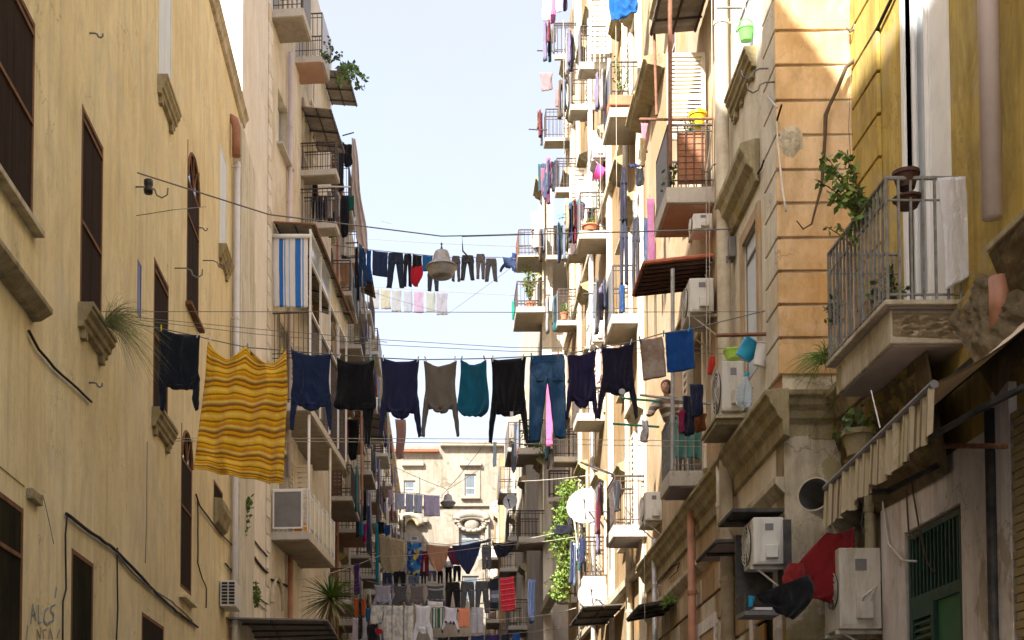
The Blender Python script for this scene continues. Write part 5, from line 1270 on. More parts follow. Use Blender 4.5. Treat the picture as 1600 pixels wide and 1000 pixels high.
# pots and plants on right balconies
def onb(q, f, o): return q[0] and (WC.P(lerp(q[1], q[2], f), o, q[3]+.01))
for i in range(2): 
    k = MB(); c = onb(q4, .06+.2*i, .35); k.box(WORLD, c.x-.33, c.x+.22, c.y-.12, c.y+.12, c.z, c.z+.22); tag(k.build('planter', 'terracotta', None, bevel=.02), ['terracotta planter at the end of the upper sunlit balcony', 'second terracotta planter behind the first on the upper sunlit balcony'][i], 'planter')
bush('straggly shrub in the terracotta planters', onb(q4, .05, .45)+Vector((0,0,.75)), (.35,.3,.9), 160, .06, 'leaf_green', root=onb(q4, .05, .4)+Vector((0,0,.2)), seed=32, sparse=True)
c = WD.P(d1[1]+.3, .45, d1[3]+.01); bush('spiky potted palm on the balcony of the grey house', c+Vector((0,0,1.15)), (.45,.3,.5), 150, .16, 'leaf_lime', root=c+Vector((0,0,.22)), seed=33, pot=(.16,.22), sparse=True)
c = WD.P(d3[1]+.3, .5, d3[3]+.01); bush('dark green shrub on the shaded balcony', c+Vector((0,0,.45)), (.5,.4,.7), 300, .11, 'leaf_dark', root=c, seed=34)
bush('trailing plant hanging off the shaded balcony', c+Vector((.35,-.3,-.2)), (.4,.3,.5), 160, .09, 'leaf_dark', root=c+Vector((.3,-.2,.1)), seed=35, mat2='leaf_green')
c = onb(q10, .1, .45); bush('bowl of green trailing plants on the middle sunlit balcony', c+Vector((0,0,.25)), (.3,.3,.25), 120, .07, 'leaf_lime', root=c+Vector((0,0,.15)), seed=36, pot=(.2,.14))
c = onb(q14, .15, .4); bush('small potted plant on the balcony near the jeans', c+Vector((0,0,.4)), (.2,.2,.3), 80, .08, 'leaf_green', root=c+Vector((0,0,.24)), seed=37, pot=(.13,.22))
bucket('bright pink bucket hanging off the sunlit house', at(943, 272, 33), .19, .2, (-.9, 0, .3), 'plastic_pink')
ub = thing('drying_hanger', 'sky blue round hanger with small washing pegged to it', 'hanger', at(902, 318, 36)); m = MB(); m.lathe(at(900, 320, 36), (0, 0, 1), [(.0,.06),(.2,.05),(.27,-.02),(.25,-.05),(0,.0)], 20); m.build('hanger_ring', 'plastic_blue', ub)
m = MB(); m.tube([at(900, 320, 36), at(899, 296, 36)], .01, 5); m.build('hanger_cord', 'cable_grey', ub)
# duct, red fabric, black plastic, shelf
dc = thing('duct', 'curved sheet metal hood open at its left end beneath the scalloped awning', 'duct', WA.pt(1285, 772, .5)); m = MB()
c0, c1 = at(1272, 772, 14.6), at(1325, 780, 15.4); ax = (c1-c0); ax.z = -.05; m.lathe(c0, ax, [(.19, 0), (.19, ax.length), (.175, ax.length), (.175, .0), (.19, 0)], 24); m.build('duct_shell', 'steel_bright', dc, smooth=False)
RW = Wall((3, 14.9), (6, 14.7), (0, -1))
hang('red_fabric', 'red folded awning fabric hanging behind the large air conditioner', RW, [[(1292, 832, 1335, 822), (1274, 850, 1336, 850), (1254, 872, 1336, 878), (1238, 893, 1336, 905), (1226, 915, 1330, 930), (1224, 925, 1300, 942)]], (.22,.014,.018), 'fabric', fold=.035, k=1.3, sag=.05, thick=.012)
hang('red_fabric', 'small rounded red fabric flap at the far left of the red awning', RW, [[(1232, 880, 1256, 880), (1222, 905, 1256, 905), (1226, 922, 1246, 922)]], (.26,.025,.025), 'fabric', fold=.02, k=1, sag=0, o0=.12)
hang('black_sheeting', 'crumpled black plastic sheeting draped under the red fabric', RW, [[(1180, 930, 1262, 898), (1186, 938, 1272, 915), (1196, 945, 1268, 938), (1206, 950, 1255, 955), (1212, 956, 1240, 968)]], (.012,.013,.016), 'plastic sheet', fold=.04, k=2, sag=0, o0=.2)
sh = thing('wall_shelf', 'small grey shelf holding a blue cup', 'shelf', at(1185, 950, 15.2)); m = MB(); a1, b1 = at(1160, 956, 15.2), at(1215, 956, 15.2); m.box(WORLD, a1.x, b1.x, 15.1, 15.5, a1.z-.05, a1.z); m.build('board', 'sheet_grey', sh); m = MB(); m.box(WORLD, a1.x, a1.x+.02, 15.1, 15.5, a1.z, a1.z+.2); m.build('side_board', 'metal_black', sh)
bucket('blue cup on the small grey shelf', at(1172, 948, 15.2), .035, .10, (.15, 0, 1), 'plastic_blue', 'cup')
k = MB(); c = at(1191, 950, 15.2); k.box(WORLD, c.x-.1, c.x+.1, 15.14, 15.34, c.z-.03, c.z+.0); tag(k.build('tray', 'plastic_white', None), 'white tray beside the blue cup', 'tray')
# big retracted awning
sF, sN = WA.s(1288, 1.2), WA.s(1460, 1.2); zF = WA.z(1288, 765, 1.2); zN = WA.z(1460, 600, 1.2)
ba = thing('shop_awning', 'faded shop awning with a scalloped striped valance over the green door', 'awning', WA.P(sN, .1, zN))
m = MB(); m.tube([WA.P(sF, 1.2, zF), WA.P(sN, 1.2, zN)], .035, 8); m.build('front_bar', 'sheet_grey', ba)
zW = zN+.85
m = MB(); K = 10
def sagp(x, y, e=0): 
    a = WA.P(lerp(sN-.0, sF, x), lerp(.06, 1.2, y), lerp(zW, lerp(zN, zF, x), y)-.1*math.sin(math.pi*y)); return a+Vector((0, 0, e))
vs = [sagp(i/K, j/6, e) for e in (.008, -.008) for i in range(K+1) for j in range(7)]; fs = []
for i in range(K):
    for j in range(6):
        a = i*7+j; n7 = (K+1)*7; fs += [(a, a+7, a+8, a+1), (n7+a, n7+a+1, n7+a+8, n7+a+7)]
for i in range(K): fs += [(i*7, (K+1)*7+i*7, (K+1)*7+i*7+7, i*7+7), (i*7+6, i*7+13, (K+1)*7+i*7+13, (K+1)*7+i*7+6)]
m.add(vs, fs); m.build('awning_fabric', cloth((.70,.56,.42)), ba, recalc=False)
m = MB(); m.tube([WA.pt(1442, 690, 1.05), WA.pt(1520, 645, .75), WA.pt(1640, 585, .4)], .03, 6); m.build('folding_arm', 'metal_black', ba)
m = MB(); m.tube([WA.P(sF+.05, 1.16, zF-.03), WA.P(sF-.3, .7, zF-.1), WA.P(sF-.1, .06, zF+.25)], .03, 6); m.build('folding_arm', 'metal_black', ba)
m = MB(); m.tube([WA.P(sN-.6, .10, zW), WA.P(sF, .10, zW-.1)], .07, 10); m.build('roller', 'metal_black', ba)
m = MB(); n_ = 72
for i in range(n_+1):
    x = i/n_; s_ = lerp(sN, sF, x); o_ = 1.2+.022*math.sin(i*1.25)+.012*math.sin(i*.6); h_ = .36+.05*abs(math.sin(i*math.pi/9))+.04*noise.noise((x*5, 1, 1)); z_ = lerp(zN, zF, x)-.02
    for (e, q_) in ((0, 0), (0, .5), (0, 1)): m.v.append(WA.P(s_, o_+.02*q_, z_-h_*q_))
for i in range(n_):
    for j in range(2): a = i*3+j; m.f.append((a, a+3, a+4, a+1))
vm = cloth((1,1,1), [(0, (.46,.38,.25)), (.30, (.16,.12,.07)), (.42, (.46,.39,.27)), (.62, (.28,.24,.10)), (.72, (.46,.39,.27))], -17)
m.build('valance', vm, ba, recalc=False, uv=[(i//3/n_, (i % 3)/2) for i in range(len(m.v))], solid=.008)
k = MB(); k.tube([WA.pt(1361, 610, .8), WA.pt(1375, 668, 1.2)], .006, 5); tag(k.build('cord', 'cable_white', None), 'white cord holding the front bar of the shop awning', 'cord')
cable('dark brown iron rod sticking out below the shop awning', WA, [(1478, 697), (1520, 697), (1572, 697)], .022, 'rust', o=.45, name='iron_rod', cat='rod', jit=0)
for i, L in enumerate([[(1418, 680), (1416, 760), (1420, 830), (1432, 845)], [(1424, 680), (1425, 760), (1437, 830), (1450, 880), (1460, 896)], [(1383, 700), (1380, 790), (1388, 850), (1410, 875), (1432, 877)], [(1398, 690), (1372, 740), (1350, 790), (1346, 820), (1352, 840)], [(1371, 720), (1368, 790), (1360, 830)]]):
    cable(['thin cable hanging over the lilac plaster', 'brown cable dangling in front of the green bars', 'white cable swinging towards the green door', 'grey cable looped beside the metal hood', 'short cable left of the lilac plaster'][i], WA, L, .010 if i != 2 else .013, 'cable_white' if i == 2 else ('cable_grey' if i == 3 else 'twig'), o=.12)
cable('white cable running behind the awning bar', WA, [(1310, 840), (1300, 820), (1290, 822), (1306, 856)], .01, 'cable_white', o=.5)
for (u0, v0, u1, v1, r_, l) in [(1356, 750, 1356, 850, .06, 'thick mossy pipe between the red fabric and the lilac plaster')]:
    downpipe(l, WA, WA.s(u0, .15), WA.z(u0, 1000, .15), WA.z(u0, v0, .15), r_, 'mossy_stone', o=.15, clips=.9)
cable('tangle of cable low on the peach house', WB, [(1000, 960), (1012, 900), (1016, 870), (1020, 905), (1030, 930)], .012, 'cable_white')
cable('cable hooped along the stone blocks', WB, [(1035, 905), (1050, 885), (1062, 880), (1058, 893), (1045, 905)], .01)
cable('cable rising along the upper stone moulding', WB, [(1100, 780), (1125, 745), (1150, 715), (1170, 700), (1180, 680)], .01)
# woman on the green balcony
def person_mesh(name, label, verts, edges, radii, mat, parent=None, sub=2):
    me = bpy.data.meshes.new(name); org = Vector(verts[0]); me.from_pydata([Vector(v)-org for v in verts], edges, [])
    o = bpy.data.objects.new(name, me); COL.objects.link(o); o.location = org
    md = o.modifiers.new('skin', 'SKIN'); 
    for i, r in enumerate(radii): me.skin_vertices[0].data[i].radius = (r, r) if not isinstance(r, tuple) else r
    me.skin_vertices[0].data[0].use_root = True; md.use_smooth_shade = True
    s_ = o.modifiers.new('sub', 'SUBSURF'); s_.levels = sub; s_.render_levels = sub
    me.materials.append(MATS[mat] if isinstance(mat, str) else mat); ORG[o.name] = org
    return o
b2, bs0, bs1, bz2, bpj = q2
hp = at(1040, 612, WB.P(bs0+.35, .5, 0).y); ft = bz2+.02; hx, hy, hz2 = hp
sc = (hz2+.12-ft)/1.62
def R(x, y, z): return Vector((hx+x*sc, hy+y*sc, ft+z*sc))
V = [R(.18,.12,.90), R(.14,.10,1.12), R(.06,.04,1.33), R(.02,.0,1.40), R(.0,-.01,1.47), R(.0,-.02,1.56),
     R(-.10,.02,1.33), R(-.24,-.06,1.17), R(-.30,-.16,1.02), R(-.36,-.22,1.00), R(.22,.08,1.32), R(.30,-.02,1.15), R(.20,-.16,1.05), R(.13,-.22,1.04),
     R(.10,.12,.84), R(.10,.10,.46), R(.10,.14,.06), R(.10,.02,.03), R(.26,.14,.84), R(.26,.12,.46), R(.26,.16,.06), R(.26,.04,.03)]
E = [(0,1),(1,2),(2,3),(3,4),(4,5),(2,6),(6,7),(7,8),(8,9),(2,10),(10,11),(11,12),(12,13),(0,14),(14,15),(15,16),(16,17),(0,18),(18,19),(19,20),(20,21)]
RR = [.10,.085,.08,.05,.045,.08,.065,.045,.035,.03,.065,.045,.035,.03,.085,.06,.04,.035,.085,.06,.04,.035]
pe = person_mesh('person', None, V, E, [r*sc for r in RR], 'skin'); tag(pe, 'woman in a striped brown jumper leaning on the green screened balcony', 'person')
def kid(o, par): o.parent = par; o.location = ORG[o.name]-ORG[par.name]; return o
m = MB(); c = R(0,-.02,1.575)
def ell(mb, c, rx, ry, rz, n=12):
    k0 = len(mb.v)
    for i in range(n+1):
        th = math.pi*i/n
        for j in range(n*2): ph_ = math.pi*j/n; mb.v.append(Vector(c)+Vector((rx*math.sin(th)*math.cos(ph_), ry*math.sin(th)*math.sin(ph_), rz*math.cos(th))))
    for i in range(n):
        for j in range(n*2): a = k0+i*n*2+j; b = k0+i*n*2+(j+1) % (n*2); mb.f.append((a, b, b+n*2, a+n*2))
ell(m, c+Vector((.015, .035, .03))*sc, .098*sc, .105*sc, .105*sc); ell(m, c+Vector((.05, .08, -.03))*sc, .07*sc, .06*sc, .09*sc); kid(m.build('hair', 'hair_brown', None, smooth=True), pe)
m = MB(); ell(m, c+Vector((-.01, -.115, -.012))*sc, .014*sc, .024*sc, .02*sc, 6); ell(m, c+Vector((-.01,-.02,-.03))*sc, .072*sc, .085*sc, .1*sc); kid(m.build('face', 'skin', None, smooth=True), pe)
m = MB(); [ell(m, c+Vector((x, -.098, .012))*sc, .012*sc, .006*sc, .007*sc, 6) for x in (-.04, .022)]; ell(m, c+Vector((-.01, -.096, -.062))*sc, .022*sc, .008*sc, .006*sc, 6); kid(m.build('eyes_and_mouth', 'dark_wood', None), pe)
js = person_mesh('jumper', None, [V[0]+Vector((0,0,.03)), V[1], V[2], V[6], V[7], V[8], V[10], V[11], V[12]], [(0,1),(1,2),(2,3),(3,4),(4,5),(2,6),(6,7),(7,8)], [r*sc for r in (.20,.19,.17,.10,.075,.06,.10,.075,.06)], 'skin')
mj, nj, bj = _base('striped_knit'); geo = N(nj, 'ShaderNodeNewGeometry'); sp = N(nj, 'ShaderNodeSeparateXYZ'); nj.links.new(geo.outputs['Position'], sp.inputs[0]); mu = N(nj, 'ShaderNodeMath', operation='MULTIPLY'); nj.links.new(sp.outputs[2], mu.inputs[0]); mu.inputs[1].default_value = 8; fr_ = N(nj, 'ShaderNodeMath', operation='FRACT'); nj.links.new(mu.outputs[0], fr_.inputs[0]); rp = N(nj, 'ShaderNodeValToRGB'); rp.color_ramp.interpolation = 'CONSTANT'; rp.color_ramp.elements[0].color = (.16,.11,.08,1); rp.color_ramp.elements[1].position = .6; rp.color_ramp.elements[1].color = (.55,.47,.38,1); nj.links.new(fr_.outputs[0], rp.inputs[0]); nj.links.new(rp.outputs[0], bj.inputs['Base Color'])
js.data.materials[0] = mj; kid(js, pe)
for side, (wx, wp) in enumerate(((-.06, V[9]), (.05, V[13]))):       # hands: palm, four fingers, thumb
    m = MB(); base_ = wp; ell(m, base_+Vector((0,-.03,-.005))*sc, .038*sc, .045*sc, .016*sc, 8)
    for f_ in range(4):
        x = (-.03+.02*f_)*sc; l_ = (.05+.012*(1.5-abs(f_-1.5)))*sc; a_ = base_+Vector((x, -.06*sc, 0)); m.tube([a_, a_+Vector((x*.15, -l_*.6, -.006*sc)), a_+Vector((x*.2, -l_, -.028*sc))], [.009*sc, .008*sc, .006*sc], 6)
    tx = .034*sc*(1 if side == 0 else -1); m.tube([base_+Vector((tx, -.02*sc, 0)), base_+Vector((tx*1.7, -.045*sc, -.004)), base_+Vector((tx*1.6, -.07*sc, -.012*sc))], [.011*sc, .010*sc, .007*sc], 6)
    kid(m.build('hand', 'skin', None, smooth=True), pe)
# ------------------------------------------------------------------ washing lines
def line_wall(pa, pb): return Wall((pa.x, pa.y), (pb.x, pb.y), (0, -1))
def line(label, A, B_, pts, r=.006, mat='wire_steel'):
    """A, B_ 3D ends; pts = pixels the line passes through, in the upright plane through both ends"""
    PL = line_wall(A, B_); L = [A]+[PL.pt(u, v) for u, v in pts]+[B_]; m = MB(); out = []
    for i in range(len(L)-1):
        for k in range(4): out.append(L[i].lerp(L[i+1], k/4))
    out.append(L[-1]); m.tube(out, r, 5); tag(m.build('clothesline', mat, None, smooth=True), label, 'clothesline'); return PL
NAVY, BLK, DNAVY, PURP = (.014,.022,.075), (.006,.006,.009), (.012,.014,.05), (.018,.014,.06)
PM = line('main washing line across the street with the yellow blanket', WL.pt(205, 505), WB.pt(1198, 485), [(245, 512), (312, 526), (330, 531), (387, 543), (450, 548), (520, 554), (590, 559), (655, 562), (720, 561), (765, 560), (826, 557), (885, 553), (935, 544), (990, 534), (1035, 521), (1085, 513)], .007)
shirt('black long sleeved top at the left end of the main line', PM, 247, 512, 313, 524, 606, 642, (.008,.012,.022), sl=(1,1), splay=-2, neck=2, sw=12)
yb = [(0, (.82,.44,.01)), (.10, (.74,.34,.006)), (.15, (.14,.06,.01)), (.20, (.80,.42,.01)), (.30, (.88,.62,.12)), (.44, (.82,.44,.01)), (.50, (.18,.08,.012)), (.56, (.86,.52,.015)), (.70, (.60,.22,.004)), (.80, (.88,.64,.13)), (.92, (.28,.12,.014))]
ps = [[(325, 530, 448, 546), (321, 570, 449, 575), (316, 620, 449, 620), (311, 670, 447, 670), (306, 710, 445, 725), (302, 733, 443, 757)]]
mb = MB(); uvl = []; cloth_piece(mb, uvl, PM, ps[0], nc=46, nr=46, thick=.014, fold=.062, k=3.3, seed=5.5, sag=.0)
for i, v in enumerate(mb.v):                       # scalloped top between four pegs
    x, t = uvl[i]; q = abs(math.sin(math.pi*x*2.0+.05)); v.z -= .21*(q**.75)*max(0, 1-t*1.6)**2
    uvl[i] = (x, t*.97+.009*noise.noise((x*2.2, t*3, 4))+.005*noise.noise((x*9, t*9, 2))+.035*q*max(0, 1-1.8*t)+.01)
tag(mb.build('striped_blanket', cloth((1,1,1), yb, 6.5, True), None, smooth=True, uv=uvl), 'large yellow and orange striped blanket on the main line', 'blanket')
shirt('dark blue shirt right of the yellow blanket', PM, 455, 547, 517, 553, 634, 672, (.014,.028,.085), splay=2, neck=7)
hang('flared_top', 'black top with a flared hem and one dangling sleeve', PM, [[(526, 557, 586, 561), (527, 580, 584, 580), (526, 610, 586, 610), (521, 632, 588, 634), (528, 640, 582, 641)], [(566, 630, 586, 632), (568, 660, 581, 660), (570, 693, 578, 693)]], BLK, 'shirt', sag=.09)
shirt('dark navy shirt left of the taupe one', PM, 595, 559, 655, 562, 645, 684, (.018,.022,.07), splay=3, neck=9)
shirt('taupe grey long sleeved shirt under the lamp', PM, 662, 563, 714, 563, 640, 683, (.17,.15,.125), splay=3, neck=5, sag=.08)
hang('teal_vest', 'teal sleeveless top with a rounded hem', PM, [[(720, 562, 760, 562), (719, 590, 761, 592), (716, 620, 764, 618), (714, 638, 763, 640), (722, 650, 752, 650)]], (.006,.115,.20), 'vest', sag=.07, fold=.03, k=3)
sb1 = shirt('black shirt with a small white tag beside the jeans', PM, 767, 560, 822, 557, 648, 693, BLK, splay=3, neck=2)
k = MB(); a, b = PM.w(797, 650, .05), PM.w(802, 643, .05); k.box(PM, a[0], b[0], .045, .05, a[1], b[1]); k.build('tag', 'plastic_white', None); 
tg = bpy.data.objects['tag']; tg.parent = sb1; tg.location = ORG['tag']-ORG[sb1.name]
def denim():
    m, n, b = _base('denim'); tc = N(n, 'ShaderNodeTexCoord'); geo = N(n, 'ShaderNodeNewGeometry')
    f = noise_fac(n, tc.outputs['Object'], 3.2, 3, .5, (1,1,.8), .46, .68); c = mixc(n, f, (.025,.075,.17), (.10,.21,.36))
    c = mixc(n, mul(n, noise_fac(n, geo.outputs['Position'], 90, 2, .6, (1,1,.3), .3, .7), .4), c, (.012,.035,.09)); n.links.new(c, b.inputs['Base Color']); b.inputs['Roughness'].default_value = .95; b.inputs['Specular IOR Level'].default_value = .1
    bump(n, b, noise_fac(n, geo.outputs['Position'], 12, 5, .6, (1,1,.5), .2, .8), .6, .02); return m
DEN = denim()
je = trousers('faded blue jeans on the main line', PM, 828, 883, 557, 690, (1,1,1), name='jeans', vb2=684, vtr=555, leg=.46, splay=4); je.data.materials[0] = DEN
kk2 = MB()
for (u0, u1) in ((833, 848), (864, 879)):
    L = [(u0, 572), (u0+1, 586), ((u0+u1)/2, 591), (u1-1, 586), (u1, 572), (u0, 572)]; kk2.tube([PM.pt(u, v, .065) for u, v in L], .005, 4)
kk2.tube([PM.pt(828, 565, .06), PM.pt(883, 563, .06)], .004, 4)
o_ = kk2.build('pocket_seams', 'plastic_navy', None); o_.parent = je; o_.location = ORG[o_.name]-ORG[je.name]
shirt('dark navy jumper right of the jeans', PM, 886, 554, 932, 545, 628, 656, PURP, splay=2, neck=9)
sb2 = shirt('nearly black jumper with a long right sleeve', PM, 939, 543, 991, 534, 614, 655, (.010,.009,.030), splay=5, neck=3)
k = MB(); k.lathe(PM.pt(972, 612, .06), (0, -1, 0), [(.04, 0), (.035, .004), (0, .004)], 12); k.build('print', 'dish_grey', None); o_ = bpy.data.objects['print']; o_.parent = sb2; o_.location = ORG['print']-ORG[sb2.name]
mt_ = simple('mottled_brown', (.20,.135,.10), .95, 0, .3, 7, .3, c2=(.34,.30,.27))
hang('brown_cloth', 'mottled brown floor cloth near the right end of the main line', PM, [[(999, 531, 1035, 526), (1002, 560, 1039, 557), (1005, 594, 1041, 588)]], (1,1,1), 'cloth', mat=mt_, fold=.012, k=1, sag=.01)
towel('bright blue towel at the right end of the main line', PM, 1039, 520, 1083, 513, 583, (.005,.055,.24), vbR=576, ub=3, fold=.02)
pegs = [(252, 512, 'plastic_yellow', 'yellow clothes peg on the black top at the left end'), (309, 523, 'plastic_white', 'white clothes peg at the right corner of the leftmost black top'), (328, 529, 'plastic_white', 'pale peg at the left corner of the yellow blanket'), (387, 541, 'plastic_blue', 'blue peg in the middle of the yellow blanket'), (441, 546, 'plastic_yellow', 'yellow peg at the right corner of the yellow blanket'),
 (456, 546, 'plastic_navy', 'dark blue peg at the left corner of the dark blue shirt'), (517, 552, 'plastic_navy', 'dark blue peg right of the dark blue shirt'), (531, 556, 'plastic_white', 'white peg at the left corner of the flared black top'), (584, 560, 'plastic_teal', 'green peg at the right corner of the flared black top'), (599, 559, 'plastic_white', 'white peg at the left of the dark navy shirt'), (653, 561, 'plastic_white', 'white peg at the right of the dark navy shirt'), (665, 561, 'plastic_white', 'white peg at the left of the taupe shirt'), (711, 561, 'plastic_white', 'white peg at the right of the taupe shirt'), (721, 561, 'plastic_blue', 'blue peg at the left of the teal top'), (757, 560, 'plastic_red', 'red peg at the right of the teal top'), (770, 560, 'plastic_white', 'white peg at the left of the black shirt with a tag'), (817, 558, 'plastic_white', 'white peg at the right of the black shirt with a tag'), (831, 556, 'plastic_blue', 'blue peg on the jeans'), (872, 554, 'plastic_red', 'red peg on the jeans waistband'), (888, 552, 'plastic_white', 'white peg left of the navy jumper'), (928, 545, 'plastic_white', 'white peg right of the navy jumper'), (941, 542, 'plastic_navy', 'dark peg left of the nearly black jumper'), (986, 534, 'plastic_white', 'white peg right of the nearly black jumper'), (1000, 530, 'plastic_navy', 'dark peg on the brown floor cloth'), (1037, 521, 'plastic_teal', 'green peg between the brown cloth and the blue towel'), (1077, 513, 'plastic_blue', 'blue peg on the bright blue towel')]
for i, (u, v, c, l) in enumerate(pegs): peg(l, PM.pt(u, v, .02)+Vector((0, 0, -.0)), c, tilt=.35*math.sin(i*2.1))
# spare lines and cables over the street
line('upper bare line level with the stone sill', WL.pt(160, 487), WB.pt(1192, 487), [(400, 487), (800, 488)], .004)
line('bare line just above the main washing line', WL.pt(205, 495), WB.pt(1160, 545), [(400, 514), (600, 531), (800, 543)], .004)
line('second bare line crossing above the main line', WL.pt(215, 500), WB.pt(1150, 553), [(400, 522), (600, 539), (800, 549)], .004)
line('upper of two lines below the hanging shirts', WL.pt(268, 685), WB.pt(1110, 689), [(500, 685), (800, 686)], .005, 'rope_pale')
line('lower of two lines below the hanging shirts', WL.pt(268, 689), WB.pt(1112, 698), [(500, 690), (800, 693)], .005, 'rope_pale')
rope('lamp_cable', 'cable from the curved hook that carries the big street lamp', [WL.pt(215, 270, .1), at(420, 335, 18.5), at(690, 369, 21.5), at(800, 367, 21), WB.pt(1143, 358, .1)], .010, 'wire_steel', 'cable')
rope('stay_wire', 'thin stay wire from the yellow wall to the lamp cable', [WL.pt(213, 337, .1), WL.pt(270, 328, .6), at(322, 323, 18)], .005, 'wire_steel', 'wire')
m = MB(); m.tube([at(820, 366, 21.5), at(722, 369, 21.5), at(723, 392, 21.5), at(735, 405, 21.5)], .014, 5); tag(m.build('conduit', 'metal_black', None), 'dark bent conduit beside the big street lamp', 'conduit')
street_lamp('large hanging street lamp in the middle of the street', at(690, 412, 21.5), .26)
rope('lamp_cable', 'dark cable carrying the distant hanging lamp', [at(560, 700, 60), at(700, 765, 60), at(880, 640, 60)], .012, 'wire_steel', 'cable', sag=.1)
street_lamp('smaller hanging street lamp before the palazzo', at(700, 783, 58), .34)
m = MB(); ell(m, at(701, 884, 47), .17, .17, .17, 10); lb = m.build('hanging_lamp', 'galvanised', None, smooth=True); tag(lb, 'round grey hanging lamp low over the far street', 'street lamp')
for (l, pts) in [('long pale rope slanting across the far right houses', [at(780, 752, 40), at(925, 742, 30)]), ('long rope rising to the right above the red rug', [at(560, 870, 44), at(700, 862, 42), at(880, 830, 36)]), ('rope from the beige sheet to the grey house', [at(590, 845, 46), at(760, 853, 44), at(905, 838, 35)]), ('yellowish rope low on the right', [at(755, 965, 36), at(800, 966, 34), at(900, 950, 30)]), ('thin line slanting over the palazzo window', [at(690, 775, 55), at(760, 690, 50)]), ('thin high wire behind the lamp', [at(560, 372, 55), at(850, 386, 42)]), ('faint wire at the level of the pale towels', [at(560, 449, 56), at(700, 490, 58), at(900, 340, 45)]), ('white rope with a ball on the lower left of the white balcony', [at(440, 905, 34), at(500, 900, 38), at(600, 865, 46)]), ('dark wire from the peach house to the satellite dish', [at(900, 718, 33), at(960, 742, 28)])]:
    rope('rope', l, pts, .010, 'rope_pale' if 'rope' in l else 'cable_grey', 'rope' if 'rope' in l else 'wire', sag=.05)
# second line with trousers
LBL = set()
PJ = line('line of trousers behind the big street lamp', W3.P(1, .2, at(548, 383, 42.5).z), at(806, 404, 38), [(585, 391), (700, 402), (780, 402)], .010)
trousers('narrow blue trousers hanging folded left of the jeans row', PJ, 561, 572, 388, 448, (.012,.05,.15), q=.5)
towel('second bright blue garment at the far left of the trouser row', PJ, 573, 390, 580, 391, 440, (.01,.07,.30), q=.5, cat='clothing', name='garment')
towel('blue denim shorts at the left of the trouser row', PJ, 582, 391, 606, 394, 430, (.018,.04,.12), q=.5, cat='shorts', name='shorts', vbR=434)
trousers('dark jeans with wide legs behind the lamp', PJ, 606, 630, 395, 450, (.02,.035,.07), q=.5, splay=3)
trousers('black leggings left of the red shorts', PJ, 631, 643, 397, 448, (.01,.01,.02), q=.5)
towel('black top above the red shorts', PJ, 644, 397, 659, 399, 418, BLK, q=.5, cat='shirt', name='top')
hang('red_shorts', 'red shorts in the trouser row', PJ, [[(643, 415, 660, 415), (641, 430, 661, 430), (643, 441, 655, 441), (648, 448, 652, 448)]], (.50,.008,.03), 'shorts', q=.5)
towel('bright blue top just left of the lamp', PJ, 660, 398, 676, 400, 424, (.01,.12,.36), q=.5, cat='shirt', name='top')
trousers('slate blue trousers half behind the lamp', PJ, 668, 686, 424, 455, (.05,.06,.09), q=.5)
trousers('light grey trousers right of the lamp', PJ, 706, 719, 400, 440, (.09,.09,.105), q=.5)
trousers('black and grey trousers right of the lamp', PJ, 721, 740, 399, 438, (.035,.037,.045), q=.5, splay=2)
trousers('pale taupe trousers in the trouser row', PJ, 744, 758, 397, 436, (.13,.12,.12), q=.5)
trousers('light grey drawstring trousers near the end of the row', PJ, 759, 776, 404, 440, (.10,.095,.10), q=.5, splay=2)
shirt('small denim jacket at the right end of the trouser row', PJ, 784, 401, 803, 400, 418, 426, (.02,.04,.10), name='denim_jacket', q=.5, neck=1, splay=3, sw=4)
PT = line('line of pale towels in the distance', at(568, 447, 60), at(812, 462, 56), [(700, 456)], .010)
for (u0, u1, v1, c, l) in [(575, 592, 483, (0.36,0.36,0.38), 'white towel at the left of the pale row'), (595, 610, 483, (0.36,0.34,0.26), 'cream and orange towel in the pale row'), (612, 627, 487, (0.32,0.33,0.35), 'light grey towel third in the pale row'), (631, 644, 488, (0.32,0.34,0.40), 'bluish white towel in the pale row'), (647, 662, 489, (0.38,0.27,0.38), 'pink towel in the pale row'), (666, 680, 488, (0.32,0.34,0.31), 'pale greenish towel in the pale row'), (682, 699, 492, (0.30,0.29,0.34), 'pale lilac towel at the right end of the pale row')]:
    c = tuple(x*.5 for x in c); towel(l, PT, u0, 450+(u0-575)*.06, u1, 450+(u1-575)*.06, v1, c, q=.5, fold=.03)
PLl = line('line of lilac washing before the palazzo', at(608, 768, 70), at(692, 778, 68), [(650, 771)], .012)
for i, (u0, u1, v1, c) in enumerate([(617, 632, 796, (.42,.44,.60)), (634, 646, 800, (.40,.43,.58)), (647, 660, 802, (.44,.47,.62)), (662, 687, 807, (.44,.38,.54))]):
    towel(['first lilac blue towel on the palazzo line', 'second lilac blue towel on the palazzo line', 'pale blue towel third on the palazzo line', 'wide mauve towel at the right end of the palazzo line'][i], PLl, u0, 770+i, u1, 771+i, v1, c, q=.5, fold=.03)
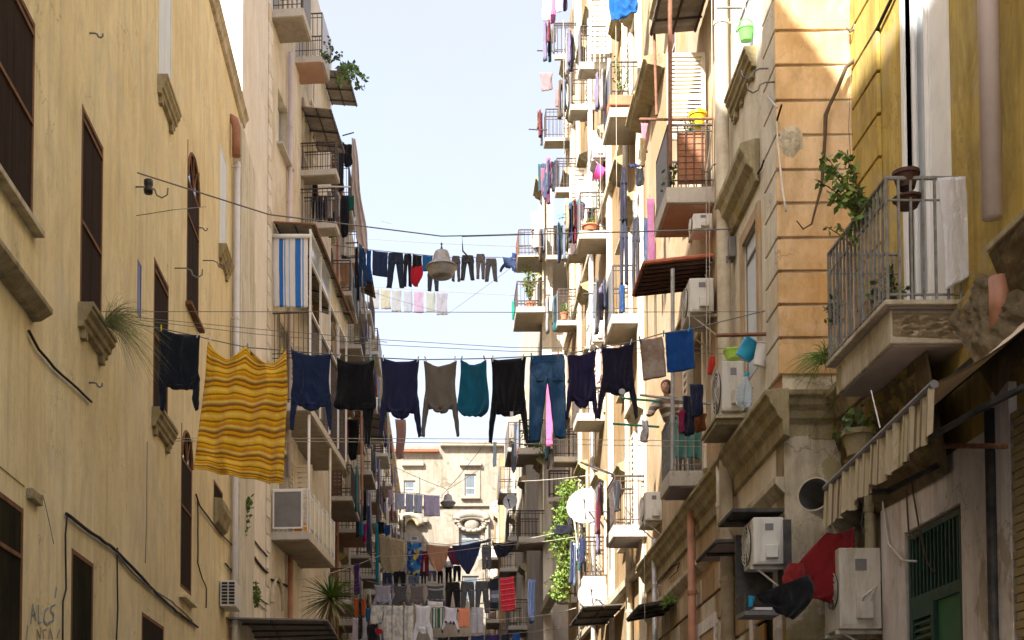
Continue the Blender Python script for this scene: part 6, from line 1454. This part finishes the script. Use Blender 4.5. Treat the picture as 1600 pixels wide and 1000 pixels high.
# line with the beige sheet
PA = line('line of the beige sheet and the blue patterned towel', at(580, 832, 46), at(806, 868, 42), [(632, 845), (700, 851), (752, 843)], .010)
hang('beige_sheet', 'beige sheet with a rounded bottom edge', PA, [[(591, 834, 633, 844), (592, 860, 633, 862), (595, 880, 631, 880), (603, 892, 625, 892), (610, 896, 620, 896)]], (.52,.42,.26), 'sheet', fold=.02, k=2)
towel('long turquoise cloth left of the beige sheet', PA, 586, 815, 591, 820, 911, (.01,.26,.36), q=.5, ub=1)
pm, pn, pb_ = _base('patterned_fabric'); tc = N(pn, 'ShaderNodeTexCoord'); vo = N(pn, 'ShaderNodeTexVoronoi'); vo.inputs['Scale'].default_value = 9; pn.links.new(tc.outputs['Object'], vo.inputs[0]); rp = N(pn, 'ShaderNodeValToRGB'); rp.color_ramp.interpolation = 'CONSTANT'; pn.links.new(vo.outputs['Color'], rp.inputs[0])
for i, (p, c) in enumerate([(0, (.01,.06,.32,1)), (.35, (.03,.20,.50,1)), (.62, (.62,.44,.02,1)), (.72, (.01,.04,.20,1)), (.85, (.25,.40,.60,1))]):
    e = rp.color_ramp.elements[i] if i < 2 else rp.color_ramp.elements.new(p); e.position = p; e.color = c
pn.links.new(rp.outputs[0], pb_.inputs['Base Color']); pb_.inputs['Roughness'].default_value = .95
hang('patterned_towel', 'blue and yellow patterned towel', PA, [[(636, 846, 659, 848), (636, 870, 658, 872), (635, 898, 656, 900)]], (1,1,1), 'towel', mat=pm, q=.5)
trousers('dark red trousers behind the patterned towel', PA, 655, 670, 861, 900, (.16,.012,.03), q=.5, o0=-.1)
hang('peach_cloth', 'peach cloth pegged into a point', PA, [[(665, 850, 703, 853), (668, 865, 700, 866), (673, 880, 696, 880), (680, 890, 690, 890), (684, 893, 687, 893)]], (.55,.29,.19), 'cloth', fold=.02)
hang('maroon_cloth', 'maroon cloth between the peach and the navy ones', PA, [[(700, 855, 714, 855), (700, 868, 717, 868), (706, 882, 719, 883)]], (.14,.02,.06), 'cloth', q=.5)
hang('navy_cloth', 'large navy cloth hanging to a point', PA, [[(706, 853, 752, 845), (712, 868, 747, 866), (719, 882, 741, 882), (727, 893, 735, 893), (730, 897, 732, 897)]], (.022,.035,.11), 'cloth', fold=.025)
towel('faded denim cloth above the navy one', PA, 735, 850, 767, 841, 853, (.10,.13,.20), q=.5, vbR=846, cat='cloth', name='denim_cloth')
trousers('grey trousers with a light stripe near the red rug', PA, 753, 768, 851, 890, (.12,.13,.16), q=.5)
hang('black_shirt', 'black shirt with small blue prints by the grey house', PA, [[(769, 848, 803, 846), (772, 860, 801, 856), (776, 871, 792, 869)]], (.008,.012,.03), 'shirt', q=.5)
for i, (u0, u1, v0, v1, c, l) in enumerate([(598, 612, 895, 915, (.02,.03,.07), 'dark blue trousers under the beige sheet'), (615, 634, 893, 916, (.01,.01,.012), 'black top with a white mark under the beige sheet'), (638, 655, 900, 913, (.09,.12,.19), 'blue grey shorts under the patterned towel'), (658, 666, 893, 912, (.012,.012,.02), 'black shirt right of the blue grey shorts'), (668, 682, 892, 908, (.12,.14,.20), 'slate trousers under the peach cloth'), (684, 692, 892, 912, (.01,.01,.012), 'thin black leggings under the peach cloth'), (696, 706, 886, 912, (.008,.008,.01), 'black trousers under the round lamp'), (708, 720, 884, 908, (.016,.018,.04), 'dark shorts right of the round lamp')]):
    PX = Wall((at(u0, v0, 44.5).x, 44.5), (at(u1, v0, 44.5).x, 44.5), (0, -1)); trousers(l, PX, u0, u1, v0, v1, c, q=.5)
PB = line('line of grey trousers and the red rug', at(572, 908, 40), at(812, 902, 38), [(600, 913), (690, 912), (760, 904)], .010)
shirt('lilac grey tee shirt at the left of the grey row', PB, 584, 913, 612, 914, 942, 956, (.32,.32,.42), q=.5, neck=2, name='tee_shirt', sw=5)
shirt('dark grey shirt second in the grey row', PB, 614, 914, 637, 914, 941, 958, (.085,.085,.10), q=.5, neck=2, sw=5)
shirt('brownish grey shirt third in the grey row', PB, 640, 914, 663, 914, 942, 952, (.15,.13,.135), q=.5, neck=2, sw=5)
shirt('charcoal shirt with a pale band in the grey row', PB, 666, 914, 694, 914, 940, 956, (.07,.075,.09), q=.5, neck=1, sw=5, bands=[(0, (.07,.075,.09)), (.16, (.30,.29,.31)), (.24, (.07,.075,.09))], nb=1)
trousers('black slim trousers in the grey row', PB, 696, 719, 910, 956, (.01,.01,.012), q=.7, splay=1)
trousers('left pair of grey trousers in the grey row', PB, 720, 741, 909, 959, (.085,.09,.10), q=.7, splay=2)
trousers('right pair of grey trousers beside the black and white shirt', PB, 743, 763, 908, 958, (.08,.085,.095), q=.7, splay=2)
towel('black tee shirt with a pale print left of the red rug', PB, 765, 904, 779, 903, 954, (.015,.018,.03), q=.5, bands=[(0, (.015,.018,.03)), (.38, (.12,.14,.22)), (.5, (.30,.32,.40)), (.6, (.10,.12,.2)), (.72, (.015,.018,.03))], nb=1, name='tee_shirt', cat='shirt')
towel('red patterned rug at the right of the grey row', PB, 781, 903, 803, 900, 956, (.5,.02,.04), bands=[(0, (.55,.03,.06)), (.3, (.38,.01,.03)), (.45, (.62,.16,.18)), (.6, (.50,.02,.05)), (.85, (.34,.01,.03))], nb=7, name='red_rug', cat='rug', ub=3, vbR=953)
PC = line('low line of white and striped washing', at(572, 944, 36), at(780, 952, 35), [(640, 947), (720, 950)], .009)
fm = simple('floral_fabric', (.56,.54,.48), .95, 0, .3, 6, 0, c2=(.34,.36,.38), fac=(.45,.55))
for i, (u0, u1, v1) in enumerate([(580, 598, 975), (600, 612, 1012), (613, 630, 1015), (632, 646, 1015)]):
    hang('floral_cloth', ['short floral cloth at the left of the low line', 'narrow floral curtain in the low line', 'wide floral curtain in the low line', 'floral curtain beside the white shirt'][i], PC, [[(u0, 945, u1, 946), (u0-1, 965, u1, 965), (u0, v1, u1-1, v1)]], (1,1,1), 'curtain', mat=fm, q=.5, fold=.03)
shirt('large white shirt in the low line', PC, 648, 944, 674, 946, 985, 1005, (.64,.66,.74), name='white_shirt', q=.7, neck=5, sw=7)
towel('green and white striped towel in the low line', PC, 675, 949, 692, 950, 981, (1,1,1), q=.5, bands=[(0, (.03,.10,.09)), (.25, (.50,.50,.48)), (.45, (.05,.13,.12)), (.62, (.28,.30,.22)), (.8, (.03,.10,.09))], nb=-1.6)
shirt('pale lilac shirt with a dark hem in the low line', PC, 693, 946, 715, 950, 975, 990, (.54,.54,.66), q=.5, neck=1, sw=4, bands=[(0, (.54,.54,.66)), (.72, (.04,.045,.055))], nb=1)
towel('orange towel in the low line', PC, 716, 950, 733, 950, 980, (.72,.27,.16), q=.5)
trousers('pale grey trousers right of the orange towel', PC, 736, 755, 949, 990, (.40,.41,.50), q=.5, leg=.5)
towel('pale cloth above the green striped towel', PC, 668, 938, 692, 940, 949, (.66,.66,.70), q=.5, cat='cloth', name='cloth')
PD = line('lowest dark washing line at the bottom of the picture', at(676, 996, 33), at(880, 982, 31), [(740, 994), (800, 990)], .009)
for i, (u0, u1, c) in enumerate([(684, 700, (.012,.012,.016)), (702, 732, (.010,.011,.014)), (736, 756, (.015,.03,.11)), (758, 780, (.03,.02,.09)), (783, 796, (.01,.012,.03)), (800, 812, (.01,.06,.22))]):
    towel(['leftmost dark cloth on the lowest line', 'wide black cloth on the lowest line', 'blue cloth on the lowest line', 'violet cloth on the lowest line', 'small dark cloth on the lowest line', 'bright blue cloth at the right of the lowest line'][i], PD, u0, 996-(u0-684)*.06, u1, 996-(u1-684)*.06, 1030, c, q=.5, name='dark_cloth', cat='cloth')
# washing on balconies: (u0, u1, v0, v1, depth, colour, kind, label)
SM = [
 (847, 862, -12, 34, 40, (.72,.62,.68), 'c', 'pale pink cloth at the top left of the sunlit house'), (858, 868, -15, 38, 40.5, (.60,.20,.38), 'c', 'pink fringed cloth at the very top of the picture'), (868, 880, -20, 20, 40, (.70,.70,.72), 'c', 'white cloth beside the pink ones at the top'), (880, 886, -15, 18, 40.2, (.04,.02,.06), 'c', 'dark narrow cloth at the top of the sunlit house'),
 (842, 865, 113, 143, 41, (.42,.27,.29), 'c', 'dusty pink cloth on the outer rack'), (867, 874, 138, 168, 41, (.45,.25,.27), 'c', 'small dusty pink strip below the outer rack'),
 (852, 858, 40, 55, 42.5, (.05,.05,.06), 'c', 'black sock on the topmost rack'), (859, 869, 44, 68, 42, (.10,.10,.09), 'c', 'grey socks hanging in a bunch below the topmost rail'),
 (840, 848, 256, 300, 42.2, (.04,.12,.14), 'c', 'dark teal cloth at the edge of the upper washing'), (845, 851, 262, 305, 42.1, (.50,.15,.25), 'c', 'coral strip in the upper washing'), (848, 856, 255, 312, 42, (.08,.09,.18), 'c', 'slate cloth in the upper washing'), (853, 861, 245, 275, 41.9, (.66,.22,.42), 'c', 'bright pink top in the upper washing'), (855, 860, 275, 320, 41.8, (.16,.03,.12), 'c', 'plum strip in the upper washing'), (862, 867, 252, 300, 41.7, (.01,.01,.02), 'c', 'black cloth in the upper washing'), (866, 873, 250, 308, 41.6, (.02,.03,.06), 'c', 'dark navy cloth in the upper washing'),
 (829, 846, 330, 388, 43, (.72,.72,.70), 'c', 'white sheet over the rusty boxed balcony'), (801, 806, 395, 424, 43.5, (.01,.03,.12), 'c', 'blue cloth hanging beside the rusty boxed balcony'), (800, 804, 470, 500, 44, (.01,.22,.17), 'c', 'green cloth at the end of the potted palm balcony'),
 (885, 892, 318, 340, 35, (.10,.03,.20), 'c', 'purple cloth on the round hanger'), (896, 903, 318, 345, 35, (.02,.04,.12), 'c', 'navy cloth on the round hanger'), (904, 914, 318, 344, 35, (.05,.03,.10), 'c', 'dark violet cloth on the round hanger'), (870, 883, 333, 342, 36, (.25,.45,.60), 'c', 'light blue scrap below the balcony'),
 (926, 933, 268, 328, 34, (.40,.44,.40), 'c', 'black and white scarf on the middle sunlit balcony'), (920, 928, 325, 356, 34, (.015,.02,.02), 'c', 'black cloth below the scarf'), (891, 900, 345, 400, 35.5, (.16,.11,.11), 'c', 'brown cloth down the front of a balcony'),
 (971, 979, 262, 345, 26, (.02,.02,.04), 't', 'long dark leggings upper pair'), (969, 981, 340, 445, 26.1, (.025,.028,.05), 't', 'long patterned dark leggings'), (968, 976, 445, 490, 26, (.01,.06,.22), 'c', 'blue and navy cloth below the dark leggings'), (988, 999, 340, 462, 25, (.03,.03,.045), 't', 'second pair of dark leggings on the right'), (990, 998, 300, 345, 25, (.45,.45,.48), 'c', 'grey print cloth above the second leggings'), (993, 1006, 262, 292, 25, (.015,.015,.02), 'c', 'black bundle below the tin roofed balcony'),
 (1012, 1022, 310, 420, 24, (.30,.10,.20), 'c', 'long dusty pink cloth left of the red edged canopy'), (1008, 1014, 340, 425, 24.2, (.04,.07,.16), 'c', 'long slate blue cloth left of the red edged canopy'), (1003, 1012, 192, 240, 23, (.55,.25,.32), 'c', 'pink scarf knotted on the rusty pole'), (1000, 1008, 215, 262, 23, (.14,.09,.03), 'c', 'olive brown cloth under the pink scarf'), (983, 1000, 256, 262, 26, (.03,.04,.12), 'c', 'navy striped cap on the bracket'),
 (895, 903, 848, 880, 36, (.45,.42,.62), 'c', 'lilac cloth under the large satellite dish'), (887, 894, 808, 822, 36, (.02,.02,.03), 'c', 'black rag beside the large satellite dish'), (867, 893, 820, 836, 35, (.012,.012,.022), 'c', 'black tee shirt in front of the climbing plant'), (930, 936, 770, 812, 34.5, (.25,.27,.34), 'c', 'blue grey cloth in front of the large dish'), (935, 940, 775, 800, 34, (.10,.08,.35), 'c', 'violet cloth in front of the large dish'), (905, 913, 840, 882, 34, (.015,.02,.06), 'c', 'long navy cloth on the low sunlit balcony'), (960, 968, 752, 800, 27.2, (.02,.02,.025), 'c', 'black cloth on the balcony above the stone cornice'), (1004, 1011, 656, 692, 20, (.60,.60,.64), 'c', 'white sock hanging off the drying pole'),
 (1066, 1086, 618, 682, 19.2, (.010,.012,.028), 'c', 'black crumpled trousers over the green balcony rail'), (1078, 1098, 600, 652, 19.1, (.012,.018,.05), 'c', 'navy cloth bunched above the green balcony'), (1063, 1069, 640, 678, 19.2, (.25,.01,.06), 'c', 'dark pink edge of cloth on the green balcony'), (1084, 1104, 645, 676, 19.4, (.28,.10,.03), 'c', 'brown swirl patterned cushion on the green balcony'),
 (852, 865, 598, 698, 30, (.62,.12,.27), 'c', 'long bright pink cloth seen between the jeans legs'), (866, 872, 560, 640, 31, (.50,.02,.10), 'c', 'crimson cloth between the jeans legs'), (931, 939, 546, 600, 24, (.70,.45,.55), 'c', 'pale pink strip between the two jumpers'), (877, 883, 600, 625, 30, (.55,.03,.05), 'c', 'red scrap right of the jeans'),
 # left side
 (487, 497, 288, 345, 37.5, (.015,.015,.022), 't', 'black trousers on the white drying rack'), (498, 504, 305, 350, 38, (.02,.05,.14), 'c', 'blue cloth on the white drying rack'), (506, 511, 305, 345, 38.2, (.14,.07,.08), 'c', 'brown cloth on the white drying rack'), (512, 518, 300, 340, 38.4, (.62,.62,.64), 't', 'first white tights on the drying rack'), (524, 530, 300, 338, 39, (.60,.60,.63), 't', 'second white tights on the drying rack'), (532, 545, 305, 372, 39.5, (.012,.014,.022), 'c', 'dark clothes bunched at the end of the drying rack'), (510, 530, 330, 372, 39.2, (.014,.014,.02), 'c', 'wide black cloth under the drying rack'),
 (528, 538, 222, 300, 40, (.02,.022,.03), 'c', 'long black cloth under the grey sheet roof'), (538, 549, 225, 262, 40.4, (.012,.012,.016), 'c', 'black square cloth at the edge of the left balcony'), (523, 527, 230, 248, 39, (.08,.55,.06), 'c', 'bright green scrap on the left balcony'), (545, 553, 305, 330, 41.5, (.005,.22,.18), 'c', 'teal cloth beside the long beige sheet'),
 (555, 559, 385, 450, 43.5, (.02,.05,.14), 'c', 'narrow navy strip left of the trouser row'), (480, 488, 470, 510, 35.5, (.55,.50,.22), 'c', 'pale yellow cloth below the striped blind'), (490, 500, 472, 520, 36.5, (.38,.25,.12), 'c', 'tan cloth below the striped blind'),
 (536, 546, 655, 690, 44.3, (.50,.03,.10), 'c', 'crimson cloth below the flared black top'), (545, 560, 655, 720, 44, (.008,.008,.012), 'c', 'long black cloth below the flared black top'), (556, 562, 765, 840, 46, (.04,.06,.08), 'c', 'slate cloth above the fern like yucca'), (566, 573, 765, 815, 48, (.012,.012,.018), 'c', 'black cloth on the distant left balcony'), (573, 580, 765, 830, 48, (.38,.38,.48), 'c', 'pale lilac long cloth on the distant left balcony'), (568, 572, 818, 848, 45, (.42,.01,.16), 'c', 'magenta cloth on the left'), (562, 567, 815, 840, 45, (.01,.25,.36), 'c', 'turquoise scrap on the left'), (572, 579, 790, 862, 45.5, (.05,.06,.12), 'c', 'dark slate cloth beside the magenta one'),
 (554, 562, 880, 930, 42, (.10,.02,.16), 'c', 'purple cloth beside the yucca'), (551, 571, 935, 965, 40, (.50,.09,.02), 'c', 'orange red cloth right of the yucca'), (560, 565, 935, 1000, 39.8, (.012,.012,.014), 'c', 'black scarf over the orange red cloth'), (550, 560, 965, 1005, 40, (.60,.55,.62), 'c', 'white cloth below the orange red one'), (566, 575, 965, 1000, 40, (.58,.58,.62), 'c', 'second white cloth below the orange red one'), (572, 580, 950, 972, 39, (.01,.10,.22), 'c', 'small blue cloth near the floral curtains'), (574, 590, 975, 1010, 38, (.012,.012,.02), 'c', 'black cloth at the lower left of the washing'), (586, 597, 982, 992, 37.5, (.5,.02,.03), 'c', 'small red cloth at the bottom'),
 (606, 614, 765, 790, 62, (.50,.42,.56), 'c', 'pinkish cloth beside the palazzo line'), (596, 602, 762, 800, 60, (.36,.34,.44), 'c', 'greyish cloth on the far left balcony'), (588, 594, 765, 830, 55, (.20,.17,.16), 'c', 'taupe cloth on the far left balcony'), (602, 610, 820, 838, 55, (.01,.10,.30), 'c', 'blue cloth above the beige sheet'), (590, 600, 815, 835, 54, (.012,.012,.02), 'c', 'black cloth above the beige sheet'),
 (617, 634, 655, 718, 66, (.30,.16,.12), 'c', 'brownish striped cloth high on the last left building'), (600, 605, 640, 700, 60, (.02,.03,.14), 'c', 'blue cloth high on the last left building'),
 (770, 776, 690, 730, 58, (.04,.05,.06), 'c', 'dark socks on the far right balcony'), (790, 795, 680, 720, 56, (.01,.20,.30), 'c', 'turquoise strip on the far right balcony'), (800, 806, 690, 740, 50, (.10,.11,.14), 'c', 'dark grey cloth on the far right balcony'), (803, 809, 660, 715, 48, (.38,.42,.55), 'c', 'pale blue cloth on the far right balcony'),
 (826, 836, 905, 975, 36, (.012,.02,.05), 'c', 'dark navy coat in the shadow right of the red rug'),
]
for i, (u0, u1, v0, v1, Y, c, kd, l) in enumerate(SM):
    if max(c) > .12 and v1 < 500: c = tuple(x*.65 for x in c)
    a, b = at(u0, v0, Y), at(u1, v0, Y); PX = Wall((a.x, a.y), (b.x, b.y-.15), (0, -1)); w_ = u1-u0
    if kd == 't': trousers(l, PX, u0, u1, v0, v1, c, q=.5, name='leggings' if 'legging' in l or 'tights' in l else 'trousers', cat='trousers')
    else:
        nm = next((x for x in ('sock', 'scarf', 'sheet', 'cushion', 'rag', 'strip', 'cap', 'coat', 'top', 'edge') if x in l.split()), 'cloth'); nm = {'edge': 'cloth', 'strip': 'cloth', 'top': 'top'}.get(nm, nm)
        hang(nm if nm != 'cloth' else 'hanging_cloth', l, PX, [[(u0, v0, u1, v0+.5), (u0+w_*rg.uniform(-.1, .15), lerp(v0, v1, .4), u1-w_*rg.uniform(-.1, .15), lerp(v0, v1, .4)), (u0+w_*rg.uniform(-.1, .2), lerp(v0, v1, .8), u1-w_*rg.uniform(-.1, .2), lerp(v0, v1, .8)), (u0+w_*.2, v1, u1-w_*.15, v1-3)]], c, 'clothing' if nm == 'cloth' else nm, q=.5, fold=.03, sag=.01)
# the blue towel at the top and the long beige cloth on the left
PX = Wall((at(950, 0, 26).x, 26), (at(1000, 0, 26).x, 25.8), (0, -1))
hang('blue_towel', 'bright blue towel blowing at the top of the picture', PX, [[(952, -40, 1000, -45), (951, 0, 996, -4), (953, 22, 998, 8), (957, 34, 996, 18)]], (.006,.09,.34), 'towel', fold=.06, k=3)
PX = Wall((at(550, 300, 42).x, 42), (at(580, 300, 42).x, 41.5), (0, -1))
hang('beige_cloth', 'long beige pink cloth hanging down from the upper left rack', PX, [[(551, 215, 554, 216), (550, 250, 560, 255), (550, 300, 563, 300), (556, 350, 572, 350), (558, 374, 574, 376), (569, 385, 574, 400)]], (.60,.50,.45), 'cloth', fold=.05, k=2)
for (l, pts, Y, mt) in [('dark rack bar holding the long beige cloth', [(535, 212), (553, 207)], 42, 'iron_dark'), ('upper dark bar sticking out left of the sunlit balconies', [(839, 79), (872, 80)], 41.5, 'iron_dark'), ('lower dark bar sticking out left of the sunlit balconies', [(826, 202), (855, 203)], 42.5, 'iron_dark'), ('white drying rack bar on the left balcony', [(490, 291), (548, 292)], 38, 'white_paint'), ('rack bar over the upper trouser washing', [(540, 380), (560, 379)], 42.5, 'iron_dark'), ('green painted pole on the right behind the jumper', [(970, 622), (1030, 627)], 20.5, 'plastic_teal'), ('lower green pole beside the green balcony', [(957, 662), (1030, 667)], 20.5, 'plastic_teal'), ('long grey rail above the green balcony', [(1000, 617), (1115, 632)], 19.3, 'galvanised'), ('dark rod reaching left of the balcony by the leggings', [(911, 459), (944, 459)], 30, 'iron_dark'), ('dark bar beside the green screened balcony', [(907, 722), (960, 742)], 28, 'iron_dark'), ('pole with a pale tip above the far roofs', [(580, 530), (605, 535)], 58, 'white_paint'), ('pale pole leaning on the lower right climbing plant', [(897, 810), (903, 860)], 35, 'pipe_cream'), ('small antenna mast above the line of trousers', [(596, 345), (612, 349)], 70, 'cable_grey'), ('tall thin rail at the right of the top window', [(1120, 12), (1190, 12)], 17.5, 'iron_grey')]:
    m = MB(); m.tube([at(u, v, Y) for u, v in pts], .022 if Y > 25 else .018, 6); tag(m.build('rod', mt, None), l, 'rod')
# lower left: sheet canopy, yucca, plants on the cream wall
def pc(u, v, Y): return at(u, v, Y)
awning('flat grey sheet canopy sticking out at the bottom left', [pc(326, 966, 25.0), pc(345, 1010, 31), pc(530, 1000, 33), pc(512, 970, 27.0)], mat='sheet_grey', corr=False, beams=4, th=.03)
yc = thing('yucca', 'large spiky yucca plant below the white railed balcony', 'plant', at(519, 985, 33)); c = at(517, 935, 33); rg = random.Random(5)
m = MB(); m.tube([at(508, 1010, 33), at(514, 960, 33), c], [.09, .07, .06], 8); m.build('trunk', 'twig', yc)
ymats = ['leaf_green', 'leaf_lime', 'leaf_dark']
for i in range(150):
    th = rg.uniform(0, 6.283); ph_ = rg.uniform(-1.0, 1.35); L = rg.uniform(.62, .98); d = Vector((math.cos(th)*math.cos(ph_), math.sin(th)*math.cos(ph_), math.sin(ph_)))
    x = d.cross(Vector((0,0,1))).normalized(); m = MB(); w_ = .028; dr = .22*L*(1 if ph_ > -.3 else .5)
    for k in range(6):
        q = k/5; p = c+d*L*q-Vector((0,0,dr*q*q)); ww = w_*(1-q**2.5)+.002; m.v += [p-x*ww, p+Vector((0,0,-.008)), p+x*ww]
    for k in range(5): a = k*3; m.f += [(a, a+1, a+4, a+3), (a+1, a+2, a+5, a+4)]
    m.build('leaf', ymats[i % 3] if ph_ > -.4 else 'grass_dry', yc, recalc=False)
bush('green fern tuft growing from the cream wall under the blanket', WL.pt(382, 800, .15), (.3, .25, .75), 260, .11, 'leaf_dark', root=WL.pt(379, 785, .05), seed=51, mat2='leaf_green', droop=.2)
bush('small leafy plant rooted above the bottom canopy', WL.pt(398, 925, .2), (.35, .3, .45), 150, .10, 'leaf_green', root=WL.pt(402, 950, .05), seed=52, mat2='leaf_lime', sparse=True)
cable('black cable sagging from the white drainpipe across the cream wall', WL, [(378, 822), (392, 838), (405, 855), (420, 872)], .02)
cable('thick bundle of cables running down the cream wall', WL, [(374, 835), (388, 858), (400, 875), (412, 890), (424, 900)], .03)
cable('lower cable on the cream wall left of the leafy plant', WL, [(352, 880), (365, 895), (380, 912), (400, 930), (418, 945)], .016)
cable('second lower cable on the cream wall', WL, [(372, 900), (390, 930), (405, 945), (418, 955)], .014, 'cable_grey')
cable('cables continuing under the white railed balcony', W2, [(424, 905), (440, 912), (455, 918)], .03)
m = MB(); a, b = W2.s(424), W2.s(442)
K = 10; cs = (a+b)/2; r_ = (b-a)/2; zt = W2.z(433, 905)
m.tube([W2.P(cs-r_*math.cos(math.pi*i/K), .04, zt-r_+r_*math.sin(math.pi*i/K)) for i in range(K+1)], .06, 6); tag(m.build('arch_moulding', 'stone_trim', None), 'stone arch moulding low on the cream building', 'moulding')
downpipe('terracotta drainpipe under the white railed balcony', W2, W2.s(455, .12), .3, W2.z(455, 870, .12), .07, 'pipe_rust', o=.12, clips=3)
# more washing over the balcony rails of the crowded houses
pal = [('navy', (.014,.022,.07)), ('black', (.01,.01,.012)), ('grey', (.12,.12,.13)), ('white', (.34,.34,.36)), ('maroon', (.16,.012,.03)), ('blue', (.16,.20,.30)), ('brown', (.12,.07,.04)), ('teal', (.01,.12,.14)), ('lilac', (.22,.18,.30)), ('cream', (.34,.29,.2))]
ordn = ['lowest', 'second', 'third', 'fourth', 'fifth', 'sixth']; coln = ['nearest', 'second', 'third', 'fourth', 'farthest']
rgc = random.Random(99); cnt = 0
for (WW, hn, sl_, zl_, Lb, pj_) in ((W3, 'ochre left house', [.6, 5.6, 10.6, 15.4], [4.6, 8.0, 11.3, 14.6, 17.9], 2.4, .93), (W4, 'last left house', [1.0, 7.0, 13.0, 19.5], [4.8, 8.2, 11.6, 15.0, 18.2], 2.8, .84)):
    for zi, z in enumerate(zl_):
        for si, s in enumerate(sl_):
            used = set()
            for k_ in range(3 if WW is W3 else 2):
                ci = rgc.randrange(10)
                if ci in used: continue
                used.add(ci); cn, cc = pal[ci]; w_ = rgc.uniform(.35, .6); h_ = rgc.uniform(.7, 1.5); x = s+.15+k_*.75+rgc.uniform(0, .15); top = z+rgc.uniform(.85, 1.05)
                mb = MB(); uvl = []; o_ = pj_+.05+rgc.uniform(0, .1)
                class _F:
                    def w(self, u, v, o=0): return (u, v)
                    def P(self, a, b, c): return WW.P(a, b, c)
                cloth_piece(mb, uvl, _F(), [(x, top, x+w_, top), (x+.02, top-h_*.5, x+w_-.03, top-h_*.5), (x+.05, top-h_, x+w_-.06, top-h_+.04)], o0=o_, nc=7, nr=7, thick=.02, fold=.03, k=2, seed=cnt*1.3)
                cnt += 1
                tag(mb.build('hanging_cloth', cloth(cc), None, smooth=True, uv=uvl), f'{cn} washing on the {coln[si]} balcony, {ordn[zi]} floor, {hn}', 'clothing')
QD = {'q4': (q4, 'planter'), 'q5': (q5, 'topmost large'), 'q7': (q7, 'upper middle'), 'q10': (q10, 'bowl plant'), 'q12': (q12, 'inner middle'), 'q6': (q6, 'topmost small'), 'q9': (q9, 'upper far'), 'q8': (q8, 'outermost'), 'q11': (q11, 'far middle'), 'q14': (q14, 'far potted plant'), 'q18': (q18, 'lower far'), 'q3': (q3, 'above cornice'), 'q13': (q13, 'below leggings'), 'q20': (q20, 'above lower dish')}
for kq, (q_, dn) in QD.items():
    used = set()
    for k_ in range(4):
        ci = rgc.randrange(10)
        if ci in used: continue
        used.add(ci); cn, cc = pal[ci]; cc = tuple(x*.8 for x in cc); w_ = rgc.uniform(.25, .5); h_ = rgc.uniform(.6, 1.3)
        x = q_[1]+.25+k_*(q_[2]-q_[1]-.7)/4+rgc.uniform(0, .1); top = q_[3]+rgc.uniform(.8, 1.05); o_ = q_[4]+.04+rgc.uniform(0, .22); mb = MB(); uvl = []
        class _G:
            def w(self, u, v, o=0): return (u, v)
            def P(self, a, b, c): return WC.P(a, b, c)
        cloth_piece(mb, uvl, _G(), [(x, top, x+w_, top), (x+.03, top-h_*.5, x+w_-.02, top-h_*.5), (x+.06, top-h_, x+w_-.05, top-h_+.05)], o0=o_, nc=7, nr=7, thick=.02, fold=.03, k=2, seed=cnt*1.7); cnt += 1
        tag(mb.build('hanging_cloth', cloth(cc), None, smooth=True, uv=uvl), f'{cn} washing over the front of the {dn} balcony of the sunlit house', 'clothing')
for u, v0, v1, Y, l in [(1103, 190, 640, 18.6, 'pale cord in front of the reed mat balcony'), (1108, 300, 560, 18.7, 'pale cord between the red edged canopy and the drainpipe'), (1112, -10, 300, 18.2, 'pale cord right of the louvred shutter'), (1077, 480, 590, 19, 'short pale cord behind the bright blue towel'), (962, -10, 300, 26, 'pale cord past the terracotta planters'), (937, 60, 330, 30, 'pale cord down to the pink bucket'), (880, 30, 260, 36, 'pale cord among the topmost far balconies'), (1006, 700, 980, 22, 'long pale cord crossing the stone cornice')]:
    rope('cord', l, [at(u, v0, Y), at(u+1.5, v1, Y)], .006, 'rope_pale', 'cord')
for l, n_ in LABELS.items():
    if n_ > 1: print('DUPLICATE LABEL', n_, l)
